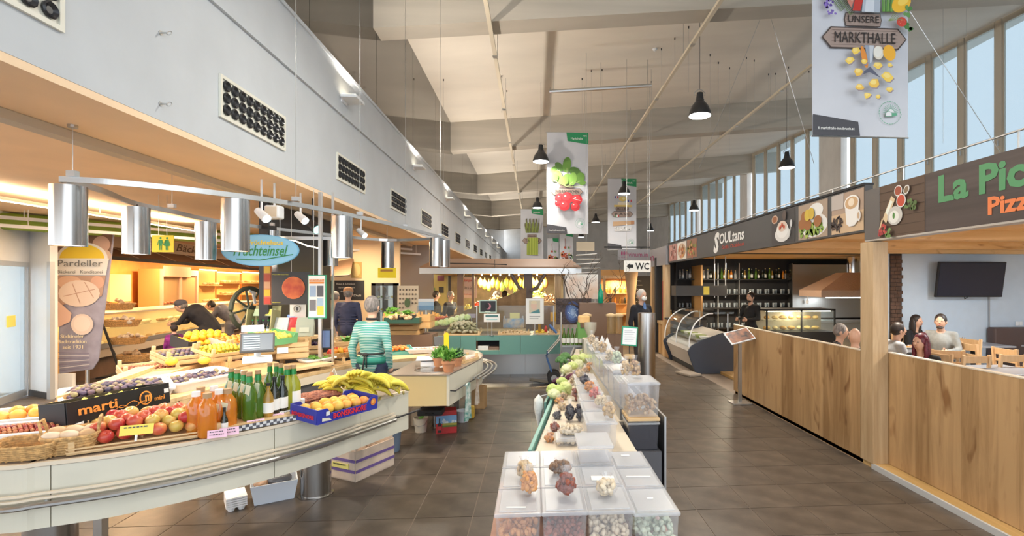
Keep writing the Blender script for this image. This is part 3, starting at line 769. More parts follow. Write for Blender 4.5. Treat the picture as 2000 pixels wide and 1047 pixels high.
for x,y,lab in PEND:
    z = 5.28
    if lab:
        if pp is None:
            pp = thing('pendant_lamp',lab,'lamp',(x,y,z),group='bell pendants of the hall')
            MB().lathe([(.225,0),(.222,.03),(.205,.10),(.165,.19),(.11,.26),(.085,.29),(.085,.32),(0,.32)],28).mk('shade',LMP,pp,S=1)
            MB().cyl((0,0,.32),(0,0,.46),.075,.06,16).mk('gear_housing',BLACKM,pp,S=1)
            MB().tube([(-.10,0,.40),(-.11,0,.46),(-.04,0,.52),(.04,0,.52),(.11,0,.46),(.10,0,.40)],.008,6).mk('bracket',STEELF,pp)
            MB().lathe([(.215,-.003),(.12,-.012),(0,-.015)],24).mk('lens',LEDW,pp.children[0],S=1)
            MB().cyl((0,0,.52),(0,0,1.75),.005,n=5).mk('cable',DARKM,pp)
        else: pp = copy_tree(pp,(x,y,z),label=lab)
    if lab: [c for c in pp.children if c.name.startswith('cable')][0].scale.z = 1.0; cb = [c for c in pp.children if c.name.startswith('cable')][0]; k_ = (roofz(x) - z - .52) / 1.23; cb.scale = (1,1,k_); cb.location = (0,0,.52 - .52 * k_)
    area_light('pendant_light',(x,y,z - .03),.40,105,(1.0,.93,.82),spread=R(170))
# ---- lengthwise light tracks and cross conduits under the roof
for x,lab in ((-.77,'left'),(3.15,'middle'),(6.48,'right-hand')):
    z = roofz(x) - 1.0
    t = thing('ceiling_track',lab + ' of three cream tracks running lengthwise under the roof beams','track',(x,8,z))
    ys_ = [-3] + [1 + 2.9 * q for q in range(14)]
    for a_,b_ in zip(ys_[:-1],ys_[1:]): MB().box(x - .035,x + .035,a_ + .004,b_ - .004,z - .03,z + .03).mk('track_length',mat('cream_track',(.62,.55,.43),.5),t,W=1)
    for q in ys_[1:-1]:
        MB().box(x - .045,x + .045,q - .05,q + .05,z - .045,z - .028).mk('coupler',STEELF,t,W=1)
        MB().cyl((x,q + .6,z + .03),(x,q + .6,roofz(x) - (.93 if any(b0_ < q + .6 < b0_ + .45 for b0_ in BEAMS) else 0)),.006,n=5).mk('hanger',STEELF,t,W=1)
def conduit(pa,pb,y,lab):
    a_ = P(*pa,Y=y); b_ = P(*pb,Y=y)
    t = thing('roof_conduit',lab,'conduit',a_)
    MB().cyl(a_,b_,.05,n=8).mk('tube',STEELF,t,W=1)
    for q in (.04,.5,.96):
        c = a_.lerp(b_,q); MB().cyl(c,(c.x,c.y,roofz(c.x)),.006,n=5).mk('hanger',STEELF,t,W=1)
conduit((1073,179),(1272,167),12.6,'long grey cross tube under the roof, above the radish banner')
conduit((1167,287),(1236,281),21.0,'short grey cross tube under the farther roof bay')
p = P(1279,122,Y=12.0)
t = thing('smoke_detector','small white smoke detector on the roof panel','detector',(p.x,12.0,roofz(p.x)))
MB().lathe([(0,-.05),(.04,-.045),(.06,-.02),(.06,0)],14).mk('head',PLAST,t,S=1)
MB().lathe([(0,-.062),(.02,-.06),(.02,-.045)],10).mk('sensor',PLAST,t,S=1)
# thin hanging wires with hooks
wr = random.Random(5)
for i,(px,py0,py1,y) in enumerate([(1345,75,180,11),(1318,115,150,11.5),(1292,150,190,12),(1387,135,250,12.5),(1403,170,290,13),(1425,150,300,13.4),(1458,75,220,12.8),(1473,130,260,13),(1501,140,240,14),(1515,128,230,14),(1540,30,290,13.6),(1580,135,190,14),(980,90,220,13),(990,100,240,14),(866,52,470,13),(1137,85,259,13.5),(1155,30,259,13),(1176,25,350,13),(1715,0,120,8.5),(1842,10,280,10),(1888,0,320,9.6),(1272,185,300,14)]):
    p = P(px,py0,Y=y); q = P(px,py1,Y=y)
    t = thing('hanging_wire','thin steel wire with an end hook hanging from the roof','wire',(p.x,y,roofz(p.x)),group='loose hanging wires under the roof')
    MB().cyl((0,0,0),(0,0,q.z - roofz(p.x)),.003,n=4).mk('strand',STEELF,t)
    MB().cyl((0,0,-.05),(0,0,0),.014,n=6).mk('anchor',DARKM,t)
for (a_,b_,ya,yb) in (((1495,0),(1590,320),10.2,11),((1500,0),(1365,330),10.2,12)):
    t = MB().cyl(P(*a_,Y=ya),P(*b_,Y=yb),.006,n=5).mk('brace_cable',STEELF)
    tag(t,'steel brace cable slanting ' + ('right' if b_[0] > a_[0] else 'left') + ' below the roof near the pendant','cable')
t = MB().cyl(P(1669,-147,Y=8.2),P(1955,300,Y=8.2),.006,n=5).mk('brace_cable',STEELF)
tag(t,'steel brace cable slanting in front of the right-hand windows','cable')

# ---- banners
CLOTH = mat('white_banner_cloth',(.56,.575,.62),.7,var=.03,scale=1.5)
def banner(label,y,pxl,pxr,z0,z1,seed=0):
    a_ = P(pxl,300,Y=y); b_ = P(pxr,300,Y=y); W = b_.x - a_.x
    t = thing('market_banner',label,'banner',(a_.x,y,z0))
    n,m = 16,10; mb = MB(); vs = []; fs = []
    for s_ in (0,1):
        for j in range(m + 1):
            for i in range(n + 1):
                u_ = i / n; v_ = j / m
                vs.append((u_ * W,.003 + s_ * .004 + .008 * math.sin(u_ * 9 + seed + v_ * 2) * (1 - abs(2 * v_ - 1) ** 3),v_ * (z1 - z0)))
    K = (n + 1) * (m + 1)
    for j in range(m):
        for i in range(n):
            q = j * (n + 1) + i; fs.append((q,q + 1,q + n + 2,q + n + 1)); q += K; fs.append((q,q + n + 1,q + n + 2,q + 1))
    mb.add(vs,fs).mk('cloth',CLOTH,t,S=1)
    MB().cyl((-.02,.005,z1 - z0),(W + .02,.005,z1 - z0),.012,n=8).mk('top_rod',STEELF,t)
    MB().cyl((-.01,.005,0),(W + .01,.005,0),.010,n=8).mk('bottom_rod',STEELF,t)
    for fx in (.08,.92): MB().cyl((fx * W,.005,z1 - z0),(fx * W,.005,roofz(a_.x + W * fx) - z0 - (.9 if any(b0_ < y < b0_ + .45 for b0_ in BEAMS) else 0)),.004,n=4).mk('wire',STEELF,t)
    return t,W,z1 - z0,frame((a_.x,y - .010,z0),*FACE_CAM)
GRN = (.02,.26,.10); DKP = (.055,.055,.065)
def common(t,W,H,M,flag=True,logo=True):
    pr = Print(M); pr.poly([(0,.01),(W * .49,.01),(W * .47,H * .065),(0,H * .095)],DKP); pr.mk(t,'corner_print')
    text('fi markthalle-innsbruck.at',M @ Matrix.Translation((W * .05,H * .028,.003)),W * .38,WHT,t,height=H * .013)
    if flag:
        pr = Print(M); pr.poly([(W * .47,H),(W,H),(W,H * .885),(W * .50,H * .915)],GRN); pr.mk(t,'corner_flag')
        text('Markthalle',M @ Matrix.Translation((W * .58,H * .930,.003)),W * .28,WHT,t,height=H * .022)
        text('MM',M @ Matrix.Translation((W * .87,H * .960,.003)),W * .09,WHT,t,height=H * .014)
    if logo:
        pr = Print(M); pr.step = .0006; cx,cy,r_ = W * .80,H * .085 + W * .05,W * .115; g = (.10,.36,.22)
        for q in range(26):
            if q % 2 == 0 or True: pr.line(cx + r_ * math.cos(q * .2417),cy + r_ * math.sin(q * .2417),cx + r_ * math.cos(q * .2417 + .17),cy + r_ * math.sin(q * .2417 + .17),r_ * .05,g)
        for q in range(13):
            a_ = q * PI / 12; pr.line(cx + r_ * .42 * math.cos(a_),cy + r_ * .42 * math.sin(a_),cx + r_ * .72 * math.cos(a_),cy + r_ * .72 * math.sin(a_),r_ * .035,g)
        pr.ell(cx,cy,r_ * .34,r_ * .34,g,n=14,a0=0,a1=PI); pr.ell(cx,cy,r_ * .29,r_ * .29,(.74,.73,.75),n=14,a0=0,a1=PI)
        pr.poly([(cx - r_ * .5,cy - r_ * .38),(cx + r_ * .1,cy - r_ * .38),(cx + r_ * .1,cy - r_ * .05),(cx - r_ * .2,cy + r_ * .15),(cx - r_ * .5,cy - r_ * .05)],g)
        pr.poly([(cx - r_ * .46,cy - r_ * .34),(cx + r_ * .06,cy - r_ * .34),(cx + r_ * .06,cy - r_ * .07),(cx - r_ * .2,cy + r_ * .1),(cx - r_ * .46,cy - r_ * .07)],(.74,.73,.75))
        pr.poly([(cx + r_ * .1,cy - r_ * .38),(cx + r_ * .6,cy - r_ * .25),(cx + r_ * .5,cy - r_ * .05),(cx + r_ * .1,cy - r_ * .05)],g)
        pr.mk(t,'round_emblem')
def plank(t,M,cx,cy,w_,h,s,arrow=True):
    pr = Print(M); pr.step = .0015; pr.l = 8; k = h * .45 if arrow else h * .25
    def shape(e): return [(cx - w_ / 2 - (k if arrow else k * .4) + 0 - e,cy),(cx - w_ / 2 - e * .6,cy + h / 2 + e),(cx + w_ / 2 + e * .6,cy + h / 2 + e),(cx + w_ / 2 + (k if arrow else k * .4) + e,cy),(cx + w_ / 2 + e * .6,cy - h / 2 - e),(cx - w_ / 2 - e * .6,cy - h / 2 - e)]
    pr.poly(shape(h * .07),(.06,.04,.035)); pr.poly(shape(0),(.36,.27,.23))
    for q in range(5): pr.line(cx - w_ / 2,cy - h * .38 + q * h * .19,cx + w_ / 2,cy - h * .36 + q * h * .19,h * .02,(.20,.14,.12))
    pr.mk(t,'plank_print')
    text(s,M @ Matrix.Translation((cx - w_ * .46,cy - h * .28,.026)),w_ * .92,flat((.03,.022,.02)),t,height=h * .56)
# the large banner
t,W,H,M = banner('large white banner reading UNSERE MARKTHALLE at upper right',5.95,1587,1773,3.755,6.6,1)
common(t,W,H,M,True,True)
def mk(cx,cy): return ((cx - 130) / 642 * W,(930 - cy) / 642 * W)
pr = Print(M); pr.step = .0009
for cx,cy,rr in ((245,60,10),(300,90,8),(280,20,8)):
    for q in range(12): x,y_ = mk(cx + q * 6,cy + q * 9 - 30); pr.line(x,y_,x + .05,y_ + .05,.008,(.13,.20,.08)); pr.line(x,y_,x - .04,y_ + .05,.008,(.16,.24,.10))
pr.dots(*mk(212,75),.06,.10,24,.018,[(.16,.10,.40),(.24,.16,.50),(.10,.06,.28)],3); pr.dots(*mk(235,155),.05,.04,10,.014,[(.22,.15,.48)],4)
pr.poly([mk(320,-40),mk(372,-40),mk(380,70),mk(360,120),mk(335,80)],(.55,.20,.15)); pr.poly([mk(345,-30),mk(362,-30),mk(370,80),mk(350,70)],(.68,.42,.34))
pr.poly([mk(395,-40),mk(420,-10),mk(450,30),mk(430,100),mk(420,140),mk(370,140),mk(385,60)],(.52,.03,.02))
pr.poly([mk(450,-60),mk(555,-60),mk(550,145),mk(430,145)],(.40,.45,.52)); pr.poly([mk(470,-60),mk(520,-60),mk(510,145),mk(450,145)],(.60,.64,.70))
for q in range(9): pr.line(*mk(570 + q * 8,140),*mk(560 + q * 16,-120),.016,[(.10,.26,.05),(.18,.36,.08),(.06,.16,.04)][q % 3])
pr.ell(*mk(690,85),.14,.10,(.80,.46,.03),.7); pr.ell(*mk(705,65),.09,.05,(.86,.60,.10),.7)
pr.dots(*mk(740,180),.06,.16,14,.03,[(.07,.20,.05),(.12,.28,.08)],6); pr.ell(*mk(690,205),.065,.06,(.58,.05,.03)); pr.dots(*mk(690,205),.05,.045,10,.005,[(.80,.40,.20)],7)
for q in range(6): pr.line(*mk(600,205),*mk(640 + q * 10,150 + q * 8),.006,(.22,.30,.10))
# below the sign
pr.ell(*mk(437,440),.035,.14,(.72,.26,.04),.25); pr.poly([mk(440,365),mk(505,365),mk(492,470),mk(475,515),mk(462,470)],(.30,.34,.42)); pr.poly([mk(470,365),mk(500,365),mk(485,470),mk(474,480)],(.55,.58,.62)); pr.poly([mk(475,500),mk(545,570),mk(470,535),mk(395,562)],(.10,.11,.16))
pr.ell(*mk(530,410),.066,.085,(.72,.66,.55)); pr.ell(*mk(525,405),.05,.066,(.78,.75,.68)); pr.ell(*mk(602,410),.08,.10,(.82,.42,.03),.3)
CH = [(.86,.60,.10),(.80,.50,.08),(.88,.68,.22)]; q_ = random.Random(11)
for cx,cy,s_ in ((378,405,34),(340,467,34),(430,472,26),(520,492,34),(600,490,20),(393,538,38),(585,567,46),(490,612,46),(395,637,32),(590,647,26),(445,690,28),(516,695,20)):
    base = [(q_.uniform(.75,1.1),a_ * PI / 3 + q_.uniform(-.3,.3)) for a_ in range(6)]
    x,y_ = mk(cx + 5,cy + 7); s2 = s_ / 642 * W
    pr.poly([(x + s2 * r_ * math.cos(a_),y_ + s2 * .75 * r_ * math.sin(a_)) for r_,a_ in base],(.30,.25,.28))
    x,y_ = mk(cx,cy); pr.poly([(x + s2 * r_ * math.cos(a_),y_ + s2 * .75 * r_ * math.sin(a_)) for r_,a_ in base],CH[q_.randrange(2)])
    pr.poly([(x - s2 * .1 + s2 * .6 * r_ * math.cos(a_),y_ + s2 * .15 + s2 * .4 * r_ * math.sin(a_)) for r_,a_ in base],CH[2])
pr.mk(t,'food_print')
plank(t,M,*mk(470,297),.86,.24,'MARKTHALLE'); plank(t,M,*mk(460,178),.44,.15,'UNSERE',False)
# radish banner
t,W,H,M = banner('white banner with red radishes and green leaves, reading ZUM RADIESCHEN',14.0,1068,1149,3.34,6.22,2)
common(t,W,H,M)
pr = Print(M); pr.step = .002
for i,(x,y_,rx,ry,ro) in enumerate(((.15,.62,.14,.07,.9),(.28,.56,.10,.16,.3),(.30,.66,.13,.08,2.3),(.48,.68,.10,.19,-.15),(.50,.54,.12,.13,0),(.68,.61,.15,.11,-.6),(.80,.55,.11,.14,-.4),(.62,.54,.10,.16,-.2),(.18,.55,.10,.10,.6),(.86,.50,.08,.05,.2),(.40,.52,.12,.10,0))):
    pr.ell(x * W,y_ * H,rx * W,ry * W,[(.14,.30,.05),(.22,.42,.08),(.09,.20,.04)][i % 3],ro); pr.line(x * W,(y_ - .03) * H,.48 * W,.46 * H,.012,(.45,.55,.25))
for x,y_,r_ in ((.32,.345,.13),(.48,.35,.15),(.72,.335,.13),(.27,.295,.08),(.42,.275,.13),(.68,.265,.11)):
    pr.ell(x * W,y_ * H,r_ * W,r_ * W * .95,(.50,.02,.03)); pr.ell((x - .02) * W,(y_ + .012) * H,r_ * W * .72,r_ * W * .62,(.68,.04,.05)); pr.ell((x - .04) * W,(y_ + .02) * H,r_ * W * .16,r_ * W * .12,(.86,.55,.52))
pr.line(.62 * W,.345 * H,.80 * W,.325 * H,.012,(.8,.7,.7)); pr.line(.35 * W,.25 * H,.12 * W,.265 * H,.008,(.45,.1,.1))
pr.mk(t,'radish_print')
plank(t,M,.48 * W,.415 * H,.62 * W,.175,'ZUM RADIESCHEN'); plank(t,M,.46 * W,.475 * H,.34 * W,.115,'VOM LIEBSTER',False)
# cheese banner
t,W,H,M = banner('white banner with stacked cheeses, reading ALLES KÄSE',20.5,1187,1243,3.36,6.34,3)
common(t,W,H,M)
pr = Print(M); pr.step = .003
pr.ell(.52 * W,.715 * H,.13 * W,.09 * W,(.78,.62,.20)); pr.ell(.55 * W,.72 * H,.05 * W,.04 * W,(.88,.80,.45)); pr.rect(.22 * W,.60 * H,.62 * W,.03 * H,(.80,.60,.20)); pr.rect(.35 * W,.63 * H,.40 * W,.04 * H,(.82,.76,.62))
pr.poly([(.18 * W,.33 * H),(.92 * W,.36 * H),(.92 * W,.41 * H),(.18 * W,.395 * H)],(.50,.32,.18)); pr.rect(.80 * W,.36 * H,.12 * W,.05 * H,(.42,.20,.10)); pr.poly([(.25 * W,.26 * H),(.80 * W,.265 * H),(.84 * W,.33 * H),(.22 * W,.325 * H)],(.60,.60,.60)); pr.dots(.52 * W,.295 * H,.27 * W,.025 * H,30,.03,[(.72,.72,.72),(.48,.48,.48)],4)
for x,y_,cs in ((.24,.72,((.10,.12,.40),(.8,.8,.8),(.6,.05,.08))),(.70,.67,((.10,.12,.40),(.8,.8,.8),(.6,.05,.08))),(.26,.455,((.05,.30,.10),(.8,.8,.8),(.6,.05,.05)))):
    for q,c in enumerate(cs): pr.rect((x + q * .04) * W,y_ * H,.04 * W,.032 * H,c)
pr.mk(t,'cheese_print')
plank(t,M,.50 * W,.50 * H,.56 * W,.22,'KÄSE'); plank(t,M,.50 * W,.575 * H,.42 * W,.15,'ALLES',False)
# asparagus banner
t,W,H,M = banner('white banner with a bundle of green asparagus, hanging at the back',26.0,1017,1061,3.1,5.86,4)
pr = Print(M); pr.poly([(W * .47,H),(W,H),(W,H * .885),(W * .50,H * .915)],GRN); pr.mk(t,'corner_flag')
text('Markthalle',M @ Matrix.Translation((W * .56,H * .93,.004)),W * .3,WHT,t,height=H * .022)
pr = Print(M); pr.step = .003
for q in range(13):
    x = .27 + q * .038; top = .70 + .10 * math.sin(q * 2.1); c = [(.16,.20,.04),(.24,.30,.06),(.10,.13,.04)][q % 3]
    pr.line(x * W + .08 * (q - 6) * .03,.55 * H,(x + (q - 6) * .012) * W,top * H,.07,c); pr.ell((x + (q - 6) * .012) * W,top * H,.035,.10,(.13,.12,.05))
    pr.line((x + .02) * W,.13 * H,(x + .02) * W,.46 * H,.05,[(.34,.42,.05),(.42,.50,.08),(.26,.34,.04)][q % 3])
pr.mk(t,'asparagus_print')
plank(t,M,.5 * W,.40 * H,.64 * W,.26,'TARZAN'); plank(t,M,.5 * W,.485 * H,.38 * W,.17,'SPARGEL',False)
for i,(pl,prr,zt,y) in enumerate(((1069,1091,5.0,33),(1093,1119,5.3,32))):
    t,W,H,M = banner(('left' if i == 0 else 'right') + ' of two small far banners with mixed food print below the radish banner',y,pl,prr,2.6,zt,5 + i)
    pr = Print(M); pr.step = .004; pr.poly([(W * .47,H),(W,H),(W,H * .885),(W * .50,H * .915)],GRN)
    pr.dots(.35 * W,.45 * H,.25 * W,.2 * H,26,.08,[(.5,.08,.04),(.55,.22,.08),(.25,.07,.04)],2); pr.dots(.75 * W,.5 * H,.2 * W,.2 * H,16,.08,[(.6,.42,.5),(.12,.26,.08),(.6,.45,.12),(.5,.5,.55)],3)
    pr.line(.45 * W,.6 * H,.4 * W,.85 * H,.03,(.3,.1,.08)); pr.mk(t,'food_print')
# ================================================================== FRUIT STAND (left foreground)
def line2(pts,n=6): return [(p.x,p.y) for p in spline([V((a,b,0)) for a,b in pts],n)]
top_px = [(0,912.7),(80,904.7),(200,891),(281,879),(400,859),(583,822),(690,793),(798,762)]
FL = line2([(-3.75,2.86)] + [tuple(P(a,b,Z=.9)[:2]) for a,b in top_px],6)
def seg_len(l): return sum(math.dist(a,b) for a,b in zip(l[:-1],l[1:]))
def cut(l,f0,f1):
    """part of a polyline between two length fractions"""
    L = seg_len(l); out = []; s = 0
    def at(f):
        t = f * L; s = 0
        for a,b in zip(l[:-1],l[1:]):
            e = math.dist(a,b)
            if s + e >= t - 1e-9: k = (t - s) / e; return (a[0] + (b[0] - a[0]) * k,a[1] + (b[1] - a[1]) * k)
            s += e
        return l[-1]
    out.append(at(f0)); s = 0
    for a,b in zip(l[:-1],l[1:]):
        s += math.dist(a,b)
        if f0 * L < s < f1 * L: out.append(b)
    out.append(at(f1)); return out
def curved_counter(name,label,line,depth,z0,z1,panels,pmat,topm,rails=True,loc=None,tail=None,rail_to=1.0):
    t = thing(name,label,'counter',loc or (line[0][0],line[0][1],0))
    fr = [0] + panels + [1]
    for a,b in zip(fr[:-1],fr[1:]):
        c = cut(line,a + .0008,b - .0008); MB().strip(c,z0,z1 - .02,offset_line(c,.03)).mk('fascia_panel',pmat,t,W=1)
    MB().strip(line,z1 - .02,z1,offset_line(line,depth)).mk('worktop',topm,t,W=1)
    MB().strip(offset_line(line,-.008),z1 - .016,z1 + .006,offset_line(line,.02)).mk('rim',LINO,t,W=1)
    MB().strip(offset_line(line,.06),z0 + .05,z0 + .09,offset_line(line,depth - .05)).mk('under_shelf',WORKT,t,W=1)
    if rails:
        for k,(zz,off,hh) in enumerate(((z0 + .205,-.045,.012),(z0 + .182,-.055,.012),(z0 + .152,-.065,.026))):
            c = cut(line,.0,rail_to)
            if k < 2: MB().strip(offset_line(c,off - .012),zz,zz + hh,offset_line(c,off + .006)).mk('bumper_strip',LINO,t,W=1)
            else: MB().tube([(x,y,zz) for x,y in offset_line(c,off)],.016,8).mk('bumper_tube',STEELF,t,S=1,W=1)
        for f in (.12,.3,.48,.66,.82,.95):
            c = cut(line,f,f + .004); q = offset_line(c,-.05)
            MB().cyl((c[0][0],c[0][1],z0 + .165),(q[0][0],q[0][1],z0 + .165),.008,n=6).mk('rail_bracket',STEELF,t,W=1)
    return t
fc = curved_counter('fruit_counter','long curved cream counter at the left front, on steel drum legs',FL,.72,.535,.90,[.30,.62,.83],CREAMP,WORKT,rail_to=.93)
e = cut(FL,.93,1.0); e = offset_line(e,-.06); d_ = V((e[-1][0] - e[-2][0],e[-1][1] - e[-2][1])).normalized()
MB().tube([(x,y,.70) for x,y in e] + [(e[-1][0] + d_.x * .1,e[-1][1] + d_.y * .1,.70)],.009,6).mk('bumper_rod',DARKM,fc,W=1)
for x,y in ((-1.98,4.62),(-3.08,3.36),(-1.55,5.2)):
    if (x,y) != (-1.55,5.2):
        MB().lathe([(.15,0),(.15,.012),(.128,.014),(.128,.54)],24,(x,y,0)).mk('drum_leg',STEEL,fc,S=1,W=1)

# ---- inner display rack
IL = line2([(-3.36,3.72),(-3.12,3.92),(-2.95,4.20),(-2.85,4.79),(-2.66,5.84),(-2.33,6.53),(-1.98,6.90),(-1.45,7.18),(-.99,7.30)],5)
LI,RI = cut(IL,0,.47),cut(IL,.475,1)
rk = thing('display_rack','stepped wooden display rack behind the front counter, loaded with fruit crates','rack',(-3.2,4.3,0))
def resample(l,n): return [cut(l,0,max(i / n,1e-4))[-1] for i in range(n + 1)]
LF = resample(LI,18); LB = resample(line2([(-3.52,3.88),(-3.62,4.22),(-3.85,4.9),(-4.12,5.6),(-4.3,6.2),(-4.05,6.6),(-3.75,6.68)],5),18)
def rackline(f): return [(a[0] + (b[0] - a[0]) * f,a[1] + (b[1] - a[1]) * f) for a,b in zip(LF,LB)]
for o0,o1,z in ((0,.30,.97),(.30,.58,.99),(.58,.8,1.04),(.8,1.0,1.08)):
    a = rackline(o0)
    MB().strip(a,z - .03,z,rackline(o1)).mk('shelf_board',PINE,rk,W=1)
    for f0,f1 in ((0,.33),(.33,.66),(.66,1)):
        c = cut(a,f0 + .003,f1 - .003); MB().strip(c,z - .16 if o0 else .66,z - .032,offset_line(c,.02)).mk('front_board',PINE,rk,W=1)
for f in (.1,.5,.9):
    for o in (.1,1.25):
        p = offset_line(cut(LI,f,f + .01),o)[0]; MB().box(p[0] - .03,p[0] + .03,p[1] - .03,p[1] + .03,0,.94).mk('leg',STEELF,rk,W=1)
ic = thing('inner_counter','inner service counter with wooden top behind the man in the striped jumper','counter',(-2.0,7.0,0))
MB().strip(RI,.83,.87,offset_line(RI,.75)).mk('worktop',PINE,ic,W=1)
c = RI
MB().strip(c,.74,.828,offset_line(c,.02)).mk('edge_board',LINO,ic,W=1)
MB().strip(offset_line(RI,.02),.50,.738,offset_line(RI,.45)).mk('drawer_case',mat('dark_grey_laminate',(.10,.095,.095),.5),ic,W=1)
for f in (.15,.42,.68):
    c = cut(RI,f,f + .2); MB().strip(offset_line(c,.0),.56,.73,offset_line(c,.018)).mk('drawer',mat('grey_drawer',(.16,.15,.15),.5),ic,W=1); dr = ic.children[-1]
    q = cut(RI,f + .1,f + .11)[0]; q2 = offset_line(cut(RI,f + .1,f + .11),-.02)[0]; MB().cyl((q[0],q[1],.66),(q2[0],q2[1],.66),.014,n=10).mk('drawer_knob',STEELF,dr,W=1)
for f in (.05,.5,.95):
    p = offset_line(cut(RI,min(f,.98),min(f + .01,.99)),.4)[0]; MB().box(p[0] - .04,p[0] + .04,p[1] - .04,p[1] + .04,0,.5).mk('leg',STEELF,ic,W=1)

# ---- crates, trays and their contents
def crate(name,label,loc,rz,w_,d,h,tilt=0,style='slat',m=None,group=None,cat='crate',rows=2,notch=.62):
    t = thing(name,label,cat,loc,rz,group,rx=R(tilt)); m = m or PINE
    if style == 'slat':
        MB().box(-w_ / 2,w_ / 2,-d / 2,d / 2,0,.012).mk('base',m,t)
        sh = (h - .01) / rows
        for j in range(rows):
            z0 = .012 + j * sh; z1 = z0 + sh - .012
            for s in (-1,1):
                MB().box(-w_ / 2,w_ / 2,s * d / 2 - .006,s * d / 2 + .006,z0,z1).mk('slat',m,t)
                MB().box(s * w_ / 2 - .006,s * w_ / 2 + .006,-d / 2 + .007,d / 2 - .007,z0,z1).mk('end_slat',m,t)
        for sx in (-1,1):
            for sy in (-1,1): MB().box(sx * (w_ / 2 - .02) - .014,sx * (w_ / 2 - .02) + .014,sy * (d / 2 - .02) - .014,sy * (d / 2 - .02) + .014,.012,h + .04).mk('corner_post',m,t)
    elif style == 'carton':
        MB().box(-w_ / 2,w_ / 2,-d / 2,d / 2,0,.008).mk('base',m,t)
        for s in (-1,1):
            y = s * d / 2; hx = w_ / 2
            poly = [(-hx,0),(hx,0),(hx,h),(hx * .72,h),(hx * .60,h * notch),(-hx * .60,h * notch),(-hx * .72,h),(-hx,h)]
            MB().prism(poly,.006,frame((0,y - .003 * s,0),(1,0,0),(0,0,1))).mk('side_panel',m,t)
            MB().box(s * hx - .004,s * hx + .004,-d / 2 + .006,d / 2 - .006,0,h).mk('end_panel',m,t)
    elif style == 'foam':
        prof = []
        def rr(wx,dy,z,n=5,r_=.04):
            out = []
            for cx,cy,a0 in ((wx / 2 - r_,dy / 2 - r_,0),(-wx / 2 + r_,dy / 2 - r_,90),(-wx / 2 + r_,-dy / 2 + r_,180),(wx / 2 - r_,-dy / 2 + r_,270)):
                for q in range(n): a = R(a0 + 90 * q / (n - 1)); out.append((cx + r_ * math.cos(a),cy + r_ * math.sin(a),z))
            return out
        rings = [rr(w_ * .90,d * .88,0),rr(w_,d,h),rr(w_ + .02,d + .02,h),rr(w_ + .02,d + .02,h + .015),rr(w_ - .03,d - .03,h + .015),rr(w_ * .86,d * .84,.015)]
        n = len(rings[0]); vs = [p for r_ in rings for p in r_]; fs = []
        for j in range(len(rings) - 1):
            for i in range(n): a = j * n + i; b = j * n + (i + 1) % n; fs.append((a,b,b + n,a + n))
        fs += [tuple(range(n - 1,-1,-1)),tuple(range((len(rings) - 1) * n,len(rings) * n))]
        o = MB().add(vs,fs).mk('tray_shell',m,t,S=1)
    return t
def mat_of(t): return Matrix.Translation(t.location) @ t.rotation_euler.to_matrix().to_4x4()
PROTO = {}
def proto(key,fn):
    if key not in PROTO:
        PROTO[key] = fn().data
    return PROTO[key]
def put(me,name,M,label,cat,group,rot=None,sc=1.0,m=None):
    o = bpy.data.objects.new(name,me); COL.objects.link(o); o.location = M
    o.rotation_euler = rot if rot is not None else Euler((rnd.uniform(-.6,.6),rnd.uniform(-.6,.6),rnd.uniform(0,6.3)))
    o.scale = (sc,sc,sc)
    if m is not None: o.material_slots[0].link = 'OBJECT'; o.material_slots[0].material = m
    return tag(o,label,cat,group)
def fill(T,me,name,label,cat,group,w_,d,z,r_,layers=1,dome=0.0,drop_=0.0,flatrot=False,m=None,sq=1.0):
    """hexagonal layers of one kind of fruit in a container's own frame"""
    for l in range(layers):
        ww,dd = w_ - l * r_ * 1.6,d - l * r_ * 1.6
        ny = max(1,int((dd - 2 * r_) / (1.74 * r_)) + 1); nx = max(1,int((ww - 2 * r_) / (2 * r_ * sq)) + 1)
        for j in range(ny):
            for i in range(nx - (j % 2)):
                if rnd.random() < drop_: continue
                x = (i - (nx - 1 - (j % 2)) / 2) * 2 * r_ * sq + rnd.uniform(-.1,.1) * r_; y = (j - (ny - 1) / 2) * 1.74 * r_ + rnd.uniform(-.1,.1) * r_
                h = z + r_ + l * r_ * 1.5 + dome * (1 - (2 * x / w_) ** 2) * (1 - (2 * y / d) ** 2) + rnd.uniform(-.12,.12) * r_
                put(me,name,T @ V((x,y,h)),label,cat,group,sc=rnd.uniform(.92,1.06),rot=Euler((0,0,rnd.uniform(-.2,.2))) if flatrot else None,m=m)
def apple_mb(r_=.041):
    return MB().lathe([(.001,-.80 * r_),(.35 * r_,-.88 * r_),(.75 * r_,-.66 * r_),(1.0 * r_,-.10 * r_),(.97 * r_,.30 * r_),(.72 * r_,.72 * r_),(.38 * r_,.86 * r_),(.12 * r_,.72 * r_),(.001,.62 * r_)],14)
def base_obj(mb,m,smooth=True):
    o = mb.mk('proto',m,S='all' if smooth else False); return o
APPLE = fruit_mat('apple_skin',[(.60,.45,.10),(.72,.42,.12),(.62,.12,.06),(.45,.03,.03)],.3,14,.7)
ORANGE = fruit_mat('orange_peel',[(.90,.42,.02),(.95,.50,.03)],.45)
MANDA = fruit_mat('mandarin_peel',[(.85,.20,.03),(.92,.33,.05)],.4)
PLUM = fruit_mat('plum_skin',[(.035,.03,.07),(.10,.07,.13),(.16,.10,.12),(.30,.26,.12)],.5,30,.7)
YELF = fruit_mat('yellow_peel',[(.75,.50,.03),(.85,.62,.06),(.45,.45,.05)],.4,12,.8)
LEMON = fruit_mat('lemon_peel',[(.82,.66,.06),(.88,.74,.16)],.4)
MANGO = fruit_mat('peach_skin',[(.90,.48,.05),(.88,.55,.10),(.75,.20,.05)],.45,10,.5)
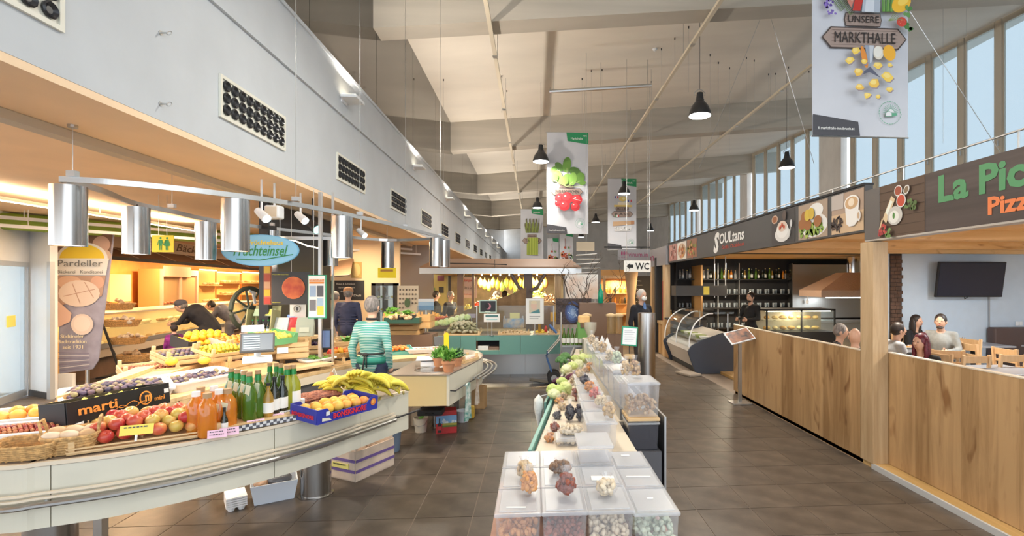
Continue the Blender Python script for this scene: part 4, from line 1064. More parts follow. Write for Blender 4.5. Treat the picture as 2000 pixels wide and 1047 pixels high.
REDGR = fruit_mat('red_grape',[(.50,.10,.06),(.60,.30,.12),(.30,.04,.05)],.3,20,.8)
DATE = fruit_mat('date_skin',[(.30,.09,.05),(.42,.15,.08),(.20,.06,.04)],.5,20,.8)
def hide_proto(o):
    me = o.data; bpy.data.objects.remove(o,do_unlink=True); return me
ME = {}
ME['apple'] = hide_proto(base_obj(apple_mb(),APPLE)); ME['orange'] = hide_proto(base_obj(MB().ball((0,0,0),.040,12,8),ORANGE)); ME['manda'] = hide_proto(base_obj(MB().ball((0,0,0),(.034,.034,.028),12,8),MANDA))
ME['plum'] = hide_proto(base_obj(MB().ball((0,0,0),(.024,.020,.019),10,6),PLUM)); ME['small'] = hide_proto(base_obj(MB().ball((0,0,0),(.022,.020,.018),8,6),YELF)); ME['lemon'] = hide_proto(base_obj(MB().lathe([(.001,-.05),(.012,-.042),(.030,-.015),(.030,.015),(.012,.042),(.001,.05)],10),LEMON))
ME['peach'] = hide_proto(base_obj(MB().ball((0,0,0),(.044,.042,.038),12,8),MANGO)); ME['grape'] = hide_proto(base_obj(MB().ball((0,0,0),(.012,.011,.011),8,5),REDGR)); ME['date'] = hide_proto(base_obj(MB().ball((0,0,0),(.02,.010,.009),8,5),DATE))
def at(px,py,z): return P(px,py,Z=z)
# apples in the front crate
t = crate('fruit_crate','shallow pine crate of apples at the counter\'s front edge',at(268,868,.91) + V((-.07,.16,.012)),R(31),.66,.42,.05,4)
T = mat_of(t); fill(T,ME['apple'],'apple','red and yellow apple in the pine crate at the counter front','apple','apples in the front crate',.64,.40,.015,.042,1,.045)
fill(T,ME['apple'],'apple','red and yellow apple in the pine crate at the counter front','apple','apples in the front crate',.56,.34,.072,.042,1,.02,.12)
def card(px,py,z,w_,h,rz,m,label,lines=2,tilt=-15,stick=0):
    p = at(px,py,z); t = thing('price_card',label,'price card',p,rz,'price cards',rx=R(tilt))
    MB().box(-w_ / 2,w_ / 2,0,.003,stick,stick + h).mk('card',m,t)
    if stick: MB().cyl((0,.006,0),(0,.006,stick + .01),.006,n=8).mk('holder',PAPER,t)
    T_ = Matrix.Translation((-w_ / 2,-.001,stick)) @ frame((0,0,0),(1,0,0),(0,0,1)); pr = Print(T_); pr.step = .0006; q = random.Random(int(px))
    for j in range(lines):
        x = w_ * .12
        while x < w_ * .82:
            dx = q.uniform(.03,.12) * w_; pr.rect(x,h * (.70 - j * .36),dx,h * .12,(.10,.08,.10)); x += dx + w_ * .04
    pr.mk(t,'writing',W=0)
    return t
card(264,862,1.03,.15,.055,R(20),YELC,'yellow price card standing among the apples',1,-20,.035)
# box with the marti print
t = crate('fruit_carton','black carton with orange market lettering beside the apples',V((-2.93,3.62,1.0)),R(76),.66,.22,.15,-6,'carton',BLACK,notch=1)
FB = Matrix.Translation(t.location) @ t.rotation_euler.to_matrix().to_4x4()
ff = frame((-.32,-.116,0),(1,0,0),(0,0,1)); o = MB().box(-.25,.25,-.08,.08,0,.07).mk('wooden_block',PINE); o.location = (-2.93,3.62,.905); o.rotation_euler = (0,0,R(76)); tag(o,'pine block under the black lettered carton','block')
text('marti',ff @ Matrix.Translation((.05,.055,0)),.23,flat((.85,.30,.05)),t,height=.058,W=0,bold=.02)
pr = Print(ff); pr.ell(.47,.075,.045,.05,(.85,.33,.05)); pr.ell(.47,.075,.035,.04,(.02,.02,.02)); 
for k in range(14): pr.line(.27 + k * .012,.045 + .016 * math.sin(k * .6),.282 + k * .012,.045 + .016 * math.sin(k * .6 + .6),.004,(.85,.33,.05)); pr.line(.27 + k * .012,.06 - .016 * math.sin(k * .6),.282 + k * .012,.06 - .016 * math.sin(k * .6 + .6),.004,(.85,.33,.05))
pr.rect(.575,.085,.035,.03,(.8,.8,.8)); pr.mk(t,'print',W=0)
text('m',ff @ Matrix.Translation((.448,.052,.022)),.044,flat((.85,.33,.05)),t,height=.045,W=0,bold=.03)
text('mini',ff @ Matrix.Translation((.53,.040,.002)),.075,flat((.85,.33,.05)),t,height=.03,W=0,bold=.02)
fill(mat_of(t),ME['lemon'],'lemon','yellow lemon in the black carton','lemon','lemons in the black carton',.60,.20,.05,.034,1,.02)
# foam trays of plums
for i,(px,py,rz,lab) in enumerate(((232,782,42,'left white foam tray heaped with dark plums'),(385,752,72,'right white foam tray of small plums below the pine crates'))):
    t = crate('foam_tray',lab,at(px,py,.975),R(rz),.66,.36,.085,6,'foam',FOAM,cat='tray')
    fill(mat_of(t),ME['plum'],'plum',('dark plum heaped in the left white foam tray','small plum in the right white foam tray')[i],'plum',('plums in the left foam tray','plums in the right foam tray')[i],.60,.32,.05,.023,2 if i == 0 else 1,.03 if i == 0 else .01,.0 if i == 0 else .35)
t = crate('foam_tray','white tray of yellow peaches at the far left',at(80,850,.92) + V((-.10,.16,0)),R(22),.62,.24,.11,8,'foam',FOAM,cat='tray')
fill(mat_of(t),ME['peach'],'peach','yellow peach in the tray at the far left','peach','peaches in the far left tray',.58,.22,.07,.042,1,.02)
t = crate('foam_tray','white tray of red grapes at the left edge',at(42,872,.92) + V((-.02,.06,0)),R(20),.50,.20,.09,8,'foam',FOAM,cat='tray')
fill(mat_of(t),ME['grape'],'grape','red grape in the tray at the left edge','grape','red grapes in the left tray',.46,.17,.06,.0125,2,.02)
# wicker baskets
def basket(label,loc,rz,w_,d,h,tilt=0,handle=False,m=WICKER):
    t = thing('wicker_basket',label,'basket',loc,rz,rx=R(tilt))
    rows = 7
    for j in range(rows):
        k = j / (rows - 1); sx = w_ / 2 * (.80 + .20 * k); sy = d / 2 * (.78 + .22 * k); z = .012 + k * (h - .02)
        pts = []
        for q in range(40):
            a = 2 * PI * q / 40; c,s = math.cos(a),math.sin(a); f = 1 + .018 * (1 if (q + j) % 2 else -1)
            pts.append((sx * math.copysign(abs(c) ** .55,c) * f,sy * math.copysign(abs(s) ** .55,s) * f,z))
        MB().tube(pts,h / rows * .60,6,closed=True).mk('weave_row',m,t,S=1)
    n = 16
    for q in range(n):
        a = 2 * PI * q / n; c,s = math.cos(a),math.sin(a); cx,sy_ = math.copysign(abs(c) ** .55,c),math.copysign(abs(s) ** .55,s)
        MB().cyl((w_ / 2 * .80 * cx,d / 2 * .78 * sy_,0),(w_ / 2 * cx,d / 2 * sy_,h),.006,n=5).mk('stake',m,t)
    MB().rbox((0,0,.008),(w_ * .72,d * .70,.012)).mk('base',m,t)
    if handle:
        for s in (-1,1): MB().tube([(s * w_ / 2,-.03,h),(s * (w_ / 2 + .01),-.02,h + .08),(s * (w_ / 2 + .005),.02,h + .08),(s * w_ / 2,.04,h)],.008,6).mk('handle',m,t,S=1)
    return t
basket('flat wicker basket at the left edge of the counter',at(34,903,.912) + V((-.03,.10,0)),R(12),.30,.15,.10,12)
bk_ = basket('wicker basket with handles holding bread rolls, beside the apples',at(122,893,.912) + V((-.05,.13,0)),R(22),.25,.18,.12,10,True)
BREAD = fruit_mat('bread_crust',[(.50,.28,.12),(.66,.45,.26),(.78,.66,.52)],.6,10,.5)
ME['roll'] = hide_proto(base_obj(MB().ball((0,0,0),(.05,.034,.030),12,8),BREAD))
for i in range(6): put(ME['roll'],'bread_roll',mat_of(bk_) @ V((-.075 + .075 * (i % 3),-.035 + .07 * (i // 3),.11)),'floury bread roll in the handled wicker basket','bread','rolls in the handled basket',rot=Euler((0,.2,rnd.uniform(0,3))))
# paper-wrapped bundle behind the apples
t = MB().ball((0,0,.04),(.10,.06,.05),14,8).mk('paper_bag',mat('crumpled_paper',(.75,.60,.42),.7,bump=1.0,bscale=25),S=1); t.location = at(352,822,.93); tag(t,'crumpled paper bag behind the apple crate','bag')
# ---- juice jars, bottles
JUICE = glass_mat('amber_juice',(.95,.55,.12),.55,.06,body=(.80,.30,.03))
GRNG = glass_mat('green_bottle_glass',(.35,.55,.12),.6,.06,body=(.10,.22,.02))
LIME = glass_mat('lime_juice_glass',(.65,.70,.15),.7,.06,body=(.38,.40,.03))
WINE = mat('dark_wine_glass',(.012,.018,.012),.08,spec=.8); GOLD = glass_mat('golden_bottle',(.85,.65,.25),.5,.06,body=(.55,.34,.07))
CORK = mat('cork_cap',(.45,.28,.14),.6); FOILG = mat('green_foil',(.02,.22,.05),.3,.3)
def bottle(name,label,loc,h,r_,glass,cap,group=None,lab=None,neckfoil=None,tagc=False,cat='bottle',shoulder=.55):
    t = thing(name,label,cat,loc,rnd.uniform(0,6),group); nr = r_ * .36
    MB().lathe([(r_ * .85,0),(r_,.012),(r_,h * shoulder),(r_ * .85,h * (shoulder + .08)),(nr * 1.15,h * (shoulder + .22)),(nr,h * .90),(nr * 1.1,h * .93),(nr,h * .96)],16).mk('glass_body',glass,t,S=1)
    gb = t.children[0]; MB().lathe([(nr * 1.12,h * .92),(nr * 1.15,h),(0,h)],12).mk('cap',cap,gb,S=1)
    if neckfoil: MB().lathe([(nr * 1.3,h * (shoulder + .24)),(nr * 1.12,h * .91)],12).mk('neck_foil',neckfoil,gb,S=1)
    if lab: MB().lathe([(r_ * 1.012,h * .12),(r_ * 1.012,h * .42)],16).mk('label',lab,gb,S=1)
    if tagc:
        t.rotation_euler = (0,0,0)
        MB().rbox((.012,-r_ * 1.0,h * .60),(.032,.003,.11),(R(14),R(18),0)).mk('hang_tag',mat('cream_tag',(.74,.74,.52),.6),t)
        MB().rbox((.012,-r_ * 1.05,h * .645),(.016,.004,.016),(R(14),R(18),0)).mk('tag_seal',flat((.8,.25,.08)),t)
    return t
i = 0
for px,py in ((383,848),(405,852),(428,842),(392,836),(418,833),(445,840)):
    t = thing('juice_jar','squat glass jar of amber juice, between the apples and the green bottles','jar',at(px,py,.912),0,'amber juice jars')
    MB().lathe([(.048,0),(.054,.01),(.054,.18),(.046,.21),(.028,.235),(.022,.255)],16).mk('glass_body',JUICE,t,S=1)
    MB().lathe([(.025,.25),(.025,.282),(0,.282)],12).mk('cap',CORK if i % 2 else PAPER,t,S=1)
    if i in (2,5): MB().rbox((0,-.05,.15),(.045,.003,.10),(R(8),R(15),0)).mk('hang_tag',mat('cream_tag',(.74,.74,.52),.6),t)
    i += 1
t = bottle('oil_bottle','small dark oil bottle in front of the amber jars',at(438,846,.912),.17,.022,WINE,BLACKM,lab=PAPER,cat='bottle',shoulder=.5)
for px,py in ((452,820),(464,824),(477,828),(487,832),(504,826)): bottle('juice_bottle','tall green glass bottle with a paper hang tag',at(px,py - 12,.952),.335,.047,GRNG,CORK,'tagged green bottles',neckfoil=FOILG,tagc=True)
for px,py in ((527,800),(540,800),(549,803)): bottle('juice_bottle','green glass bottle in the back row behind the tagged bottles',at(px,py - 8,.952),.335,.042,GRNG,CORK,'back row of green bottles',neckfoil=FOILG)
for px,py,s in ((561,808,'left'),(573,806,'right')): bottle('juice_bottle',s + ' of two cloudy lime green bottles beside the blue carton',at(px,py - 8,.952),.335,.050,LIME,CORK,lab=PAPER if s == 'right' else None,neckfoil=FOILG)
for px,py,s in ((536,816,'left'),(552,812,'right')): bottle('wine_bottle',s + ' of two dark wine bottles among the green ones',at(px,py - 8,.952),.27,.036,WINE,BLACKM,lab=PAPER)
bottle('spirit_bottle','golden bottle with a white label in front of the dark wine bottles',at(524,813,.952),.24,.034,GOLD,BLACKM,lab=PAPER)
bottle('wine_bottle','short dark bottle with pale label left of the golden bottle',at(514,810,.952),.21,.028,WINE,BLACKM,lab=PAPER)
t = crate('bottle_riser','low pine box with gingham edge under the bottles',at(512,832,.912) + V((-.075,.10,0)),R(46),.60,.28,.036,0,'slat',PINE,rows=1,cat='riser')
mb = [MB(),MB()]
for k in range(26): mb[k % 2].box(-.28 + k * .0215,-.28 + k * .0215 + .0205,-.152,-.147,.002,.019); mb[(k + 1) % 2].box(-.28 + k * .0215,-.28 + k * .0215 + .0205,-.152,-.147,.019,.036)
mb[0].mk('gingham_dark',flat((.10,.10,.12)),t,kind='stuff'); mb[1].mk('gingham_light',flat((.7,.7,.7)),t,kind='stuff')
MB().box(-.295,.295,-.135,.135,.0345,.0395).mk('lid',PINE,t)
for k,(px,py,m,lab) in enumerate(((424,855,PINKC,'pink price card at the foot of the amber jars'),(448,850,PINKC,'pink price card before the small oil bottle'),(500,834,PINKC,'pink price card below the tagged green bottles'),(540,822,PINKC,'pink price card below the golden bottle'),(561,815,PAPER,'white price card between two pink ones'),(583,808,PINKC,'pink price card left of the blue carton'))):
    card(px,py,.915,.105,.05,R(25 + k * 5),m,lab)
# ---- blue carton, brown nuts, bananas
BLUEC = mat('blue_carton',(.035,.045,.36),.45)
t = crate('fruit_carton','blue fruit carton with red lettering beside the bananas',at(655,806,.912),R(60),.54,.30,.105,4,'carton',BLUEC)
ff = frame((-.27,-.158,0),(1,0,0),(0,0,1))
text('BONSIGNORE',ff @ Matrix.Translation((.125,.018,0)),.30,flat((.70,.03,.05)),t,height=.042,W=0,bold=.03)
pr = Print(ff); pr.ell(.49,.066,.026,.028,(.75,.22,.04)); pr.ell(.485,.07,.014,.014,(.85,.42,.10)); pr.poly([(.03,.02),(.11,.015),(.09,.035),(.03,.045)],(.75,.72,.60)); pr.rect(.06,.055,.03,.03,(.8,.8,.78)); pr.mk(t,'print',W=0)
ef = frame((-.276,.15,0),(0,-1,0),(0,0,1)); text('BONSIGNORE',ef @ Matrix.Translation((.03,.03,0)),.24,flat((.70,.03,.05)),t,height=.03,W=0,bold=.03)
fill(mat_of(t),ME['peach'],'nectarine','yellow nectarine in the blue carton','nectarine','nectarines in the blue carton',.50,.27,.015,.041,1,.02)
t = crate('fruit_crate','flat crate of brown dates behind the blue carton',at(617,785,.93),R(56),.42,.26,.05,6,'slat',FOAM,rows=1)
fill(mat_of(t),ME['date'],'date','brown date in the flat crate behind the blue carton','date','dates behind the blue carton',.40,.24,.02,.0125,2,.015,flatrot=True)
BANA = fruit_mat('banana_peel',[(.62,.56,.06),(.80,.64,.06),(.86,.70,.10)],.45,6,.5); BSTEM = mat('banana_stem',(.36,.30,.08),.6)
def banana_mb(bend=1.0):
    pts = []; rs = []
    for k in range(9):
        a = -1.0 + 2.0 * k / 8; ang = a * .75 * bend; pts.append((.115 * math.sin(ang),0,.115 * (math.cos(ang) - 1)))
        rs.append([.006,.012,.0165,.018,.0185,.018,.0165,.011,.006][k])
    return MB().tube(pts,rs,6)
bpr = banana_mb().mk('banana',BANA,None,S='all'); BME = hide_proto(bpr)
def bunch(px,py,z,rz,lab_i,n=5,lean=.4):
    t = thing('banana_bunch','bunch of yellow bananas heaped at the counter end','bananas',at(px,py,z),rz,'banana bunches at the counter end')
    for k in range(n):
        o = bpy.data.objects.new('banana',BME); COL.objects.link(o); o.parent = t
        f = (k - (n - 1) / 2)
        o.location = (0,f * .034,.10 + .01 * math.cos(f)); o.rotation_euler = Euler((f * .18,lean + rnd.uniform(-.08,.08),f * .12)); o.scale = (1.2,1.25,1.2)
    MB().cyl((.105,-.05,.055 - lean * .1),(.105,.05,.055 - lean * .1),.010,.010,6).mk('crown',BSTEM,t)
for px,py,z,rz in ((650,778,.93,40),(668,772,.95,100),(690,764,1.0,60),(712,760,1.02,20),(700,778,.93,75),(724,772,.95,130),(740,778,.92,35),(746,766,.97,80),(764,772,.93,15),(772,768,.97,50),(752,760,1.02,0),(664,764,1.0,30),(640,772,.95,60),(700,752,1.08,90),(678,760,1.03,150),(728,758,1.03,55),(716,784,.92,10)):
    bunch(px,py,z - .02,R(rz),0)
t = thing('carry_bag','brown paper carrier bag with looped handles behind the bananas','bag',at(662,768,.906) + V((-.12,.14,0)),R(20))
MB().lathe([(.035,0),(.06,.015),(.055,.085),(.022,.14),(.010,.17)],12,sy=.6).mk('bag_body',mat('brown_wrap',(.50,.24,.10),.5,bump=.6,bscale=18),t,S=1)
MB().tube([(.0,0,.15),(.02,0,.21),(.04,0,.15),(.045,0,.08)],.005,5).mk('handle',PAPER,t)
# ---- crates on the inner rack
t = crate('fruit_crate','pine crate of dark plums on the rack, left of the yellow fruit',at(352,704,1.09) + V((0,.05,0)),R(58),.46,.36,.10,8)
fill(mat_of(t),ME['plum'],'plum','blue plum in the left pine crate of the rack','plum','plums in the left rack crate',.43,.33,.04,.023,1,.03)
t = crate('fruit_crate','pine crate of small yellow fruit on the rack between two plum crates',at(428,698,1.10) + V((0,.05,0)),R(64),.44,.36,.10,8)
fill(mat_of(t),ME['small'],'mirabelle','small yellow plum in the middle pine crate of the rack','mirabelle','yellow plums in the middle rack crate',.42,.33,.04,.022,2,.03)
t = crate('fruit_crate','pine crate of purple plums on the rack below the touch scale',at(488,690,1.10) + V((0,.05,0)),R(70),.42,.36,.10,8)
fill(mat_of(t),ME['plum'],'plum','purple plum in the crate below the touch scale','plum','plums in the crate below the scale',.39,.33,.04,.023,1,.03)
t = crate('fruit_crate','low pine crate of dark figs and green labels at the rack\'s left end',at(290,730,1.00),R(48),.44,.30,.09,8)
fill(mat_of(t),ME['date'],'fig','dried fig in the low crate at the rack\'s left end','fig','figs in the low left crate',.41,.27,.04,.016,1,.02)
t = crate('fruit_carton','black carton of bright oranges on the rack',at(392,678,1.15) + V((0,.05,0)),R(60),.52,.40,.13,10,'carton',BLACKM)
fill(mat_of(t),ME['orange'],'orange','bright orange in the black carton on the rack','orange','oranges in the black carton',.49,.37,.03,.040,2,.03)
t = crate('fruit_crate','pale carton of red mandarins behind the touch scale',at(456,676,1.15) + V((0,.05,0)),R(66),.48,.38,.10,10,'carton',mat('pale_carton',(.62,.58,.55),.6))
fill(mat_of(t),ME['manda'],'mandarin','red mandarin in the pale carton behind the touch scale','mandarin','mandarins behind the scale',.45,.35,.03,.034,1,.03)
t = crate('fruit_carton','white carton with green edge holding lemons, behind the touch scale',P(532,668,d=5.9),R(74),.40,.34,.12,8,'carton',mat('green_white_carton',(.18,.50,.22),.5))
fill(mat_of(t),ME['lemon'],'lemon','pale lemon in the green edged carton','lemon','lemons in the green edged carton',.37,.31,.03,.032,1,.02)
t = crate('fruit_crate','low pine crate of red dates in front of the touch scale',at(458,714,1.0) + V((-.02,.03,0)),R(74),.38,.26,.09,6,'slat',rows=1)
DSC = t
for px,py,lab in ((335,692,'left'),(399,690,'right')):
    t = MB().lathe([(.001,-.03),(.03,-.035),(.055,-.01),(.055,.012),(.03,.034),(.008,.026),(.010,.05),(.001,.052)],14).mk('pumpkin',fruit_mat('pumpkin_skin_' + lab,[(.80,.46,.03),(.85,.55,.06)],.4),S='all'); t.location = at(px,py + 14,1.12); tag(t,lab + ' small orange pumpkin on the rack edge below the plum crates','pumpkin')
# touch scale
p = at(503,706,1.12)
t = thing('touch_scale','shop scale with tilted touch screen on the fruit rack','scale',p,R(28))
MB().rbox((0,.02,.02),(.26,.26,.05)).mk('base',PLAST,t,bevel=.01)
MB().cyl((0,.05,.04),(0,.05,.16),.03,n=12).mk('neck',PLAST,t)
MB().rbox((0,0,.19),(.30,.03,.21),(R(-28),0,R(-4))).mk('screen_housing',ANTHR,t,bevel=.008)
MB().rbox((0,-.0150,.1980),(.265,.006,.175),(R(-28),0,R(-4))).mk('screen',mat('scale_screen',(.09,.12,.16),.4,emit=((.35,.48,.60),.10)),t)
mb = MB()
for k in range(6): mb.rbox((-.05,-.0182 + .4695 * (k - 2.5) * .025,.2005 + .883 * (k - 2.5) * .025),(.14,.004,.014),(R(-28),0,R(-4)))
mb.mk('screen_rows',emat('screen_rows',(.32,.40,.46),.1),[c for c in t.children if c.name.startswith('screen') and 'housing' not in c.name][0],kind='stuff')
MB().rbox((-.04,.06,.33),(.20,.03,.07),(R(-12),0,0)).mk('customer_display',PLAST,t,bevel=.006)
MB().rbox((.22,-.03,.10),(.10,.004,.06),(R(-20),0,0)).mk('price_tag',PAPER,t)
# shelf things right of the scale
t = crate('produce_box','slatted pine box standing on end below the coffee packs',P(548,700,d=6.2),R(20),.30,.30,.24,0,rows=3)
t = MB().box(-.30,.30,-.22,.22,0,.03).mk('serving_board',PINE); t.location = P(585,717,d=5.9); t.rotation_euler = (0,0,R(60)); tag(t,'flat white-edged board left of the man','board')
t = basket('shallow wicker basket of red and yellow peppers',P(648,700,d=6.35) + V((0,.15,-.02)),R(50),.34,.22,.08)
PEPR = fruit_mat('pepper_skin',[(.60,.04,.02),(.75,.15,.03),(.80,.45,.04)],.25,2,.9)
ME['pepper'] = hide_proto(base_obj(MB().lathe([(.001,-.05),(.02,-.045),(.033,-.01),(.036,.02),(.022,.036),(.008,.03),(.008,.05),(.001,.05)],10),PEPR))
fill(mat_of(t),ME['pepper'],'pepper','shiny pepper in the shallow wicker basket','pepper','peppers in the wicker basket',.30,.19,.04,.036,1,.02)
t = crate('produce_box','slatted pine box with leafy greens left of the man',P(678,690,d=6.7) + V((0,.1,0)),R(30),.42,.32,.20,8,rows=3)
t2 = crate('fruit_carton','dark low carton with small red mark, left of the man',P(668,708,d=6.55),R(30),.38,.16,.07,6,'carton',BLACKM)
def leaf_clump(name,label,cat,loc,r_,h,n,m,lw=.03,seed=1,parent=None,group=None,curl=.5):
    q = random.Random(seed); mb = MB()
    for i in range(n):
        a = q.uniform(0,2 * PI); e = q.uniform(.2,1.4); L = q.uniform(.5,1.0)
        b = V((q.uniform(-.4,.4) * r_,q.uniform(-.4,.4) * r_,q.uniform(0,.3) * h)); d = V((math.cos(a) * math.cos(e) * r_ * L,math.sin(a) * math.cos(e) * r_ * L,math.sin(e) * h * L))
        s = d.cross(V((0,0,1))); s = s.normalized() * lw * q.uniform(.6,1.2) if s.length > 1e-6 else V((lw,0,0)); up = V((0,0,.012))
        mb.add([b,b + d * .5 + s + up,b + d,b + d * .5 - s + up,b + d * .5 + up * 2],[(0,1,4),(1,2,4),(2,3,4),(3,0,4)])
    o = mb.mk(name,m,parent,S=0)
    if parent is None: o.location = loc; tag(o,label,cat,group)
    else: o.location = loc
    return o
LEAF = mat('herb_leaf',(.08,.26,.03),.5,col2=(.22,.45,.07),scale=14); LEAFD = mat('dark_leaf',(.05,.13,.05),.55,col2=(.10,.22,.09),scale=12); LEAFY = mat('lettuce_leaf',(.40,.52,.10),.5,col2=(.62,.70,.25),scale=9)
leaf_clump('leafy_greens','bunch of leafy greens in the slatted box left of the man','greens',mat_of(t) @ V((0,0,.12)),.15,.12,60,LEAF,.03,3)
for k,(px,py,d,w_,h,lab) in enumerate(((640,724,6.15,.50,.07,'left low pine box on the inner counter, left of the man'),(676,712,6.45,.40,.07,'right low pine box on the inner counter, left of the man'),(562,700,6.0,.34,.20,'tall slatted pine box right of the touch scale'))):
    q = P(px,py,d=d); crate('produce_box',lab,(q.x,q.y + .12,q.z),R(58 if k < 2 else 25),w_,.28,h,0,rows=1 if k < 2 else 3)
q = P(612,708,d=6.1); t = crate('foam_tray','white tray of green beans beside the pepper basket',(q.x,q.y + .1,q.z),R(58),.42,.20,.03,4,'foam',FOAM,cat='tray'); leaf_clump('green_beans','','',(0,0,.02),.16,.05,60,LEAF,.008,9,parent=t)
q = P(606,690,d=6.5); t = crate('grape_crate','small crate of dark blue grapes below the pine shelf',(q.x,q.y,q.z),R(20),.26,.24,.12,0,rows=2)
fill(mat_of(t),ME['plum'],'dark_grape','dark blue grape in the small crate below the pine shelf','grape','dark grapes below the pine shelf',.24,.22,.06,.022,2,.02,m=mat('grape_skin',(.04,.02,.07),.3))
# ---- under the counter
t = thing('egg_carton_stack','stack of white moulded egg cartons on the floor under the counter','egg cartons',P(460,990,Z=0),R(35))
for k in range(5):
    mb = MB()
    for i in range(2):
        for j in range(3): mb.lathe([(.022,0),(.034,.035)],8,(-.036 + i * .072,-.07 + j * .07,k * .018))
    mb.rbox((0,0,k * .018 + .04),(.15,.22,.012)); mb.mk('egg_carton',FOAM,t)
t = thing('storage_tub','white plastic tub of bagged goods on the floor under the counter','tub',P(524,982,Z=0) + V((0,.10,0)),R(28))
mb = MB(); n0 = [(-.15,-.10,0),(.15,-.10,0),(.15,.10,0),(-.15,.10,0)]; n1 = [(-.18,-.125,.17),(.18,-.125,.17),(.18,.125,.17),(-.18,.125,.17)]; n2 = [(a * .95,b * .93,c) for a,b,c in n1]; n3 = [(a * .94,b * .92,.01) for a,b,c in n0]
mb.add(n0 + n1 + n2 + n3,[(3,2,1,0)] + [(k * 4 + i,k * 4 + (i + 1) % 4,k * 4 + 4 + (i + 1) % 4,k * 4 + 4 + i) for k in range(3) for i in range(4)] + [(12,13,14,15)]).mk('tub_shell',mat('white_plastic',(.72,.76,.82),.35),t)
MB().ball((.04,0,.16),(.10,.09,.06),12,7).mk('filled_bag',mat('grey_bag',(.12,.12,.13),.25,bump=1,bscale=22),t,S=1); MB().ball((-.10,0,.15),(.06,.08,.04),10,6).mk('filled_bag',mat('tan_bag',(.45,.28,.18),.4,bump=1,bscale=22),t,S=1)
cw = P(700,942,Z=0); t = crate('storage_crate','pale wooden crate with purple bands and yellow label on the floor',P(712,925,Z=0) + V((-.05,.08,0)),R(62),.50,.36,.30,0,'slat',mat('pale_poplar',(.62,.50,.40),.7,var=.12,scale=6),rows=3)
PURP = flat((.16,.10,.30))
for z in (.098,.198):
    MB().box(-.252,.252,-.190,-.187,z - .014,z + .014).mk('purple_band',PURP,t); MB().box(-.260,-.257,-.18,.18,z - .014,z + .014).mk('purple_band',PURP,t)
MB().box(-.265,-.258,-.10,.12,.115,.165).mk('paper_label',mat('yellow_label',(.75,.68,.22),.6),t)
text('SAUERKRAUT',frame((-.2655,.10,.145),(0,-1,0),(0,0,1)),.17,BLACKM,t,height=.014,W=0)
t = thing('waste_bin','blue grey plastic bin under the counter end','bin',P(763,880,Z=0),0); MB().lathe([(.10,0),(.13,.36),(.138,.37),(.128,.37)],18).mk('bin_shell',mat('blue_grey_plastic',(.20,.27,.38),.4),t,S=1); MB().lathe([(.140,.34),(.140,.375)],18).mk('bin_rim',mat('blue_grey_rim',(.16,.22,.32),.4),t,S=1)
# ================================================================== MIDDLE: sink counter, dried fruit counter, green counter
# ---- counter with the sink
SL = line2([(-.953,5.58),(-.86,6.05),(-.74,6.72),(-.76,7.25),(-.95,7.62),(-1.3,7.8)],6)
LFT = [(-1.62,5.63),(-1.58,6.2),(-1.55,6.9)]
sc = thing('sink_counter','cream and yellow counter with a round steel sink and herb pots','counter',(-1.2,6.3,0))
MB().box(-1.62,-.953,5.60,5.63,.545,.885).mk('end_panel',YELLOWP,sc,W=1)
for a,b in ((0,.42),(.42,.72),(.72,1)):
    c = cut(SL,a + .002,b - .002); MB().strip(c,.545,.885,offset_line(c,.03)).mk('fascia_panel',CREAMP,sc,W=1)
SKC = V((-1.20,5.90,.9)); outerp = [(-1.625,5.595),(-.945,5.575)] + SL[1:] + [(-1.5,7.6),(-1.56,6.9),(-1.59,6.2)]
n = 40; mb = MB(); vs = []; ctr = V((SKC.x,SKC.y))
def ray_out(a):
    best = None; dx,dy = math.cos(a),math.sin(a); k = len(outerp)
    for i in range(k):
        (x0,y0),(x1,y1) = outerp[i],outerp[(i + 1) % k]; ex,ey = x1 - x0,y1 - y0; den = dx * ey - dy * ex
        if abs(den) < 1e-9: continue
        t_ = ((x0 - ctr.x) * ey - (y0 - ctr.y) * ex) / den; u_ = ((x0 - ctr.x) * dy - (y0 - ctr.y) * dx) / den
        if t_ > 0 and -1e-6 <= u_ <= 1 + 1e-6 and (best is None or t_ < best): best = t_
    return (ctr.x + dx * best,ctr.y + dy * best)
angs = sorted([2 * PI * i / n for i in range(n)] + [math.atan2(y - ctr.y,x - ctr.x) % (2 * PI) for x,y in outerp]); n = len(angs)
for z in (.9,.886):
    for a in angs: vs.append((ctr.x + .19 * math.cos(a),ctr.y + .19 * math.sin(a),z))
    for a in angs: vs.append(ray_out(a) + (z,))
fs = []
for i in range(n):
    j = (i + 1) % n; fs += [(i,n + i,n + j,j),(2 * n + i,2 * n + j,3 * n + j,3 * n + i),(n + i,3 * n + i,3 * n + j,n + j)]
mb.add(vs,fs).mk('worktop',mat('brown_steel_top',(.42,.36,.31),.3,.6),sc,W=1)
MB().lathe([(.205,.901),(.205,.906),(.19,.906),(.18,.87),(.14,.80),(.03,.775),(.0,.775)],32,(SKC.x,SKC.y,0)).mk('sink_bowl',STEEL,sc,S=1,W=1)
for k,off in enumerate((-.07,-.13,-.19)):
    c = cut(SL,.26,.98); MB().tube([(x,y,.74 + .0 * k) for x,y in offset_line(c,off)],.014,8).mk('bumper_tube',STEELF,sc,S=1,W=1)
MB().tube([(-.95,5.62,.71),(-.885,5.60,.71),(-.80,6.1,.71),(-.74,6.35,.71)],.008,6).mk('towel_rod',DARKM,sc,W=1)
for x,y in ((-1.25,6.75),): MB().lathe([(.15,0),(.128,.014),(.128,.545)],24,(x,y,0)).mk('drum_leg',STEEL,sc,S=1,W=1)
MB().box(-1.55,-1.0,5.66,6.9,.55,.58).mk('under_shelf',WORKT,sc,W=1)
TERRA = mat('terracotta',(.52,.24,.12),.7)
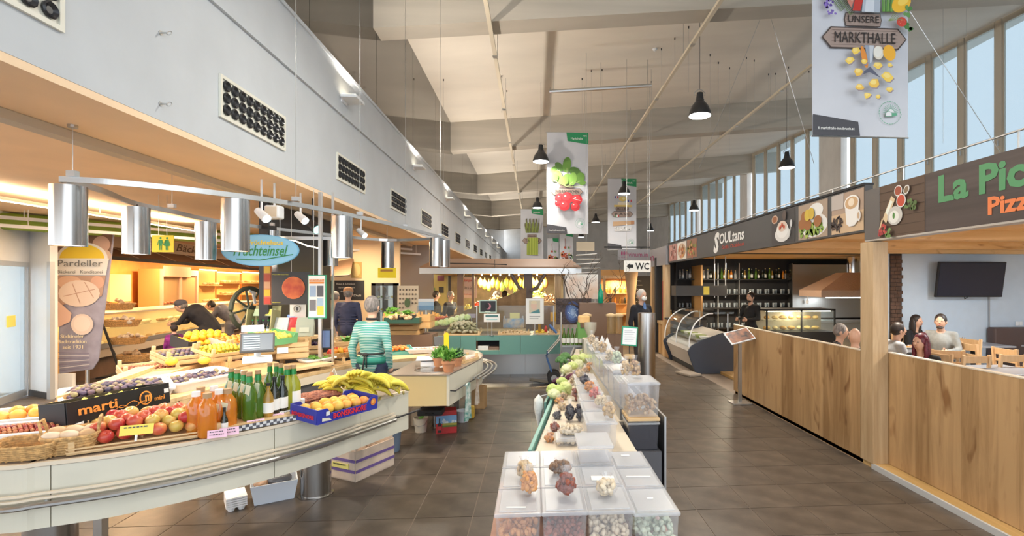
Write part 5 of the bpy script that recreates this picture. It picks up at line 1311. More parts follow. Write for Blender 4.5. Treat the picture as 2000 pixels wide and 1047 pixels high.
def herb_pot(label,px,py,z,s,m,seed,leafn=90):
    t = thing('herb_pot',label,'potted herb',at(px,py,z))
    MB().lathe([(.055 * s,0),(.075 * s,.10 * s),(.085 * s,.10 * s),(.085 * s,.135 * s),(.07 * s,.135 * s),(.06 * s,.11 * s),(0,.11 * s)],18).mk('pot',TERRA,t,S=1)
    leaf_clump('foliage','','',(0,0,.12 * s),.15 * s,.16 * s,leafn,m,.022 * s,seed,parent=t)
herb_pot('terracotta pot of parsley at the corner of the sink counter',876,726,.9,.95,LEAF,1)
herb_pot('leafy basil pot behind the round sink',856,716,.9,.8,LEAF,2)
herb_pot('dark rosemary pot behind the terracotta parsley pot',893,715,.9,.8,LEAFD,3)
herb_pot('small chive pot at the back of the sink counter',866,704,.9,.7,LEAF,4)
t = thing('weighing_scale','white weighing scale with a flat tray on the sink counter','scale',at(838,716,.9) + V((-.02,.1,0)),R(10))
MB().rbox((0,0,.03),(.20,.22,.06)).mk('base',PLAST,t,bevel=.01); MB().rbox((0,0,.085),(.30,.26,.02)).mk('weigh_tray',PLAST,t,bevel=.008); MB().cyl((0,0,.06),(0,0,.08),.03,n=10).mk('stem',PLAST,t)
p = at(872,690,.9); t = thing('sign_stand','upright yellow rounded sign on the sink counter','sign',p); MB().rbox((0,0,.01),(.07,.06,.02)).mk('foot',BLACKM,t)
MB().prism([(-.035,.02),(.035,.02),(.035,.27),(.025,.295),(0,.305),(-.025,.295),(-.035,.27)],.015,frame((0,0,0),*FACE_CAM)).mk('panel',mat('yellow_sign',(.90,.72,.02),.5),t)
t = crate('produce_tray','small wooden tray of garlic and radishes at the end of the sink counter',at(915,708,.9) + V((-.05,.1,0)),R(70),.40,.18,.05,0,rows=1,cat='tray')
fill(mat_of(t),ME['manda'],'garlic_bulb','pale garlic bulb in the small tray at the counter end','garlic','garlic in the small tray',.37,.15,.01,.028,1,m=mat('garlic_skin',(.72,.58,.50),.6))
# ---- under the sink counter
t = thing('wine_carton','red carton with a landscape print and wine bottle on the floor','carton',P(868,848,Z=0) + V((0,.12,0)),R(12))
MB().box(-.13,.13,-.10,.10,0,.29).mk('carton_body',mat('red_carton',(.52,.03,.03),.5),t,bevel=.003)
pr = Print(frame((-.13,-.101,0),*FACE_CAM)); pr.rect(0,.13,.26,.10,(.22,.42,.68)); pr.dots(.16,.155,.09,.02,9,.02,[(.75,.8,.85)],2); pr.rect(.08,.105,.18,.03,(.42,.36,.06)); pr.rect(.08,.085,.18,.022,(.13,.18,.04)); pr.rect(.025,.02,.04,.12,(.03,.02,.02)); pr.rect(.037,.14,.016,.06,(.03,.02,.02)); pr.rect(.025,.05,.04,.05,(.5,.05,.05)); pr.mk(t,'landscape_print',W=0)
pr = Print(frame((.131,-.10,0),(0,1,0),(0,0,1))); pr.rect(.01,.10,.18,.14,(.15,.20,.10)); pr.rect(.05,.03,.05,.15,(.03,.03,.03)); pr.mk(t,'side_print',W=0)
t = thing('bucket','beige plastic bucket with a leaf in it on the floor','bucket',P(822,843,Z=0)); MB().lathe([(.07,0),(.09,.18),(.096,.185),(.086,.185),(.068,.01),(0,.01)],20).mk('bucket_shell',mat('beige_plastic',(.62,.55,.44),.5),t,S=1); MB().tube([(-.092,0,.17),(-.07,-.08,.11),(0,-.105,.09),(.07,-.08,.11),(.092,0,.17)],.004,5).mk('bail_handle',STEELF,t); leaf_clump('leaf','','',(0,0,.14),.05,.06,6,LEAF,.03,2,parent=t)
t = MB().box(-.06,.06,-.12,.12,0,.24).mk('cardboard_box',mat('beige_card',(.60,.48,.34),.7),bevel=.003); t.location = P(812,836,Z=0) + V((-.02,.22,0)); tag(t,'plain beige cardboard box behind the bucket','box')
t = thing('equipment_case','flat black case on top of the cartons below the sink','case',(-1.28,6.22,.30)); MB().rbox((0,0,.03),(.30,.2,.07)).mk('case_body',BLACKM,t,bevel=.012); MB().tube([(-.05,-.105,.03),(-.04,-.13,.03),(.04,-.13,.03),(.05,-.105,.03)],.006,6).mk('handle',BLACKM,t)
t = MB().lathe([(.075,0),(.10,.15),(.105,.155),(.092,.155),(.07,.01),(0,.01)],18).mk('plastic_tub',mat('white_plastic',(.72,.76,.82),.35),S=1); t.location = P(902,826,Z=0) + V((0,.08,0)); tag(t,'small white tub under the hanging towel','tub')
def towel(label,px,x,y,z,w_,h,base,spot_,seed):
    t = thing('hanging_towel',label,'towel',(x,y,z),R(78)); mb = MB(); vs = []; fs = []; nx,nz = 10,10
    for s in (0,1):
        for j in range(nz + 1):
            for i in range(nx + 1):
                u_,v_ = i / nx,j / nz; vs.append(((u_ - .5) * w_ * (.7 + .3 * v_),-.02 - .004 * s + .018 * math.sin(u_ * 12 + seed) * v_,-v_ * h))
    K = (nx + 1) * (nz + 1)
    for j in range(nz):
        for i in range(nx): q = j * (nx + 1) + i; fs += [(q,q + 1,q + nx + 2,q + nx + 1),(K + q,K + q + nx + 1,K + q + nx + 2,K + q + 1)]
    mb.add(vs,fs).mk('cloth',mat('towel_%d' % seed,base,.85,scale=16,col2=spot_),t,S=1)
    MB().tube([(-w_ * .35,-.012,.0),(0,-.016,.012),(w_ * .35,-.012,0)],.012,6).mk('fold',mat('towel_%d' % seed,base),t,S=1)
towel('white towel with green leaf print on the counter rod',900,-.815,5.98,.705,.20,.42,(.72,.76,.72),(.08,.28,.24),1)
towel('cream patterned tea towel beside the leaf print towel',920,-.745,6.34,.705,.12,.32,(.62,.55,.46),(.40,.28,.20),2)
t = thing('paper_bag','tall open brown paper bag on the floor at the end of the sink counter','bag',P(936,796,Z=0),R(-10)); KR = mat('kraft_paper',(.42,.26,.12),.7,var=.08)
for a in (MB().box(-.10,.10,-.07,-.066,0,.34),MB().box(-.10,.10,.066,.07,0,.34),MB().box(-.10,-.096,-.066,.066,0,.34),MB().box(.096,.10,-.066,.066,0,.34),MB().box(-.096,.096,-.066,.066,0,.004)): a.mk('bag_wall',KR,t)
t = MB().rbox((0,0,.09),(.12,.08,.18)).mk('paper_sack',mat('yellow_sack',(.72,.46,.06),.6,bump=.5,bscale=20),bevel=.02); t.location = P(917,820,Z=0) + V((0,.08,0)); tag(t,'small yellow sack beside the white tub','sack')
# inner counter goods right of the man
t = crate('fruit_carton','turquoise carton of orange mandarins right of the man',P(775,694,d=7.25) + V((0,.1,0)),R(24),.36,.26,.11,6,'carton',mat('turquoise_carton',(.15,.48,.42),.5))
fill(mat_of(t),ME['manda'],'mandarin','orange mandarin in the turquoise carton','mandarin','mandarins in the turquoise carton',.33,.23,.04,.034,1,.03)
t = crate('foam_tray','flat white tray on the inner counter behind the sink',P(826,690,d=7.35) + V((0,.12,0)),R(16),.55,.26,.05,0,'foam',FOAM,cat='tray')
fill(mat_of(t),ME['plum'],'radish','pale red radish in the flat tray behind the sink','radish','radishes in the flat tray',.46,.2,.02,.023,1,0,.4,m=mat('radish_skin',(.55,.25,.16),.5))
t = thing('tablet_stand','black tablet on a slanted stand on the inner counter','tablet',P(862,678,d=7.5),R(20)); MB().rbox((0,0,.09),(.22,.012,.16),(R(-35),0,0)).mk('tablet',BLACK,t,bevel=.003); MB().rbox((0,.06,.04),(.08,.10,.01),(R(35),0,0)).mk('prop',BLACKM,t)
card(752,700,.88,.12,.07,R(18),PAPER,'white price card on the inner counter right of the man')
# ---- green counter further back
GY = 9.78
gl = P(826,655,Y=GY).x - .5; gr = P(1096,655,Y=GY).x
gc = thing('green_counter','sea green counter across the middle of the hall on a steel plinth','counter',(-.8,GY,0))
nx0,nx1 = P(930,665,Y=GY).x,P(975,665,Y=GY).x
for a,b in ((gl,-1.45),(-1.45,nx0),(nx1,-.28),(-.28,gr)): MB().box(a + .003,b - .003,GY,GY + .03,.53,.9).mk('fascia_panel',GREENP,gc,W=1)
MB().box(nx0,nx1,GY,GY + .03,.80,.9).mk('fascia_panel',GREENP,gc,W=1); MB().box(nx0,nx1,GY,GY + .03,.53,.61).mk('fascia_panel',GREENP,gc,W=1)
MB().box(nx0,nx1,GY + .28,GY + .30,.60,.8).mk('niche_back',BLACKM,gc,W=1)
MB().box(gl,gr,GY + .031,GY + .9,.87,.9).mk('worktop',WORKT,gc,W=1); MB().box(gl,gr,GY + .031,GY + .5,.53,.56).mk('under_shelf',WORKT,gc,W=1)
for a,b in ((gl,-1.2),(-1.2,-.2),(-.2,gr)): MB().box(a + .002,b - .002,GY + .75,GY + .80,0,.53).mk('plinth_panel',STEELF,gc,W=1)
for k in range(7):
    t = MB().box(-.10,.10,-.09,.09,0,.018).mk('paper_pad',[PAPER,mat('brown_pad',(.26,.17,.12),.6)][k % 2]); t.location = (nx0 + (.13 if k % 2 == 0 else .34),GY + .14,.612 + .0195 * (k // 2)); tag(t,('white' if k % 2 == 0 else 'brown') + ' pad stacked in the niche of the green counter','pad',('white' if k % 2 == 0 else 'brown') + ' pads in the niche')
NUTB = fruit_mat('nut_shell',[(.40,.26,.13),(.60,.44,.26),(.70,.55,.36)],.6,20,.8)
GING = fruit_mat('green_gourd',[(.22,.22,.12),(.38,.36,.22),(.45,.42,.30)],.6,12,.8)
def lumps(name,label,cat,loc,w_,d,h,r_,n,m,seed=1,parent=None):
    """an uncountable heap: many small lumps, one mesh"""
    q = random.Random(seed); mb = MB()
    for i in range(n):
        x,y = q.uniform(-1,1),q.uniform(-1,1); z = h * (1 - x * x) * (1 - y * y) * q.uniform(.5,1)
        mb.ball((x * w_ / 2,y * d / 2,z + r_ * .5),(r_ * q.uniform(.7,1.3),r_ * q.uniform(.6,1),r_ * q.uniform(.6,.9)),6,4,(q.random() * 3,q.random() * 3,q.random() * 3))
    o = mb.mk(name,m,parent,S='all',kind='stuff'); o.location = loc
    if parent is None: o['label'] = label; o['category'] = cat
    return o
lumps('red_dates','','',(0,0,.04),.33,.2,.04,.016,130,DATE,8,parent=DSC)
t = crate('produce_tray','wooden tray of grey green gourds on the green counter',P(905,652,Y=GY + .3),0,.70,.45,.05,5,rows=1,cat='tray')
ME['gourd'] = hide_proto(base_obj(MB().ball((0,0,0),(.07,.032,.030),10,6),GING))
fill(mat_of(t),ME['gourd'],'gourd','grey green gourd heaped on the green counter','gourd','gourds on the green counter',.66,.42,.01,.036,3,.08,sq=1.5)
for k,(pa,pb,nm,lab,m) in enumerate(((972,1034,'nut_tray','tray of pale nuts on the green counter',NUTB),(1042,1070,'nut_tray','tray of golden dried fruit on the green counter',YELF),(1073,1094,'nut_tray','tray of brown nuts at the right end of the green counter',NUTB))):
    a,b = P(pa,650,Y=GY + .1).x,P(pb,650,Y=GY + .1).x
    t = crate(nm,lab,((a + b) / 2,GY + .3,.9),0,b - a,.38,.04,0,rows=1,cat='tray')
    lumps('tray_contents',lab.replace('tray of','heap of') + ' tray','nuts',(0,0,.015),(b - a) * .9,.33,.06,.018,130,m,k,parent=t)
t = thing('jute_board','burlap covered sloping display board behind the green counter','display board',(-1.0,GY + .95,.9))
vs = [(P(835,640,Y=GY + .95).x + 1.0,0,0),(P(1028,640,Y=GY + .95).x + 1.0,0,0),(P(1028,640,Y=GY + .95).x + 1.0,0,.95),(P(1000,640,Y=GY + .95).x + 1.0,0,.80),(P(835,640,Y=GY + .95).x + 1.0,0,.16)]
BURL = mat('brown_burlap',(.22,.13,.06),.85,var=.2,scale=8,bump=.4,bscale=120)
MB().add(vs + [(a,.06,c) for a,b,c in vs],[(4,3,2,1,0),(5,6,7,8,9)] + [(i,(i + 1) % 5,(i + 1) % 5 + 5,i + 5) for i in range(5)]).mk('cloth_panel',BURL,t)
MB().box(vs[0][0],vs[1][0],-.03,0,0,.05).mk('base_rail',PINE,t)
# veg heap on the burlap slope
CABB = fruit_mat('cabbage_leaf',[(.45,.56,.16),(.62,.68,.30),(.72,.74,.48)],.5,8,.6)
def veg_head_mb(r_=.075):
    mb = MB(); q = random.Random(4)
    for k in range(16):
        a = k * 2.4; e = -0.2 + k * .09; c = V((math.cos(a) * math.cos(e),math.sin(a) * math.cos(e),math.sin(e))) * r_ * .45
        mb.ball(c,(r_ * .62,r_ * .5,r_ * .42),8,5,(q.random(),q.random(),a))
    return mb
ME['cabbage'] = hide_proto(base_obj(veg_head_mb(),CABB))
for k in range(16):
    f = k / 15; px = 852 + 52 * f; z = 1.06 + .12 * f
    put(ME['cabbage'],'lettuce',P(px + (k % 3) * 6,633 - 14 * f,Y=GY + .75 - .12 * (k % 3)),'pale green lettuce on the slope left of the burlap board','lettuce','lettuces left of the burlap board')
for k in range(9): put(ME['manda'],'tomato',P(852 + k * 6.5,622 - .6 * (k % 4),Y=GY + 1.25),'red tomato behind the pale lettuces','tomato','tomatoes behind the lettuces',sc=1.4,m=mat('tomato_skin',(.62,.10,.03),.3))
vt = MB().box(P(838,640,Y=GY + 1.0).x,P(915,640,Y=GY + 1.0).x,GY + .92,GY + 1.45,.7,1.08).mk('veg_shelf',BROWNM); tag(vt,'brown shelf under the lettuces','shelf')
# picture stands on the counter
def stand_card(label,pa,ya,pb,yb,y,m,border=None,group=None,post_=True,name='display_card',cat='display card'):
    a,b = P(pa,yb,Y=y),P(pb,ya,Y=y); w_,h = b.x - a.x,b.z - a.z
    t = thing(name,label,cat,(a.x + w_ / 2,y,.9 if post_ else a.z),0,group); z0 = a.z - (.9 if post_ else a.z)
    MB().box(-w_ / 2,w_ / 2,0,.012,z0,z0 + h).mk('panel',border or m,t)
    e = .06 * w_; MB().box(-w_ / 2 + e,w_ / 2 - e,-.003,0,z0 + e,z0 + h - e).mk('face',m,t)
    if post_: MB().cyl((0,.012,0),(0,.012,z0 + h * .5),.008,n=6).mk('post',STEELF,t); MB().cyl((0,.012,0),(0,.012,.01),.05,n=12).mk('foot',STEELF,t)
    return t,frame((a.x,y - .004,a.z),*FACE_CAM),w_,h
t,M,w_,h = stand_card('framed picture of a glowing crescent above the green counter',936,586,970,611,GY + .05,BLACK,mat('pale_green_frame',(.45,.60,.52),.5))
pr = Print(M); pr.ell(w_ * .52,h * .5,w_ * .16,h * .26,(.45,.18,.22)); pr.ell(w_ * .44,h * .54,w_ * .14,h * .22,(.012,.012,.014)); pr.rect(w_ * .35,h * .08,w_ * .3,h * .06,(.7,.7,.6)); pr.mk(t,'crescent_print')
t,M,w_,h = stand_card('white scale display with a dark stripe below the crescent picture',945,613,976,629,GY,PAPER); pr = Print(M); pr.rect(w_ * .1,h * .6,w_ * .8,h * .25,(.08,.20,.20)); pr.rect(w_ * .15,h * .25,w_ * .7,h * .1,(.35,.6,.6)); pr.mk(t,'display_print')
t,M,w_,h = stand_card('white poster with a portrait photograph on the green counter',1027,583,1062,633,GY + .06,PAPER)
pr = Print(M); pr.rect(w_ * .18,h * .42,w_ * .62,h * .5,(.62,.55,.42)); pr.ell(w_ * .45,h * .72,w_ * .17,h * .17,(.72,.50,.38)); pr.poly([(w_ * .2,h * .42),(w_ * .8,h * .42),(w_ * .75,h * .58),(w_ * .5,h * .52)],(.10,.26,.28)); pr.ell(w_ * .45,h * .84,w_ * .17,h * .07,(.72,.60,.40)); pr.rect(w_ * .2,h * .28,w_ * .6,h * .03,(.3,.3,.3)); pr.rect(w_ * .2,h * .2,w_ * .5,h * .03,(.4,.4,.4)); pr.mk(t,'portrait_print')
stand_card('yellow price card on the burlap board',996,611,1015,626,GY + .9,mat('pale_yellow_card',(.74,.64,.20),.6)); stand_card('mauve price card beside the lettuces',912,613,929,621,GY + .55,mat('mauve_card',(.46,.36,.48),.6)); stand_card('orange price card right of the portrait poster',1075,610,1087,628,GY + .5,mat('orange_card',(.85,.42,.03),.6))
t,M,w_,h = stand_card('wide dark poster of a blue star cluster',1086,583,1155,634,GY + .02,mat('starfield_print',(.035,.022,.020),.5,col2=(.10,.06,.05),scale=30))
pr = Print(M)
for rx,ry,c in ((.22,.42,(.06,.08,.20)),(.17,.34,(.10,.16,.38)),(.12,.25,(.18,.30,.58)),(.06,.14,(.40,.55,.80))): pr.ell(w_ * .47,h * .48,w_ * rx,h * ry,c,n=24)
pr.dots(w_ * .47,h * .5,w_ * .15,h * .35,12,.012,[(.75,.85,.95),(.6,.75,.95)],3); pr.mk(t,'star_print')
t = crate('photo_board','small framed photo of nuts lying on the nut tray',P(1003,640,Y=GY + .45),0,.42,.02,.20,0,'slat',mat('blue_photo',(.12,.26,.45),.5,col2=(.6,.4,.25),scale=9),rows=1,cat='photo')
bottle('mustard_bottle','tall amber bottle on the green counter',P(1054,648,Y=GY + .1),.30,.032,GOLD,CORK)
bottle('sauce_bottle','small red sauce bottle beside the amber bottle',P(1066,648,Y=GY + .12),.14,.03,mat('red_sauce',(.5,.04,.03),.3),BLACKM)
# hand truck
p = P(1082,736,Z=0)
t = thing('hand_truck','blue hand truck with black wheels parked by the green counter','hand truck',(p.x - .03,9.5,0),R(0))
HB = mat('blue_truck_paint',(.06,.14,.34),.4)
for s in (-.14,.14):
    wl = MB().lathe([(.03,-.03),(.125,-.025),(.13,0),(.125,.025),(.03,.03)],20).mk('wheel',BLACKM,t,S=1); wl.rotation_euler = (PI / 2,0,0); wl.location = (0,s,.13)
    MB().lathe([(.0,-.034),(.06,-.034),(.06,.034),(0,.034)],14).mk('hub',STEELF,wl)
    MB().tube([(-.02,s,.16),(-.14,s,.52),(-.12,s,.60)],.018,8).mk('frame_tube',HB,t,S=1); MB().tube([(-.12,s,.60),(.10,s,.84),(.14,s,.95)],.014,8).mk('handle_tube',STEELF,t,S=1); MB().tube([(.05,s,.98),(-.08,s,1.12)],.022,8).mk('grip',HB,t,S=1)
for x,z in ((-.05,.3),(-.11,.46),(.0,.72)): MB().cyl((x,-.15,z),(x,.15,z),.010,n=6).mk('crossbar',HB,t)
MB().rbox((-.26,.0,.05),(.42,.26,.012),(0,R(9),0)).mk('toe_plate',BLACKM,t)
# ---- dried fruit counter (right foreground)
DL = lambda y: -.02 + .135 * (y - 3.2)
tb = thing('slatted_table','low wooden slatted table under the front plastic boxes','table',(.22,2.6,0))
for k in range(9): MB().box(-.215 + k * .099,-.215 + k * .099 + .085,2.12,3.08,.65,.675).mk('slat',mat('pinkish_slat',(.52,.30,.22),.6,var=.15),tb,W=1)
MB().box(-.225,.685,2.09,2.118,.62,.68).mk('front_rail',PINE,tb,W=1)
for x in (-.2,.64):
    for y in (2.14,3.02): MB().box(x,x + .04,y,y + .04,0,.648).mk('leg',PINE,tb,W=1)
    MB().box(x,x + .03,2.12,3.08,.60,.648).mk('side_rail',PINE,tb,W=1)
dc = thing('dried_fruit_counter','long tapering counter with teal edge covered in bags and plastic boxes','counter',(.45,5,0))
def taper(y0,y1,z0,z1,x0f,x1): return MB().add([(x0f(y0),y0,z0),(x1,y0,z0),(x1,y1,z0),(x0f(y1),y1,z0),(x0f(y0),y0,z1),(x1,y0,z1),(x1,y1,z1),(x0f(y1),y1,z1)],BF)
TEAL = mat('teal_edge',(.16,.40,.34),.4)
taper(3.14,3.83,.80,.83,lambda y: DL(y) + .03,.655).mk('worktop',LINO,dc,W=1); taper(3.83,8.2,.80,.83,lambda y: DL(y) + .03,.91).mk('worktop',LINO,dc,W=1)
taper(3.86,8.2,.30,.80,lambda y: DL(y) + .10,.90).mk('body',mat('grey_body',(.20,.21,.22),.5),dc,W=1)
MB().beam((DL(3.12),3.12,.83),(DL(5.0),5.0,.83),.022,.06).mk('edge_rail',TEAL,dc,W=1); MB().beam((DL(5.0),5.0,.83),(DL(8.2),8.2,.83),.022,.06).mk('edge_rail',STEELF,dc,W=1)
MB().rbox((DL(4.65) - .06,4.65,.68),(.02,.3,.30),(0,0,R(-8))).mk('teal_side_box',GREENP,dc,W=1)
taper(3.86,7.4,.83,.92,lambda y: .67,.905).mk('step',STEELF,dc,W=1)
for x,y in ((.3,3.5),(.8,3.5),(.6,7.8),(.85,7.8)): MB().box(x,x + .05,y,y + .05,0,.30).mk('leg',STEELF,dc,W=1)
MB().box(.931,.945,3.5,6.2,.25,.95).mk('steel_side',STEELF,dc,W=1)
MB().cyl((.97,4.55,.35),(.97,4.55,1.18),.012,n=8).mk('vertical_rail',STEELF,dc,W=1)
MB().tube([(.945,3.95,.60),(1.0,3.95,.60),(1.0,3.95,.78),(.945,3.95,.78)],.008,6).mk('door_handle',CHROME,dc,W=1)
cl_ = thing('steel_column','stout brushed steel column at the side of the dried fruit counter','column',(1.58,6.9,0)); MB().lathe([(.123,0),(.123,1.50),(0,1.50)],28).mk('shaft',STEEL,cl_,S=1); MB().lathe([(.145,0),(.145,.02),(.123,.02)],28).mk('foot_ring',STEELF,cl_,S=1)
def pbox(label,x,y,z,w_,d,h,contents=None,seed=0,fillh=.45,group=None,tint=None,paper=None,rim=True):
    t = thing('plastic_box',label,'plastic box',(x,y,z),0,group); e = .93
    b0 = [(-w_ / 2 * e,-d / 2 * e,0),(w_ / 2 * e,-d / 2 * e,0),(w_ / 2 * e,d / 2 * e,0),(-w_ / 2 * e,d / 2 * e,0)]; b1 = [(-w_ / 2,-d / 2,h),(w_ / 2,-d / 2,h),(w_ / 2,d / 2,h),(-w_ / 2,d / 2,h)]
    MB().add(b0 + b1,[(3,2,1,0)] + [(i,(i + 1) % 4,(i + 1) % 4 + 4,i + 4) for i in range(4)]).mk('tub',tint or PLASTIC,t,bevel=.012,seg=3)
    MB().rbox((0,0,h + .006),(w_ + .012,d + .012,.018)).mk('lid',LIDP,t,bevel=.007,seg=3)
    if rim: MB().rbox((0,0,h + .0165),(w_ - .03,d - .03,.005)).mk('lid_panel',LIDP,t,bevel=.002)
    if paper: MB().rbox((paper[0] * w_,paper[1] * d,h + .020),(paper[2],paper[3],.002),(0,0,R(-3))).mk('paper_slip',PAPER,t)
    if contents:
        q = random.Random(seed); mb = MB()
        for i in range(150):
            r_ = q.uniform(.010,.016); mb.ball((q.uniform(-.46,.46) * w_ * e,q.uniform(-.46,.46) * d * e,.012 + h * fillh * q.random() ** .6),(r_ * 1.3,r_,r_ * .7),6,4,(q.random() * 3,q.random() * 3,q.random() * 3))
        mb.mk('contents',contents,t,S='all',kind='stuff')
    return t
APRI = fruit_mat('dried_apricot',[(.55,.22,.07),(.68,.34,.12)],.5,20,.3); RAIS = fruit_mat('dried_cranberry',[(.20,.05,.03),(.32,.09,.05),(.16,.05,.04)],.4,20,.3); CASH = fruit_mat('cashew',[(.62,.50,.34),(.74,.64,.48)],.5,20,.3); PIST = fruit_mat('pale_green_seed',[(.42,.48,.34),(.55,.60,.46)],.5,20,.3); NUTS = fruit_mat('mixed_nuts',[(.34,.18,.09),(.55,.38,.20),(.66,.54,.38)],.5,24,.3); PRUN = fruit_mat('prune',[(.012,.012,.02),(.04,.03,.045)],.3,20,.3); GOLDF = fruit_mat('golden_raisin',[(.66,.40,.05),(.78,.52,.08)],.4,20,.3); PINKF = fruit_mat('dried_pink_fruit',[(.52,.12,.11),(.62,.22,.18)],.4,20,.3)
cols = [(-.075,.20),(.135,.20),(.345,.205),(.555,.205)]; ordc = ['left','second','third','right-hand']
rowd = [(2.34,'front'),(2.62,'middle'),(2.90,'rear')]
for r_,(y,rn) in enumerate(rowd):
    for c_,(x,w_) in enumerate(cols):
        con = [APRI,RAIS,CASH,PIST][c_] if r_ == 0 else [NUTS,RAIS,None,None][c_]
        zoff = -.015 if c_ == 3 else 0
        pap = {(0,3): (.0,.05,.03,.012),(1,2): (.05,-.18,.12,.055),(1,3): (0,0,.13,.012),(2,3): (-.05,.2,.05,.014),(0,0): (-.05,-.30,.09,.008)}.get((r_,c_))
        pbox('milky plastic box in the %s row of the low table, %s column' % (rn,ordc[c_]),x,y,.676,w_,.26,.19 + zoff,con,r_ * 4 + c_,.55 if r_ == 0 else .4,'plastic boxes on the low table',paper=pap)
pbox('empty upturned plastic box stacked on the rear row',.345,2.90,.89,.195,.25,.085,None,0,rim=False)
# bags
def bag(label,x,y,z,sx,sy,sz,m,seed,n=70,r_=.013,knot=True,rz=0,group=None):
    t = thing('filled_bag',label,'bag',(x,y,z),rz,group); q = random.Random(seed); mb = MB()
    for i in range(n):
        a = q.uniform(0,2 * PI); e = q.uniform(-1,1); k = q.random() ** .34; ce = math.sqrt(1 - e * e)
        rr = r_ * q.uniform(.75,1.25); mb.ball((sx / 2 * k * ce * math.cos(a) * .92,sy / 2 * k * ce * math.sin(a) * .92,sz / 2 + sz / 2 * k * e * .92),(rr * 1.25,rr,rr * .75),6,4,(q.random() * 3,q.random() * 3,q.random() * 3))
    mb.mk('contents',m,t,S='all',kind='stuff')
    mb = MB(); vs = []; fs = []; nu,nv = 14,9
    for j in range(nv + 1):
        v_ = j / nv; zz = sz * (1.0 * v_) if v_ < .8 else sz * (.8 + (v_ - .8) * (2.6 if knot else 1)); f = math.sin(PI * min(.96,max(.12,v_ * .86 + .08))) ** .6
        if v_ > .8: f = (.30 if knot and j == nv - 1 else .55 if knot else .6)
        for i in range(nu):
            a = 2 * PI * i / nu; w_ = 1 + q.uniform(-.07,.07); vs.append((sx / 2 * 1.06 * f * w_ * math.cos(a),sy / 2 * 1.06 * f * w_ * math.sin(a),zz))
    for j in range(nv):
        for i in range(nu): a = j * nu + i; b = j * nu + (i + 1) % nu; fs.append((a,b,b + nu,a + nu))
    mb.add(vs,fs).mk('clear_film',FILM,t)
    return t
bag('clear bag of pale brown nuts lying on the front left box',-.03,2.40,.892,.085,.09,.10,APRI,1,rz=.3); bag('clear bag of dark dried pears on the second front box',.15,2.37,.892,.095,.09,.10,RAIS,2,rz=.1); bag('clear bag of white cashews on the third front box',.345,2.36,.892,.10,.09,.075,CASH,3,rz=-.4); bag('clear bag of banana chips on the middle row left box',-.055,2.60,.892,.09,.09,.08,NUTS,4,rz=.8); bag('flat bag of dark dried fruit on the middle row second box',.14,2.66,.892,.13,.09,.055,fruit_mat('dried_pear',[(.16,.09,.05),(.30,.18,.11)],.4,20,.3),5,rz=-.2)
BL_ = [((1068,862),APRI,'amber dried fruit beside the teal edge'),((1078,842),RAIS,'dark berries beside the teal edge'),((1083,818),PRUN,'small black prunes beside the teal edge'),((1093,800),NUTS,'crunchy nuts at the head of the teal edge'),((1088,788),APRI,'caramel nuts below the lettuces'),((1096,780),NUTS,'peanuts below the lettuces')]
for k,((px,py),m,lab) in enumerate(BL_): p = at(px,py,.832); bag('small clear bag of ' + lab,p.x + .02,p.y,.832,.075,.07,.06,m,10 + k,40,.011,rz=k)
for px,s in ((1113,'left'),(1132,'right')): p = at(px,822,.832); bag(s + ' of two clear bags of black prunes',p.x,p.y,.832,.075,.07,.13,PRUN,20 + px,60)
p = at(1150,800,.85); bag('clear bag of golden dried mango behind the black prunes',p.x,p.y,.832,.09,.08,.07,GOLDF,30,50)
p = at(1118,872,.832); pbox('low clear box with cashews behind the rear row',p.x,p.y + .08,.832,.21,.18,.035,CASH,40,.8); bag('large flat bag of cashews lying on the low clear box',p.x - .01,p.y + .10,.892,.16,.12,.05,CASH,41,90,.014,knot=False)
for k in range(6):
    y = 3.35 + k * .30; pbox('milky box in the middle lane, %s behind the low table' % ordw[k],.44 + .01 * k,y,.832,.20,.27,.15,None,50 + k,group='middle lane boxes')
for k,(y,m,lab) in enumerate(((3.30,NUTS,'tall clear bag of walnuts standing on the middle lane'),(3.62,CASH,'clear bag of pale almonds behind the walnuts'),(3.90,PINKF,'clear bag of pink dried fruit in the middle lane'),(4.15,APRI,'clear bag of orange apricots behind the pink fruit'),(4.45,PRUN,'clear bag of black prunes farther down the middle lane'),(4.75,NUTS,'clear bag of hazelnuts at the end of the middle lane'))):
    bag(lab,.50 - .012 * k,y,1.006,.09,.08,.11 if k == 0 else .075,m,60 + k,60)
for k,(px,py,m,lab) in enumerate(((1126,772,RAIS,'dried cherries in the left lane'),(1122,742,NUTS,'brown nuts in the left lane'),(1142,728,NUTS,'seeds in the left lane'),(1152,716,APRI,'orange lentils in the left lane'))):
    p = at(px,py + 10,.832); bag('upright clear bag of ' + lab,p.x,p.y,.832,.10,.09,.12,m,70 + k,60)
pbox('large clear box half full of mixed nuts at the right',.785,3.67,.940,.235,.30,.235,NUTS,80,.42)
pbox('dark plastic box at the right below the nut box',.785,3.64,.70,.225,.24,.19,None,81,tint=glass_mat('smoky_plastic',(.35,.36,.40),.5,.2,body=(.10,.10,.12)))
t = MB().rbox((.785,3.64,.927),(.235,.26,.022)).mk('wooden_board',PINE,bevel=.003); tag(t,'wooden board lying on the dark plastic box','board'); t2_ = MB().box(.66,.91,3.50,3.80,.0,.699).mk('grey_cabinet',mat('grey_cabinet',(.09,.09,.10),.5)); tag(t2_,'dark cabinet below the right-hand plastic box','cabinet')
for k in range(8): pbox('tall milky box in the right-hand row, %s behind the nut box' % ordw[k],.785,4.02 + k * .315,.925,.23,.29,.19 + (.03 if k % 2 else 0),None,90 + k,group='tall boxes in the right-hand row')
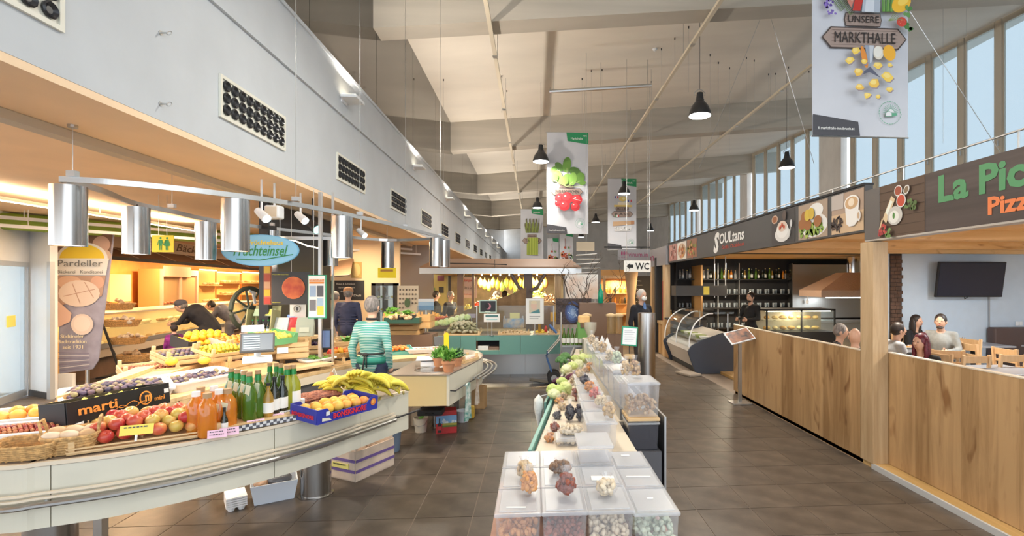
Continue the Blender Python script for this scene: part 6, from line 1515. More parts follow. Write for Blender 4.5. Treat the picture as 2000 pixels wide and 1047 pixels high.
for k,y in enumerate((3.72,4.02,4.40,4.75,5.15,5.55,5.95)): bag('cellophane bag of %s on the right-hand boxes, %s from the front' % (['trail mix','walnuts','granola','nuts','seeds','pasta','dried mushrooms'][k],ordw[k]),.76 - .012 * k,y,1.205 if k == 0 else 1.155 + (.03 if k % 2 == 0 else 0),.09,.08,.12,[NUTS,NUTS,PIST,CASH,NUTS,CASH,NUTS][k],100 + k,50)
# vegetables on the far left part of this counter
BROC = fruit_mat('broccoli',[(.06,.16,.05),(.12,.26,.08)],.7,30,.4); AUB = fruit_mat('aubergine_skin',[(.06,.01,.03),(.16,.03,.07)],.2,6,.4)
for k,(px,py,s) in enumerate(((1082,772,1.0),(1092,764,1.0),(1105,758,1.05),(1078,760,.9),(1098,748,1.0),(1106,722,1.1),(1118,716,1.1),(1130,712,1.1),(1124,702,1.1),(1138,700,1.2),(1150,702,1.2),(1160,698,1.2),(1170,700,1.2),(1142,690,1.1),(1156,690,1.1))):
    p = at(px,py,.89); put(ME['cabbage'],'lettuce',p,'bright green lettuce heaped on the dried fruit counter','lettuce','lettuces on the dried fruit counter',sc=s * .9)
for k,(px,py) in enumerate(((1096,712),(1104,704))):
    o = MB(); q = random.Random(k)
    for i in range(26): a = i * 2.4; e = .2 + i * .045; o.ball((math.cos(a) * math.cos(e) * .06,math.sin(a) * math.cos(e) * .06,math.sin(e) * .06 + .03),.026,8,5)
    o.cyl((0,0,-.04),(0,0,.03),.02,n=8); ob = o.mk('broccoli',BROC,S='all'); ob.location = at(px,py,.86); tag(ob,('left' if k == 0 else 'right') + ' dark green broccoli head at the counter\'s left edge','broccoli')
for k,(px,py,rz) in enumerate(((1092,742,.4),(1112,736,.9),(1122,730,1.2))): ob = MB().ball((0,0,0),(.09,.03,.03),12,7).mk('aubergine',AUB,S='all'); ob.location = at(px,py,.90); ob.rotation_euler = (0,-.2,rz); tag(ob,'glossy purple aubergine among the lettuces','aubergine','aubergines among the lettuces')
for k,(px,py,rz) in enumerate(((1178,702,.2),(1188,698,.5),(1196,702,.1))): ob = MB().ball((0,0,0),(.11,.025,.025),12,7).mk('courgette',LEAFD,S='all'); ob.location = at(px,py,.90); ob.rotation_euler = (0,0,rz); tag(ob,'dark green courgette behind the lettuces','courgette','courgettes behind the lettuces')
# grinder, paper bags, sign, carton at the far end
p = P(1153,690,d=6.9); t = thing('coffee_grinder','steel grinder with a clear bowl hopper at the end of the counter','grinder',(p.x,p.y,.832)); MB().rbox((0,0,.16),(.21,.22,.32)).mk('housing',mat('champagne_steel',(.62,.56,.46),.35,.7),t,bevel=.01); MB().lathe([(.03,.32),(.04,.34),(.085,.45),(.09,.54),(.085,.54),(.08,.46),(.03,.36)],20).mk('hopper',glass_mat('hopper_glass',(.85,.82,.75),.25,.05),t,S=1); MB().lathe([(.05,.32),(.05,.335)],16).mk('collar',STEELF,t)
for k,px in enumerate((1176,1186)):
    p = P(px,682,d=6.9 - .2 * k); t = thing('paper_sack',('left' if k == 0 else 'right') + ' tall white paper bag with folded top beside the grinder','bag',(p.x,p.y,.832)); MB().add([(-.05,-.05,0),(.05,-.05,0),(.05,.05,0),(-.05,.05,0),(-.055,-.02,.22),(.055,-.02,.22),(.055,.02,.22),(-.055,.02,.22),(0,-.006,.36),(0,.006,.36)],[(3,2,1,0),(0,1,5,4),(1,2,6,5),(2,3,7,6),(3,0,4,7),(4,5,8),(6,7,9),(5,6,9,8),(7,4,8,9)]).mk('bag_body',PAPER,t); MB().rbox((0,-.045,.10),(.07,.004,.07),(R(8),0,0)).mk('bag_print',mat('blue_label',(.12,.26,.45),.5),t)
p = P(1243,650,d=4.6); t = thing('info_sign','white notice in a green frame on a wooden foot','sign',(.88,p.y,1.15)); t.scale = (.75,.75,.9); MB().rbox((0,0,.30),(.20,.014,.20),(0,R(4),0)).mk('frame',mat('green_frame',(.02,.30,.16),.4),t,bevel=.006); MB().rbox((0,-.009,.30),(.17,.004,.17),(0,R(4),0)).mk('notice',PAPER,t); MB().cyl((0,.01,.0),(0,.01,.22),.006,n=6).mk('post',BLACKM,t); MB().rbox((0,0,.09),(.14,.05,.05)).mk('wooden_foot',PINE,t,bevel=.02)
pr = Print(frame((-.07,-.012,.23),*FACE_CAM)); pr.step = .0005
for k in range(7): pr.rect(.005,.125 - k * .018,.10 + .03 * ((k * 5) % 3) / 2,.005,(.45,.45,.45))
pr.mk(t,'notice_text',W=0)
t = thing('plastic_bag_roll','white plastic bags hanging at the counter\'s left corner','bags',P(1052,775,d=4.5)); MB().lathe([(.006,.02),(.05,-.02),(.055,-.10),(.03,-.20),(.012,-.26)],12,sx=.8,sy=.8).mk('bag_bunch',mat('white_film',(.74,.76,.72),.4,bump=1,bscale=30),t,S=1); MB().cyl((0,0,.0),(.10,.02,.02),.006,n=6).mk('hook',STEELF,t)
pl = thing('steel_pole','thin upright steel pole beside the hand truck','pole',P(1096,712,d=8.6)); pl.location.z = 0; MB().cyl((0,0,.01),(0,0,1.42),.014,n=10).mk('pole',STEELF,pl,S=1); MB().lathe([(.06,0),(.06,.01),(.02,.015)],12).mk('foot',STEELF,pl)
sb = thing('side_shelf','narrow steel side shelf holding the row of green wine bottles','shelf',(.78,8.75,0)); MB().box(-.32,.28,-.10,.16,.80,.83).mk('board',STEELF,sb); MB().box(-.32,.28,.14,.16,.5,.80).mk('apron',STEELF,sb); [MB().box(x,x + .03,.05,.08,0,.8).mk('leg',STEELF,sb) for x in (-.3,.24)]
for k in range(6): bottle('wine_bottle','green wine bottle with a pale label on the side shelf',(.52 + .075 * k,8.76,.832),.29,.034,GRNG,FOILG,'wine bottles on the side shelf',lab=PAPER)
t = crate('green_carton','green box of orange packets beside the grinder',P(1140,660,d=8.0),0,.20,.2,.26,0,'carton',mat('moss_green_box',(.12,.28,.06),.5)); o = MB().rbox((0,0,.30),(.18,.16,.12)).mk('packet',fruit_mat('orange_packet',[(.7,.3,.06),(.8,.5,.2)],.5),t,bevel=.02)
# ================================================================== LEFT BACK: bakery, banner, basket rack, centre boards, deli, far stalls
BO = V((-8.7,10.2)); E1 = V((-.16,.987)).normalized(); NI = V((-E1.y,E1.x))
def bk_pt(s,t,z=0): q = BO + E1 * s + NI * t; return V((q.x,q.y,z))
def PB(px,py,t):
    """pixel to a point on the bakery plane that lies t behind its counter front"""
    u = (px - CX) / FPX; k = V((u * CS + SN,CS - u * SN)); d = (t + BO.dot(NI)) / k.dot(NI)
    return V((k.x * d,k.y * d,CAMH + (CY - py) / FPX * d))
def b_s(p): return (V((p.x,p.y)) - BO).dot(E1)
def bbox_(s0,s1,t0,t1,z0,z1):
    v = [bk_pt(a,b,c) for c in (z0,z1) for a,b in ((s0,t0),(s1,t0),(s1,t1),(s0,t1))]; return MB().add(v,BF)
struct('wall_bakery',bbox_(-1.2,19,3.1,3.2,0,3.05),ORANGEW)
for s in (0.5,3.5,6.5,9.5,12.5,15.5): 
    p = bk_pt(s,1.6,2.9); area_light('bakery_area_light',p,.5,135,(1.0,.62,.27))  # unseen warm area lights, the farther ones added to brighten the shelves
bc = thing('bakery_counter','glass bakery display counter with cream ends and brown base','counter',bk_pt(0,0))
bbox_(.0,9,.18,.9,0,.42).mk('base',mat('walnut_base',(.15,.085,.05),.5,var=.2,scale=4),bc,W=1)
bbox_(.0,9,.0,1.0,.42,.62).mk('ledge',mat('cream_ledge',(.62,.52,.40),.4),bc,W=1)
bbox_(-.12,9,-.03,.0,.60,.70).mk('steel_bumper',STEELF,bc,W=1)
bbox_(.0,9,.55,1.0,.62,1.25).mk('back_cabinet',mat('cream_yellow',(.72,.50,.22),.5),bc,W=1)
bbox_(.05,9,.02,.035,.70,1.28).mk('front_glass',GLASSP,bc,W=1)
bbox_(.0,9,.02,1.0,1.28,1.31).mk('glass_top',mat('cream_ledge',(.62,.52,.40),.4),bc,W=1)
bbox_(-.03,.0,-.03,1.02,.42,.80).mk('end_panel',mat('cream_yellow',(.72,.50,.22),.5),bc,W=1); bbox_(-.03,.0,.4,1.02,0,.42).mk('end_panel',mat('cream_yellow',(.72,.50,.22),.5),bc,W=1)
bbox_(.05,9,.1,.55,.97,.985).mk('inner_shelf',GLASSP,bc,W=1)
PASTRY = fruit_mat('pastry_crust',[(.55,.28,.06),(.72,.46,.14),(.80,.60,.28)],.5,6,.8); ME['pastry'] = hide_proto(base_obj(MB().ball((0,0,0),(.09,.06,.045),10,6),PASTRY))
for k in range(34): put(ME['pastry'],'pastry',bk_pt(.2 + (k % 17) * .3,.28 + rnd.uniform(-.08,.08),.665 if k < 17 else 1.03),'golden pastry behind the bakery counter glass','pastry','pastries in the bakery counter',rot=Euler((0,0,rnd.uniform(0,3))))
for s in (1.2,4.2,7.2): area_light('case_fill_light',bk_pt(s,.3,1.26),.15,16,(1,.72,.40),(0,0,math.atan2(-E1.x,E1.y)),shape='RECTANGLE',sy=2.8)  # unseen lights added inside the case, which stayed dark behind its glass
aw = thing('bakery_awning','brown bakery awning with cream lettered fascia above','awning',bk_pt(0,0,2.4))
s1_ = b_s(PB(540,520,.2))
v = [bk_pt(s,t,z) for s in (-1.0,9) for t,z in ((-.25,2.46),(.35,2.74),(.38,2.72),(-.22,2.44))]; MB().add(v,[(0,1,2,3),(7,6,5,4),(0,4,5,1),(1,5,6,2),(2,6,7,3),(3,7,4,0)]).mk('canopy',BROWNM,aw,W=1)
bbox_(-1,9,-.28,-.24,2.40,2.475).mk('front_edge',BLACKM,aw,W=1)
bbox_(-1,9,.30,.34,2.72,3.04).mk('fascia',mat('cream_fascia',(.72,.60,.48),.6),aw,W=1)
for k in range(5): q = 1.2 + k * 1.5; MB().beam(bk_pt(q,-.25,2.467),bk_pt(q + .0,.33,2.745),.03,.01).mk('seam',LINO,aw,W=1)
text('Der Bäcker',frame(bk_pt(b_s(PB(300,475,.29)),.295,2.80),(E1.x,E1.y,0),(0,0,1)),2.6,flat((.16,.11,.08)),aw,height=.20,shear=.3)
def wall_item(name,label,cat,pa,ya,pb,yb,t,th,m,group=None):
    a,b = PB(pa,yb,t),PB(pb,ya,t); s0,s1 = b_s(a),b_s(b); z0,z1 = a.z,PB(pa,ya,t).z
    o = thing(name,label,cat,bk_pt(s0,t,z0),0,group); bbox_(s0,s1,t,t + th,z0,z1).mk('body',m,o,W=1); return o,s0,s1,z0,z1
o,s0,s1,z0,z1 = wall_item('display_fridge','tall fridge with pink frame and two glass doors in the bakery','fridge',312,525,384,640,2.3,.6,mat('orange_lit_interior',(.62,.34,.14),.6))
PKF = mat('pinkish_frame',(.68,.42,.36),.5); m_ = (s0 + s1) / 2
for a,b,c,d in ((s0,s1,z1 - .20,z1),(s0,s0 + .1,z0,z1 - .2),(s1 - .1,s1,z0,z1 - .2),(m_ - .05,m_ + .05,z0,z1 - .2)): bbox_(a,b,2.24,2.3,c,d).mk('frame',PKF,o,W=1)
for a,b in ((s0 + .1,m_ - .05),(m_ + .05,s1 - .1)): bbox_(a,b,2.26,2.27,z0,z1 - .2).mk('glass_door',GLASSP,o,W=1)
for k in range(14): put(ME['pastry'],'wrapped_food',bk_pt(s0 + .2 + (k % 5) * .22,2.29,z0 + .2 + (k // 5) * .3),'reddish food pack behind the fridge glass','food pack','food packs in the bakery fridge',m=mat('red_food',(.50,.16,.08),.5))
wall_item('price_board','pink lit menu board above the bakery fridge','sign',322,519,373,540,2.2,.05,mat('pink_board',(.78,.42,.36),.5)); wall_item('notice','white paper notice left of the bakery fridge','notice',289,565,308,588,3.05,.02,PAPER)
wall_item('vent_hood','cream oven hood at the left of the bakery wall','hood',215,535,256,590,2.6,.5,mat('cream_hood',(.80,.66,.46),.5))
for i,(pa,pb,ya,yb,lab) in enumerate(((388,420,525,625,'left'),(423,468,530,600,'middle'),(472,530,530,600,'right'))):
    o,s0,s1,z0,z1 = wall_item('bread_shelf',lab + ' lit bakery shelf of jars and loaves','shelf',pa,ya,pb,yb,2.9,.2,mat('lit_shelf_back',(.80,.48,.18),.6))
    for k in range(3):
        z = z0 + (z1 - z0) * k / 3; bbox_(s0,s1,2.62,2.9,z,z + .03).mk('shelf_board',PINE,o,W=1)
        n_ = max(3,int((s1 - s0) / .22))
        for j in range(n_): put(ME['roll'],'loaf',bk_pt(s0 + (j + .5) * (s1 - s0) / n_,2.75,z + .09),'round loaf on the %s bakery shelf' % lab,'bread','loaves on the %s bakery shelf' % lab,sc=1.7,rot=Euler((0,0,j)))
    MB().beam(bk_pt(s0,2.85,z1 - .03),bk_pt(s1,2.85,z1 - .03),.03,.03).mk('led_strip',LED,o,W=1)
# basket rack
br = thing('basket_rack','wheeled black rack of four wicker trays in front of the bakery','rack',P(232,740,Z=0))
p = br.location; RY = p.y
MB().tube([P(192,610,Y=RY),P(240,742,Y=RY)],.022,6).mk('slanted_post',BLACKM,br,W=1); MB().tube([P(192,610,Y=RY + .45),P(240,735,Y=RY + .45)],.022,6).mk('slanted_post',BLACKM,br,W=1)
for a in ((190,748),(245,738)): MB().cyl(P(*a,Y=RY) + V((0,-.02,.02)),P(*a,Y=RY) + V((0,.02,.02)),.045,n=12).mk('caster',BLACKM,br,W=1)
MB().beam(P(188,745,Y=RY) + V((0,0,.06)),P(246,738,Y=RY) + V((0,0,.06)),.03,.03).mk('base_bar',BLACKM,br,W=1)
BREADB = fruit_mat('bagged_bread',[(.34,.22,.12),(.62,.50,.38),(.80,.76,.70)],.3,14,.8)
for k,(px,py) in enumerate(((226,600),(238,632),(250,666),(262,700))):
    q = P(px,py,Y=RY + .22); t = basket('wicker tray of bagged bread, %s from the top of the wheeled rack' % ordw[k],(q.x,q.y,q.z - .06),R(6),.62,.36,.14)
    lumps('bagged_bread','bagged bread in the rack tray','bread',(0,0,.08),.5,.28,.12,.05,16,BREADB,k,parent=t)
# roll-up banner
BY = 9.25; a = P(113,730,Y=BY); W2 = P(222,460,Y=BY).x - a.x; zt = P(112,455,Y=BY).z; zb = a.z; Hb = zt - zb
rb = thing('bread_banner','tall tapering bread banner with a yellow half circle and bakery name','banner',(a.x,BY,0))
shape = [(.03 * W2,0),(.62 * W2,.03 * Hb),(.72 * W2,.09 * Hb),(W2,Hb * .985),(W2 * .97,Hb),(0,Hb)]
M = frame((a.x,BY,zb),*FACE_CAM); MB().prism(shape,.02,M @ Matrix.Translation((0,0,-.02))).mk('board',mat('bread_photo_base',(.30,.30,.40),.5,var=.15,scale=4),rb,W=1)
pr = Print(M); pr.step = .002
pr.poly([(0,Hb * .83),(W2 * .93,Hb * .83),(W2 * .985,Hb * .985),(W2 * .96,Hb * .99),(0,Hb * .99)],(.16,.09,.065)); pr.ell(W2 * .78,Hb * .92,W2 * .16,Hb * .06,(.48,.32,.26),.3); pr.ell(W2 * .86,Hb * .84,W2 * .1,Hb * .04,(.55,.42,.34))
pr.ell(W2 * .44,Hb * .82,W2 * .46,Hb * .115,(.74,.73,.72),n=20,a0=0,a1=PI); pr.ell(W2 * .44,Hb * .82,W2 * .40,Hb * .10,(.78,.58,.05),n=20,a0=0,a1=PI)
pr.poly([(0,Hb * .70),(W2 * .87,Hb * .70),(W2 * .925,Hb * .82),(0,Hb * .82)],(.74,.74,.74))
pr.poly([(0,Hb * .48),(W2 * .80,Hb * .55),(W2 * .87,Hb * .695),(0,Hb * .695)],(.42,.28,.22))
pr.ell(W2 * .22,Hb * .65,W2 * .22,Hb * .045,(.60,.40,.30)); pr.ell(W2 * .72,Hb * .65,W2 * .12,Hb * .045,(.58,.36,.28)); pr.ell(W2 * .40,Hb * .57,W2 * .37,Hb * .095,(.68,.58,.52)); pr.line(W2 * .12,Hb * .55,W2 * .68,Hb * .60,.012,(.42,.26,.20)); pr.line(W2 * .28,Hb * .64,W2 * .42,Hb * .50,.012,(.42,.26,.20)); pr.line(W2 * .5,Hb * .65,W2 * .66,Hb * .54,.012,(.42,.26,.20))
pr.poly([(.03 * W2,.33 * Hb),(W2 * .24,.37 * Hb),(W2 * .27,.43 * Hb),(.02 * W2,.52 * Hb)],(.66,.46,.38)); pr.ell(W2 * .46,Hb * .35,W2 * .20,Hb * .075,(.70,.60,.55)); pr.ell(W2 * .46,Hb * .355,W2 * .15,Hb * .055,(.75,.67,.62))
for k in range(7): pr.line(.05 * W2,Hb * (.02 + k * .022),W2 * .6,Hb * (.05 + k * .016),.014,[(.22,.20,.30),(.55,.54,.60)][k % 2])
pr.mk(rb,'bread_print')
DG = flat((.16,.17,.18)); text('Pardeller',M @ Matrix.Translation((W2 * .03,Hb * .762,.032)),W2 * .80,DG,rb,height=Hb * .045); text('Bäckerei   Konditorei',M @ Matrix.Translation((W2 * .03,Hb * .713,.032)),W2 * .80,DG,rb,height=Hb * .022)
CRM = flat((.80,.74,.50))
for k,s in enumerate(('Südtiroler','Backtradition','seit 1931')): text(s,M @ Matrix.Translation((W2 * (.08,.04,.12)[k],Hb * (.255 - k * .038),.034)),W2 * (.42,.50,.36)[k],CRM,rb,height=Hb * .024)
MB().box(a.x + .02,a.x + W2 * .28,BY - .02,BY + .04,.05,zb).mk('plinth',PLAST,rb,W=1); MB().cyl((a.x + W2 * .5,BY + .03,.03),(a.x + W2 * .5,BY + .03,zb + .1),.03,n=10).mk('pole',STEELF,rb,W=1); MB().box(a.x + W2 * .3,a.x + W2 * .62,BY - .1,BY + .12,0,.05).mk('foot',STEELF,rb,W=1)

# ---- centre: black screen wall with boards, sign and shop shelf
struct('wall_screen',MB().box(-3.62,-3.5,6.75,8.75,0,3.05),BLACK)
D6 = 6.35
def board(name,label,cat,pa,ya,pb,yb,d,m,th=.02,border=None,bm=None):
    y = P((pa + pb) / 2,550,d=d).y if d > 0 else -d; a,b = P(pa,yb,Y=y),P(pb,ya,Y=y); t = thing(name,label,cat,(a.x,y,a.z)); w_,h = b.x - a.x,b.z - a.z
    MB().box(0,w_,0,th,0,h).mk('panel',bm or m,t)
    if border: MB().box(border,w_ - border,-.004,0,border,h - border).mk('face',m,t)
    return t,frame((a.x,y - .006,a.z),*FACE_CAM),w_,h
t,M,w_,h = board('moon_poster','dark poster of a red moon on the black screen wall','poster',530,531,605,595,D6,mat('charcoal_poster',(.035,.034,.036),.5))
pr = Print(M); pr.ell(w_ * .58,h * .51,w_ * .30,w_ * .30,(.62,.17,.06),n=36); pr.ell(w_ * .58,h * .51,w_ * .285,w_ * .285,mat('moon_print',(.42,.06,.03),.6,col2=(.66,.17,.05),scale=7),n=36); pr.mk(t,'moon_print'); text('Mondfinsternis',M @ Matrix.Translation((w_ * .03,h * .90,.002)),w_ * .42,flat((.6,.55,.08)),t,height=h * .035); text('Blutmond',M @ Matrix.Translation((w_ * .04,h * .05,.002)),w_ * .2,flat((.6,.55,.08)),t,height=h * .035)
MB().cyl((w_ * .5,.02,h),(w_ * .5,.02,3.05 - t.location.z),.004,n=4).mk('wire',STEELF,t)
t,M,w_,h = board('info_board','green framed hanging board with orange headline and four photographs','board',601,537,637,622,6.0,PAPER,.02,.012,mat('green_frame',(.02,.30,.16),.4))
pr = Print(M)
for k in range(2): pr.rect(w_ * .10,h * (.86 - k * .06),w_ * .80,h * .045,(.72,.26,.05))
for cx,cy,c in ((.29,.62,(.30,.40,.55)),(.70,.62,(.10,.10,.11)),(.29,.30,(.18,.18,.20)),(.70,.34,(.34,.46,.58))): pr.rect(w_ * (cx - .17),h * (cy - .12),w_ * .34,h * .25,c)
pr.rect(w_ * .55,h * .08,w_ * .34,h * .20,(.80,.55,.08)); pr.mk(t,'photo_print')
for fx in (.3,.7): MB().cyl((w_ * fx,.01,h),(w_ * fx,.01,3.05 - t.location.z),.004,n=4).mk('wire',STEELF,t)
text('ABHOLUNG',M @ Matrix.Translation((w_ * .14,h * .875,.006)),w_ * .72,WHT,t,height=h * .02)
y = P(508,490,d=5.95).y; q = P(508,489,Y=y); ov = thing('oval_sign','oval light blue hanging sign with green script lettering','sign',(q.x,y,q.z)); rx = (P(584,489,Y=y).x - P(432,489,Y=y).x) / 2; rz_ = 31 * 5.95 / FPX
MB().prism([(rx * math.cos(k * PI / 20),rz_ * math.sin(k * PI / 20)) for k in range(40)],.02,frame((0,.0,0),*FACE_CAM) @ Matrix.Translation((0,0,-.02))).mk('panel',mat('sky_blue_sign',(.16,.45,.72),.5),ov)
MB().prism([(rx * .97 * math.cos(k * PI / 20),rz_ * .95 * math.sin(k * PI / 20)) for k in range(40)],.002,frame((0,0,0),*FACE_CAM)).mk('face',mat('pale_blue_sign',(.25,.55,.78),.5),ov)
M = frame((q.x,y - .004,q.z),*FACE_CAM); text('Früchtehaus',M @ Matrix.Translation((-rx * .30,rz_ * .35,0)),rx * .9,flat((.85,.62,.05)),ov,height=.055,bold=.02); text('Früchteinsel',M @ Matrix.Translation((-rx * .68,-rz_ * .35,0)),rx * 1.4,flat((.03,.24,.06)),ov,height=.13,shear=.35,bold=.01)
MB().tube([M.to_translation() + V((-rx * .6,0,-rz_ * .55)),M.to_translation() + V((0,-.003,-rz_ * .62)),M.to_translation() + V((rx * .85,0,-rz_ * .25))],.006,5).mk('swash',flat((.03,.24,.06)),ov,W=1)
for s in (-.5,.5): MB().cyl((rx * s,.01,rz_ * .86),(rx * s,.01,3.05 - q.z),.004,n=4).mk('wire',STEELF,ov)
lp_ = P(508,445,d=5.95); t = MB().tube([P(487,462,Y=y + .05),P(540,463,Y=y + .1),P(575,470,Y=y + .3),P(600,480,Y=y + .6),P(624,485,Y=y + .8)],.008,6).mk('glow_cord',LED); tag(t,'glowing LED cord curving above the oval blue sign','light cord')
fr = thing('sign_scaffold','slim steel scaffold post beside the green framed board','scaffold',P(626,640,d=6.15)); x,yy = fr.location.x,fr.location.y; fr.location.z = 0; MB().box(-.02,.02,-.02,.02,0,3.05).mk('upright',STEELF,fr); MB().box(.14,.16,-.02,.02,0,3.05).mk('upright',STEELF,fr); MB().box(-.95,.16,.022,.045,2.46,2.50).mk('crossbar',STEELF,fr)
# shelf with wine crate, coffee packs
yS = P(545,660,d=6.4).y; xa,xb = P(483,660,Y=yS).x,P(608,660,Y=yS).x
sh = thing('shop_shelf','pine shelf unit below the black screen wall','shelf',((xa + xb) / 2,yS,0)); MB().box(xa,xb,yS - .02,yS + .30,1.18,1.22).mk('top_board',PINE,sh,W=1)
MB().box(xa,xb,yS - .02,yS,1.06,1.178).mk('apron',PINE,sh,W=1)
for f in (.02,.5,.93): x = xa + (xb - xa) * f; MB().box(x,x + .05,yS,yS + .05,.0,1.058).mk('leg',PINE,sh,W=1)
for j in range(3): MB().box(xa + (xb - xa) * .04,xb - .1,yS + .06,yS + .28,.55 + .18 * j,.565 + .18 * j).mk('lower_board',PINE,sh,W=1)
q = P(512,655,Y=yS + .1); t = thing('wine_case','open green wooden case with four small wine bottles','case',(q.x,q.y,1.221),R(-6)); GC = mat('olive_case',(.34,.33,.16),.6)
MB().rbox((0,.10,.20),(.34,.02,.40),(R(-12),0,0)).mk('back_panel',GC,t); MB().box(-.17,.17,-.09,.08,0,.02).mk('tray',PINE,t); MB().box(-.17,.17,-.10,-.08,0,.06).mk('front_lip',PINE,t)
for s in (-1,1): MB().rbox((s * .165,.0,.18),(.014,.16,.34),(R(-10),0,0)).mk('side',GC,t)
MB().rbox((0,.05,.31),(.28,.012,.10),(R(-25),0,0)).mk('header_label',mat('green_label',(.45,.60,.42),.5),t); MB().rbox((.07,.042,.31),(.09,.012,.08),(R(-25),0,0)).mk('lemon_print',flat((.75,.65,.10)),t)
for k in range(4): bottle('small_bottle','small dark bottle in the green wooden case',mat_of(t) @ V((-.105 + .07 * k,-.03,.022)),.20,.027,WINE,FOILG,'bottles in the green case',lab=PAPER)
PK = [((546,36),(.62,.66,.66),.30,'pale grey'),((558,22),(.07,.06,.055),.20,'small black'),((568,16),(.05,.20,.55),.34,'blue'),((578,26),(.55,.03,.04),.30,'red'),((596,30),(.45,.50,.42),.30,'sage green')]
for k,((px,wpx),c,hh,nm) in enumerate(PK):
    q = P(px,655,Y=yS + (.18 if nm == 'blue' else .08)); w_ = wpx * 6.4 / FPX; t = thing('coffee_pack',nm + ' foil coffee pack on the pine shelf','coffee pack',(q.x,q.y,1.221),R(5 * (k - 2))); h = hh * .82
    MB().add([(-w_ / 2,-.05,0),(w_ / 2,-.05,0),(w_ / 2,.05,0),(-w_ / 2,.05,0),(-w_ * .55,-.02,h * .6),(w_ * .55,-.02,h * .6),(w_ * .55,.045,h * .6),(-w_ * .55,.045,h * .6),(-w_ * .5,.02,h),(w_ * .5,.02,h),(w_ * .5,.03,h),(-w_ * .5,.03,h)],[(3,2,1,0),(0,1,5,4),(1,2,6,5),(2,3,7,6),(3,0,4,7),(4,5,9,8),(5,6,10,9),(6,7,11,10),(7,4,8,11),(8,9,10,11)]).mk('pouch',mat('foil_%d' % k,c,.3,bump=.6,bscale=12),t,bevel=.006)
    MB().rbox((0,-.038,h * .36),(w_ * .6,.004,h * .25),(R(-14),0,0)).mk('pack_label',flat([(.75,.75,.7),(.7,.6,.1),(.7,.7,.7),(.75,.5,.1),(.6,.65,.55)][k]),t)
t,M,w_,h = board('certificate','white certificate with a round seal below the moon poster','certificate',566,592,596,621,6.6,PAPER); pr = Print(M); pr.ell(w_ * .5,h * .62,w_ * .24,h * .24,(.30,.28,.18)); pr.ell(w_ * .5,h * .62,w_ * .19,h * .19,(.7,.7,.66)); pr.rect(w_ * .42,h * .50,w_ * .16,h * .24,(.1,.1,.1)); pr.mk(t,'seal_print')
t,M,w_,h = board('photo_strip','narrow strip of fruit photographs left of the moon poster','photo strip',515,520,530,595,6.5,mat('photo_strip',(.55,.20,.10),.5)); pr = Print(M)
for k,c in enumerate(((.5,.06,.04),(.72,.45,.04),(.6,.35,.2),(.4,.08,.05),(.62,.42,.06))): pr.rect(w_ * .08,h * (.02 + k * .2),w_ * .84,h * .17,c)
pr.mk(t,'photos')
t,M,w_,h = board('brochure_holder','dark brochure holder with two blue leaflets','brochure holder',624,643,646,682,6.2,BLACKM); pr = Print(M); pr.rect(w_ * .05,h * .08,w_ * .42,h * .85,(.16,.22,.42)); pr.rect(w_ * .52,h * .08,w_ * .42,h * .85,(.12,.20,.40)); pr.mk(t,'leaflets')
q = P(487,603,d=6.75); wh = thing('wagon_wheel','old dark green wagon wheel with a white ribbon','wheel',(q.x,q.y,q.z),0); WG = mat('old_green_wood',(.07,.085,.06),.6); rr = .28
wh.rotation_euler = (0,0,R(72))
MB().tube([(rr * math.cos(a),0,rr * math.sin(a)) for a in [2 * PI * k / 28 for k in range(28)]],.032,6,closed=True).mk('rim',WG,wh,S=1); MB().cyl((0,-.05,0),(0,.05,0),.05,n=14).mk('hub',WG,wh)
for k in range(8): a = k * PI / 4 + .2; MB().cyl((.04 * math.cos(a),0,.04 * math.sin(a)),(rr * math.cos(a),0,rr * math.sin(a)),.014,n=6).mk('spoke',WG,wh)
MB().rbox((.0,-.05,rr * .8),(.12,.02,.04),(0,R(20),0)).mk('ribbon',PAPER,wh,bevel=.008); MB().rbox((.03,-.05,rr * .5),(.04,.02,.15),(0,R(-12),0)).mk('ribbon_tail',PAPER,wh,bevel=.008)
MB().box(-.03,.03,-.03,.03,-q.z + 0,-rr).mk('stand',WG,wh)
# ---- deli corner behind
struct('wall_deli',MB().box(-5.6,-3.45,12.9,13.0,0,3.05),mat('beige_deli_wall',(.70,.52,.32),.6)); struct('wall_grey',MB().box(-4.0,-2.95,14.6,14.7,0,3.05),mat('grey_wall',(.30,.28,.27),.7)); area_light('deli_lamp',(-4.4,11.6,2.95),.4,80,(1,.78,.50))
t,M,w_,h = board('chalkboard','chalkboard menu on the beige deli wall','chalkboard',640,548,711,586,-12.88,BLACKM)
for k,s in enumerate(('Käse & Schinken','Speck  Oliven','Antipasti','Deli')): text(s,M @ Matrix.Translation((w_ * (.25,.3,.35,.72)[k],h * (.78 - .2 * k),.003)),w_ * (.5,.45,.35,.2)[k],flat((.6,.58,.52)),t,height=h * .1)
t,M,w_,h = board('jar_sign','honey jar shaped sign on the deli wall','sign',686,512,706,543,-12.88,mat('honey_sign',(.42,.28,.08),.5)); pr = Print(M); pr.ell(w_ * .5,h * .5,w_ * .42,h * .42,(.55,.40,.16)); pr.mk(t,'jar_print')
v = [P(640,541,Y=11.9),P(683,537,Y=11.9),P(689,505,Y=12.9),P(655,512,Y=12.9)]; t = thing('deli_canopy','brown slanted canopy above the deli chalkboard','canopy',v[0]); MB().add([p_ for p_ in v] + [p_ + V((0,.05,.03)) for p_ in v],BF).mk('panel',BROWNM,t,W=1); MB().cyl(v[0],v[1],.02,n=6).mk('front_bar',DBROWN,t,W=1)
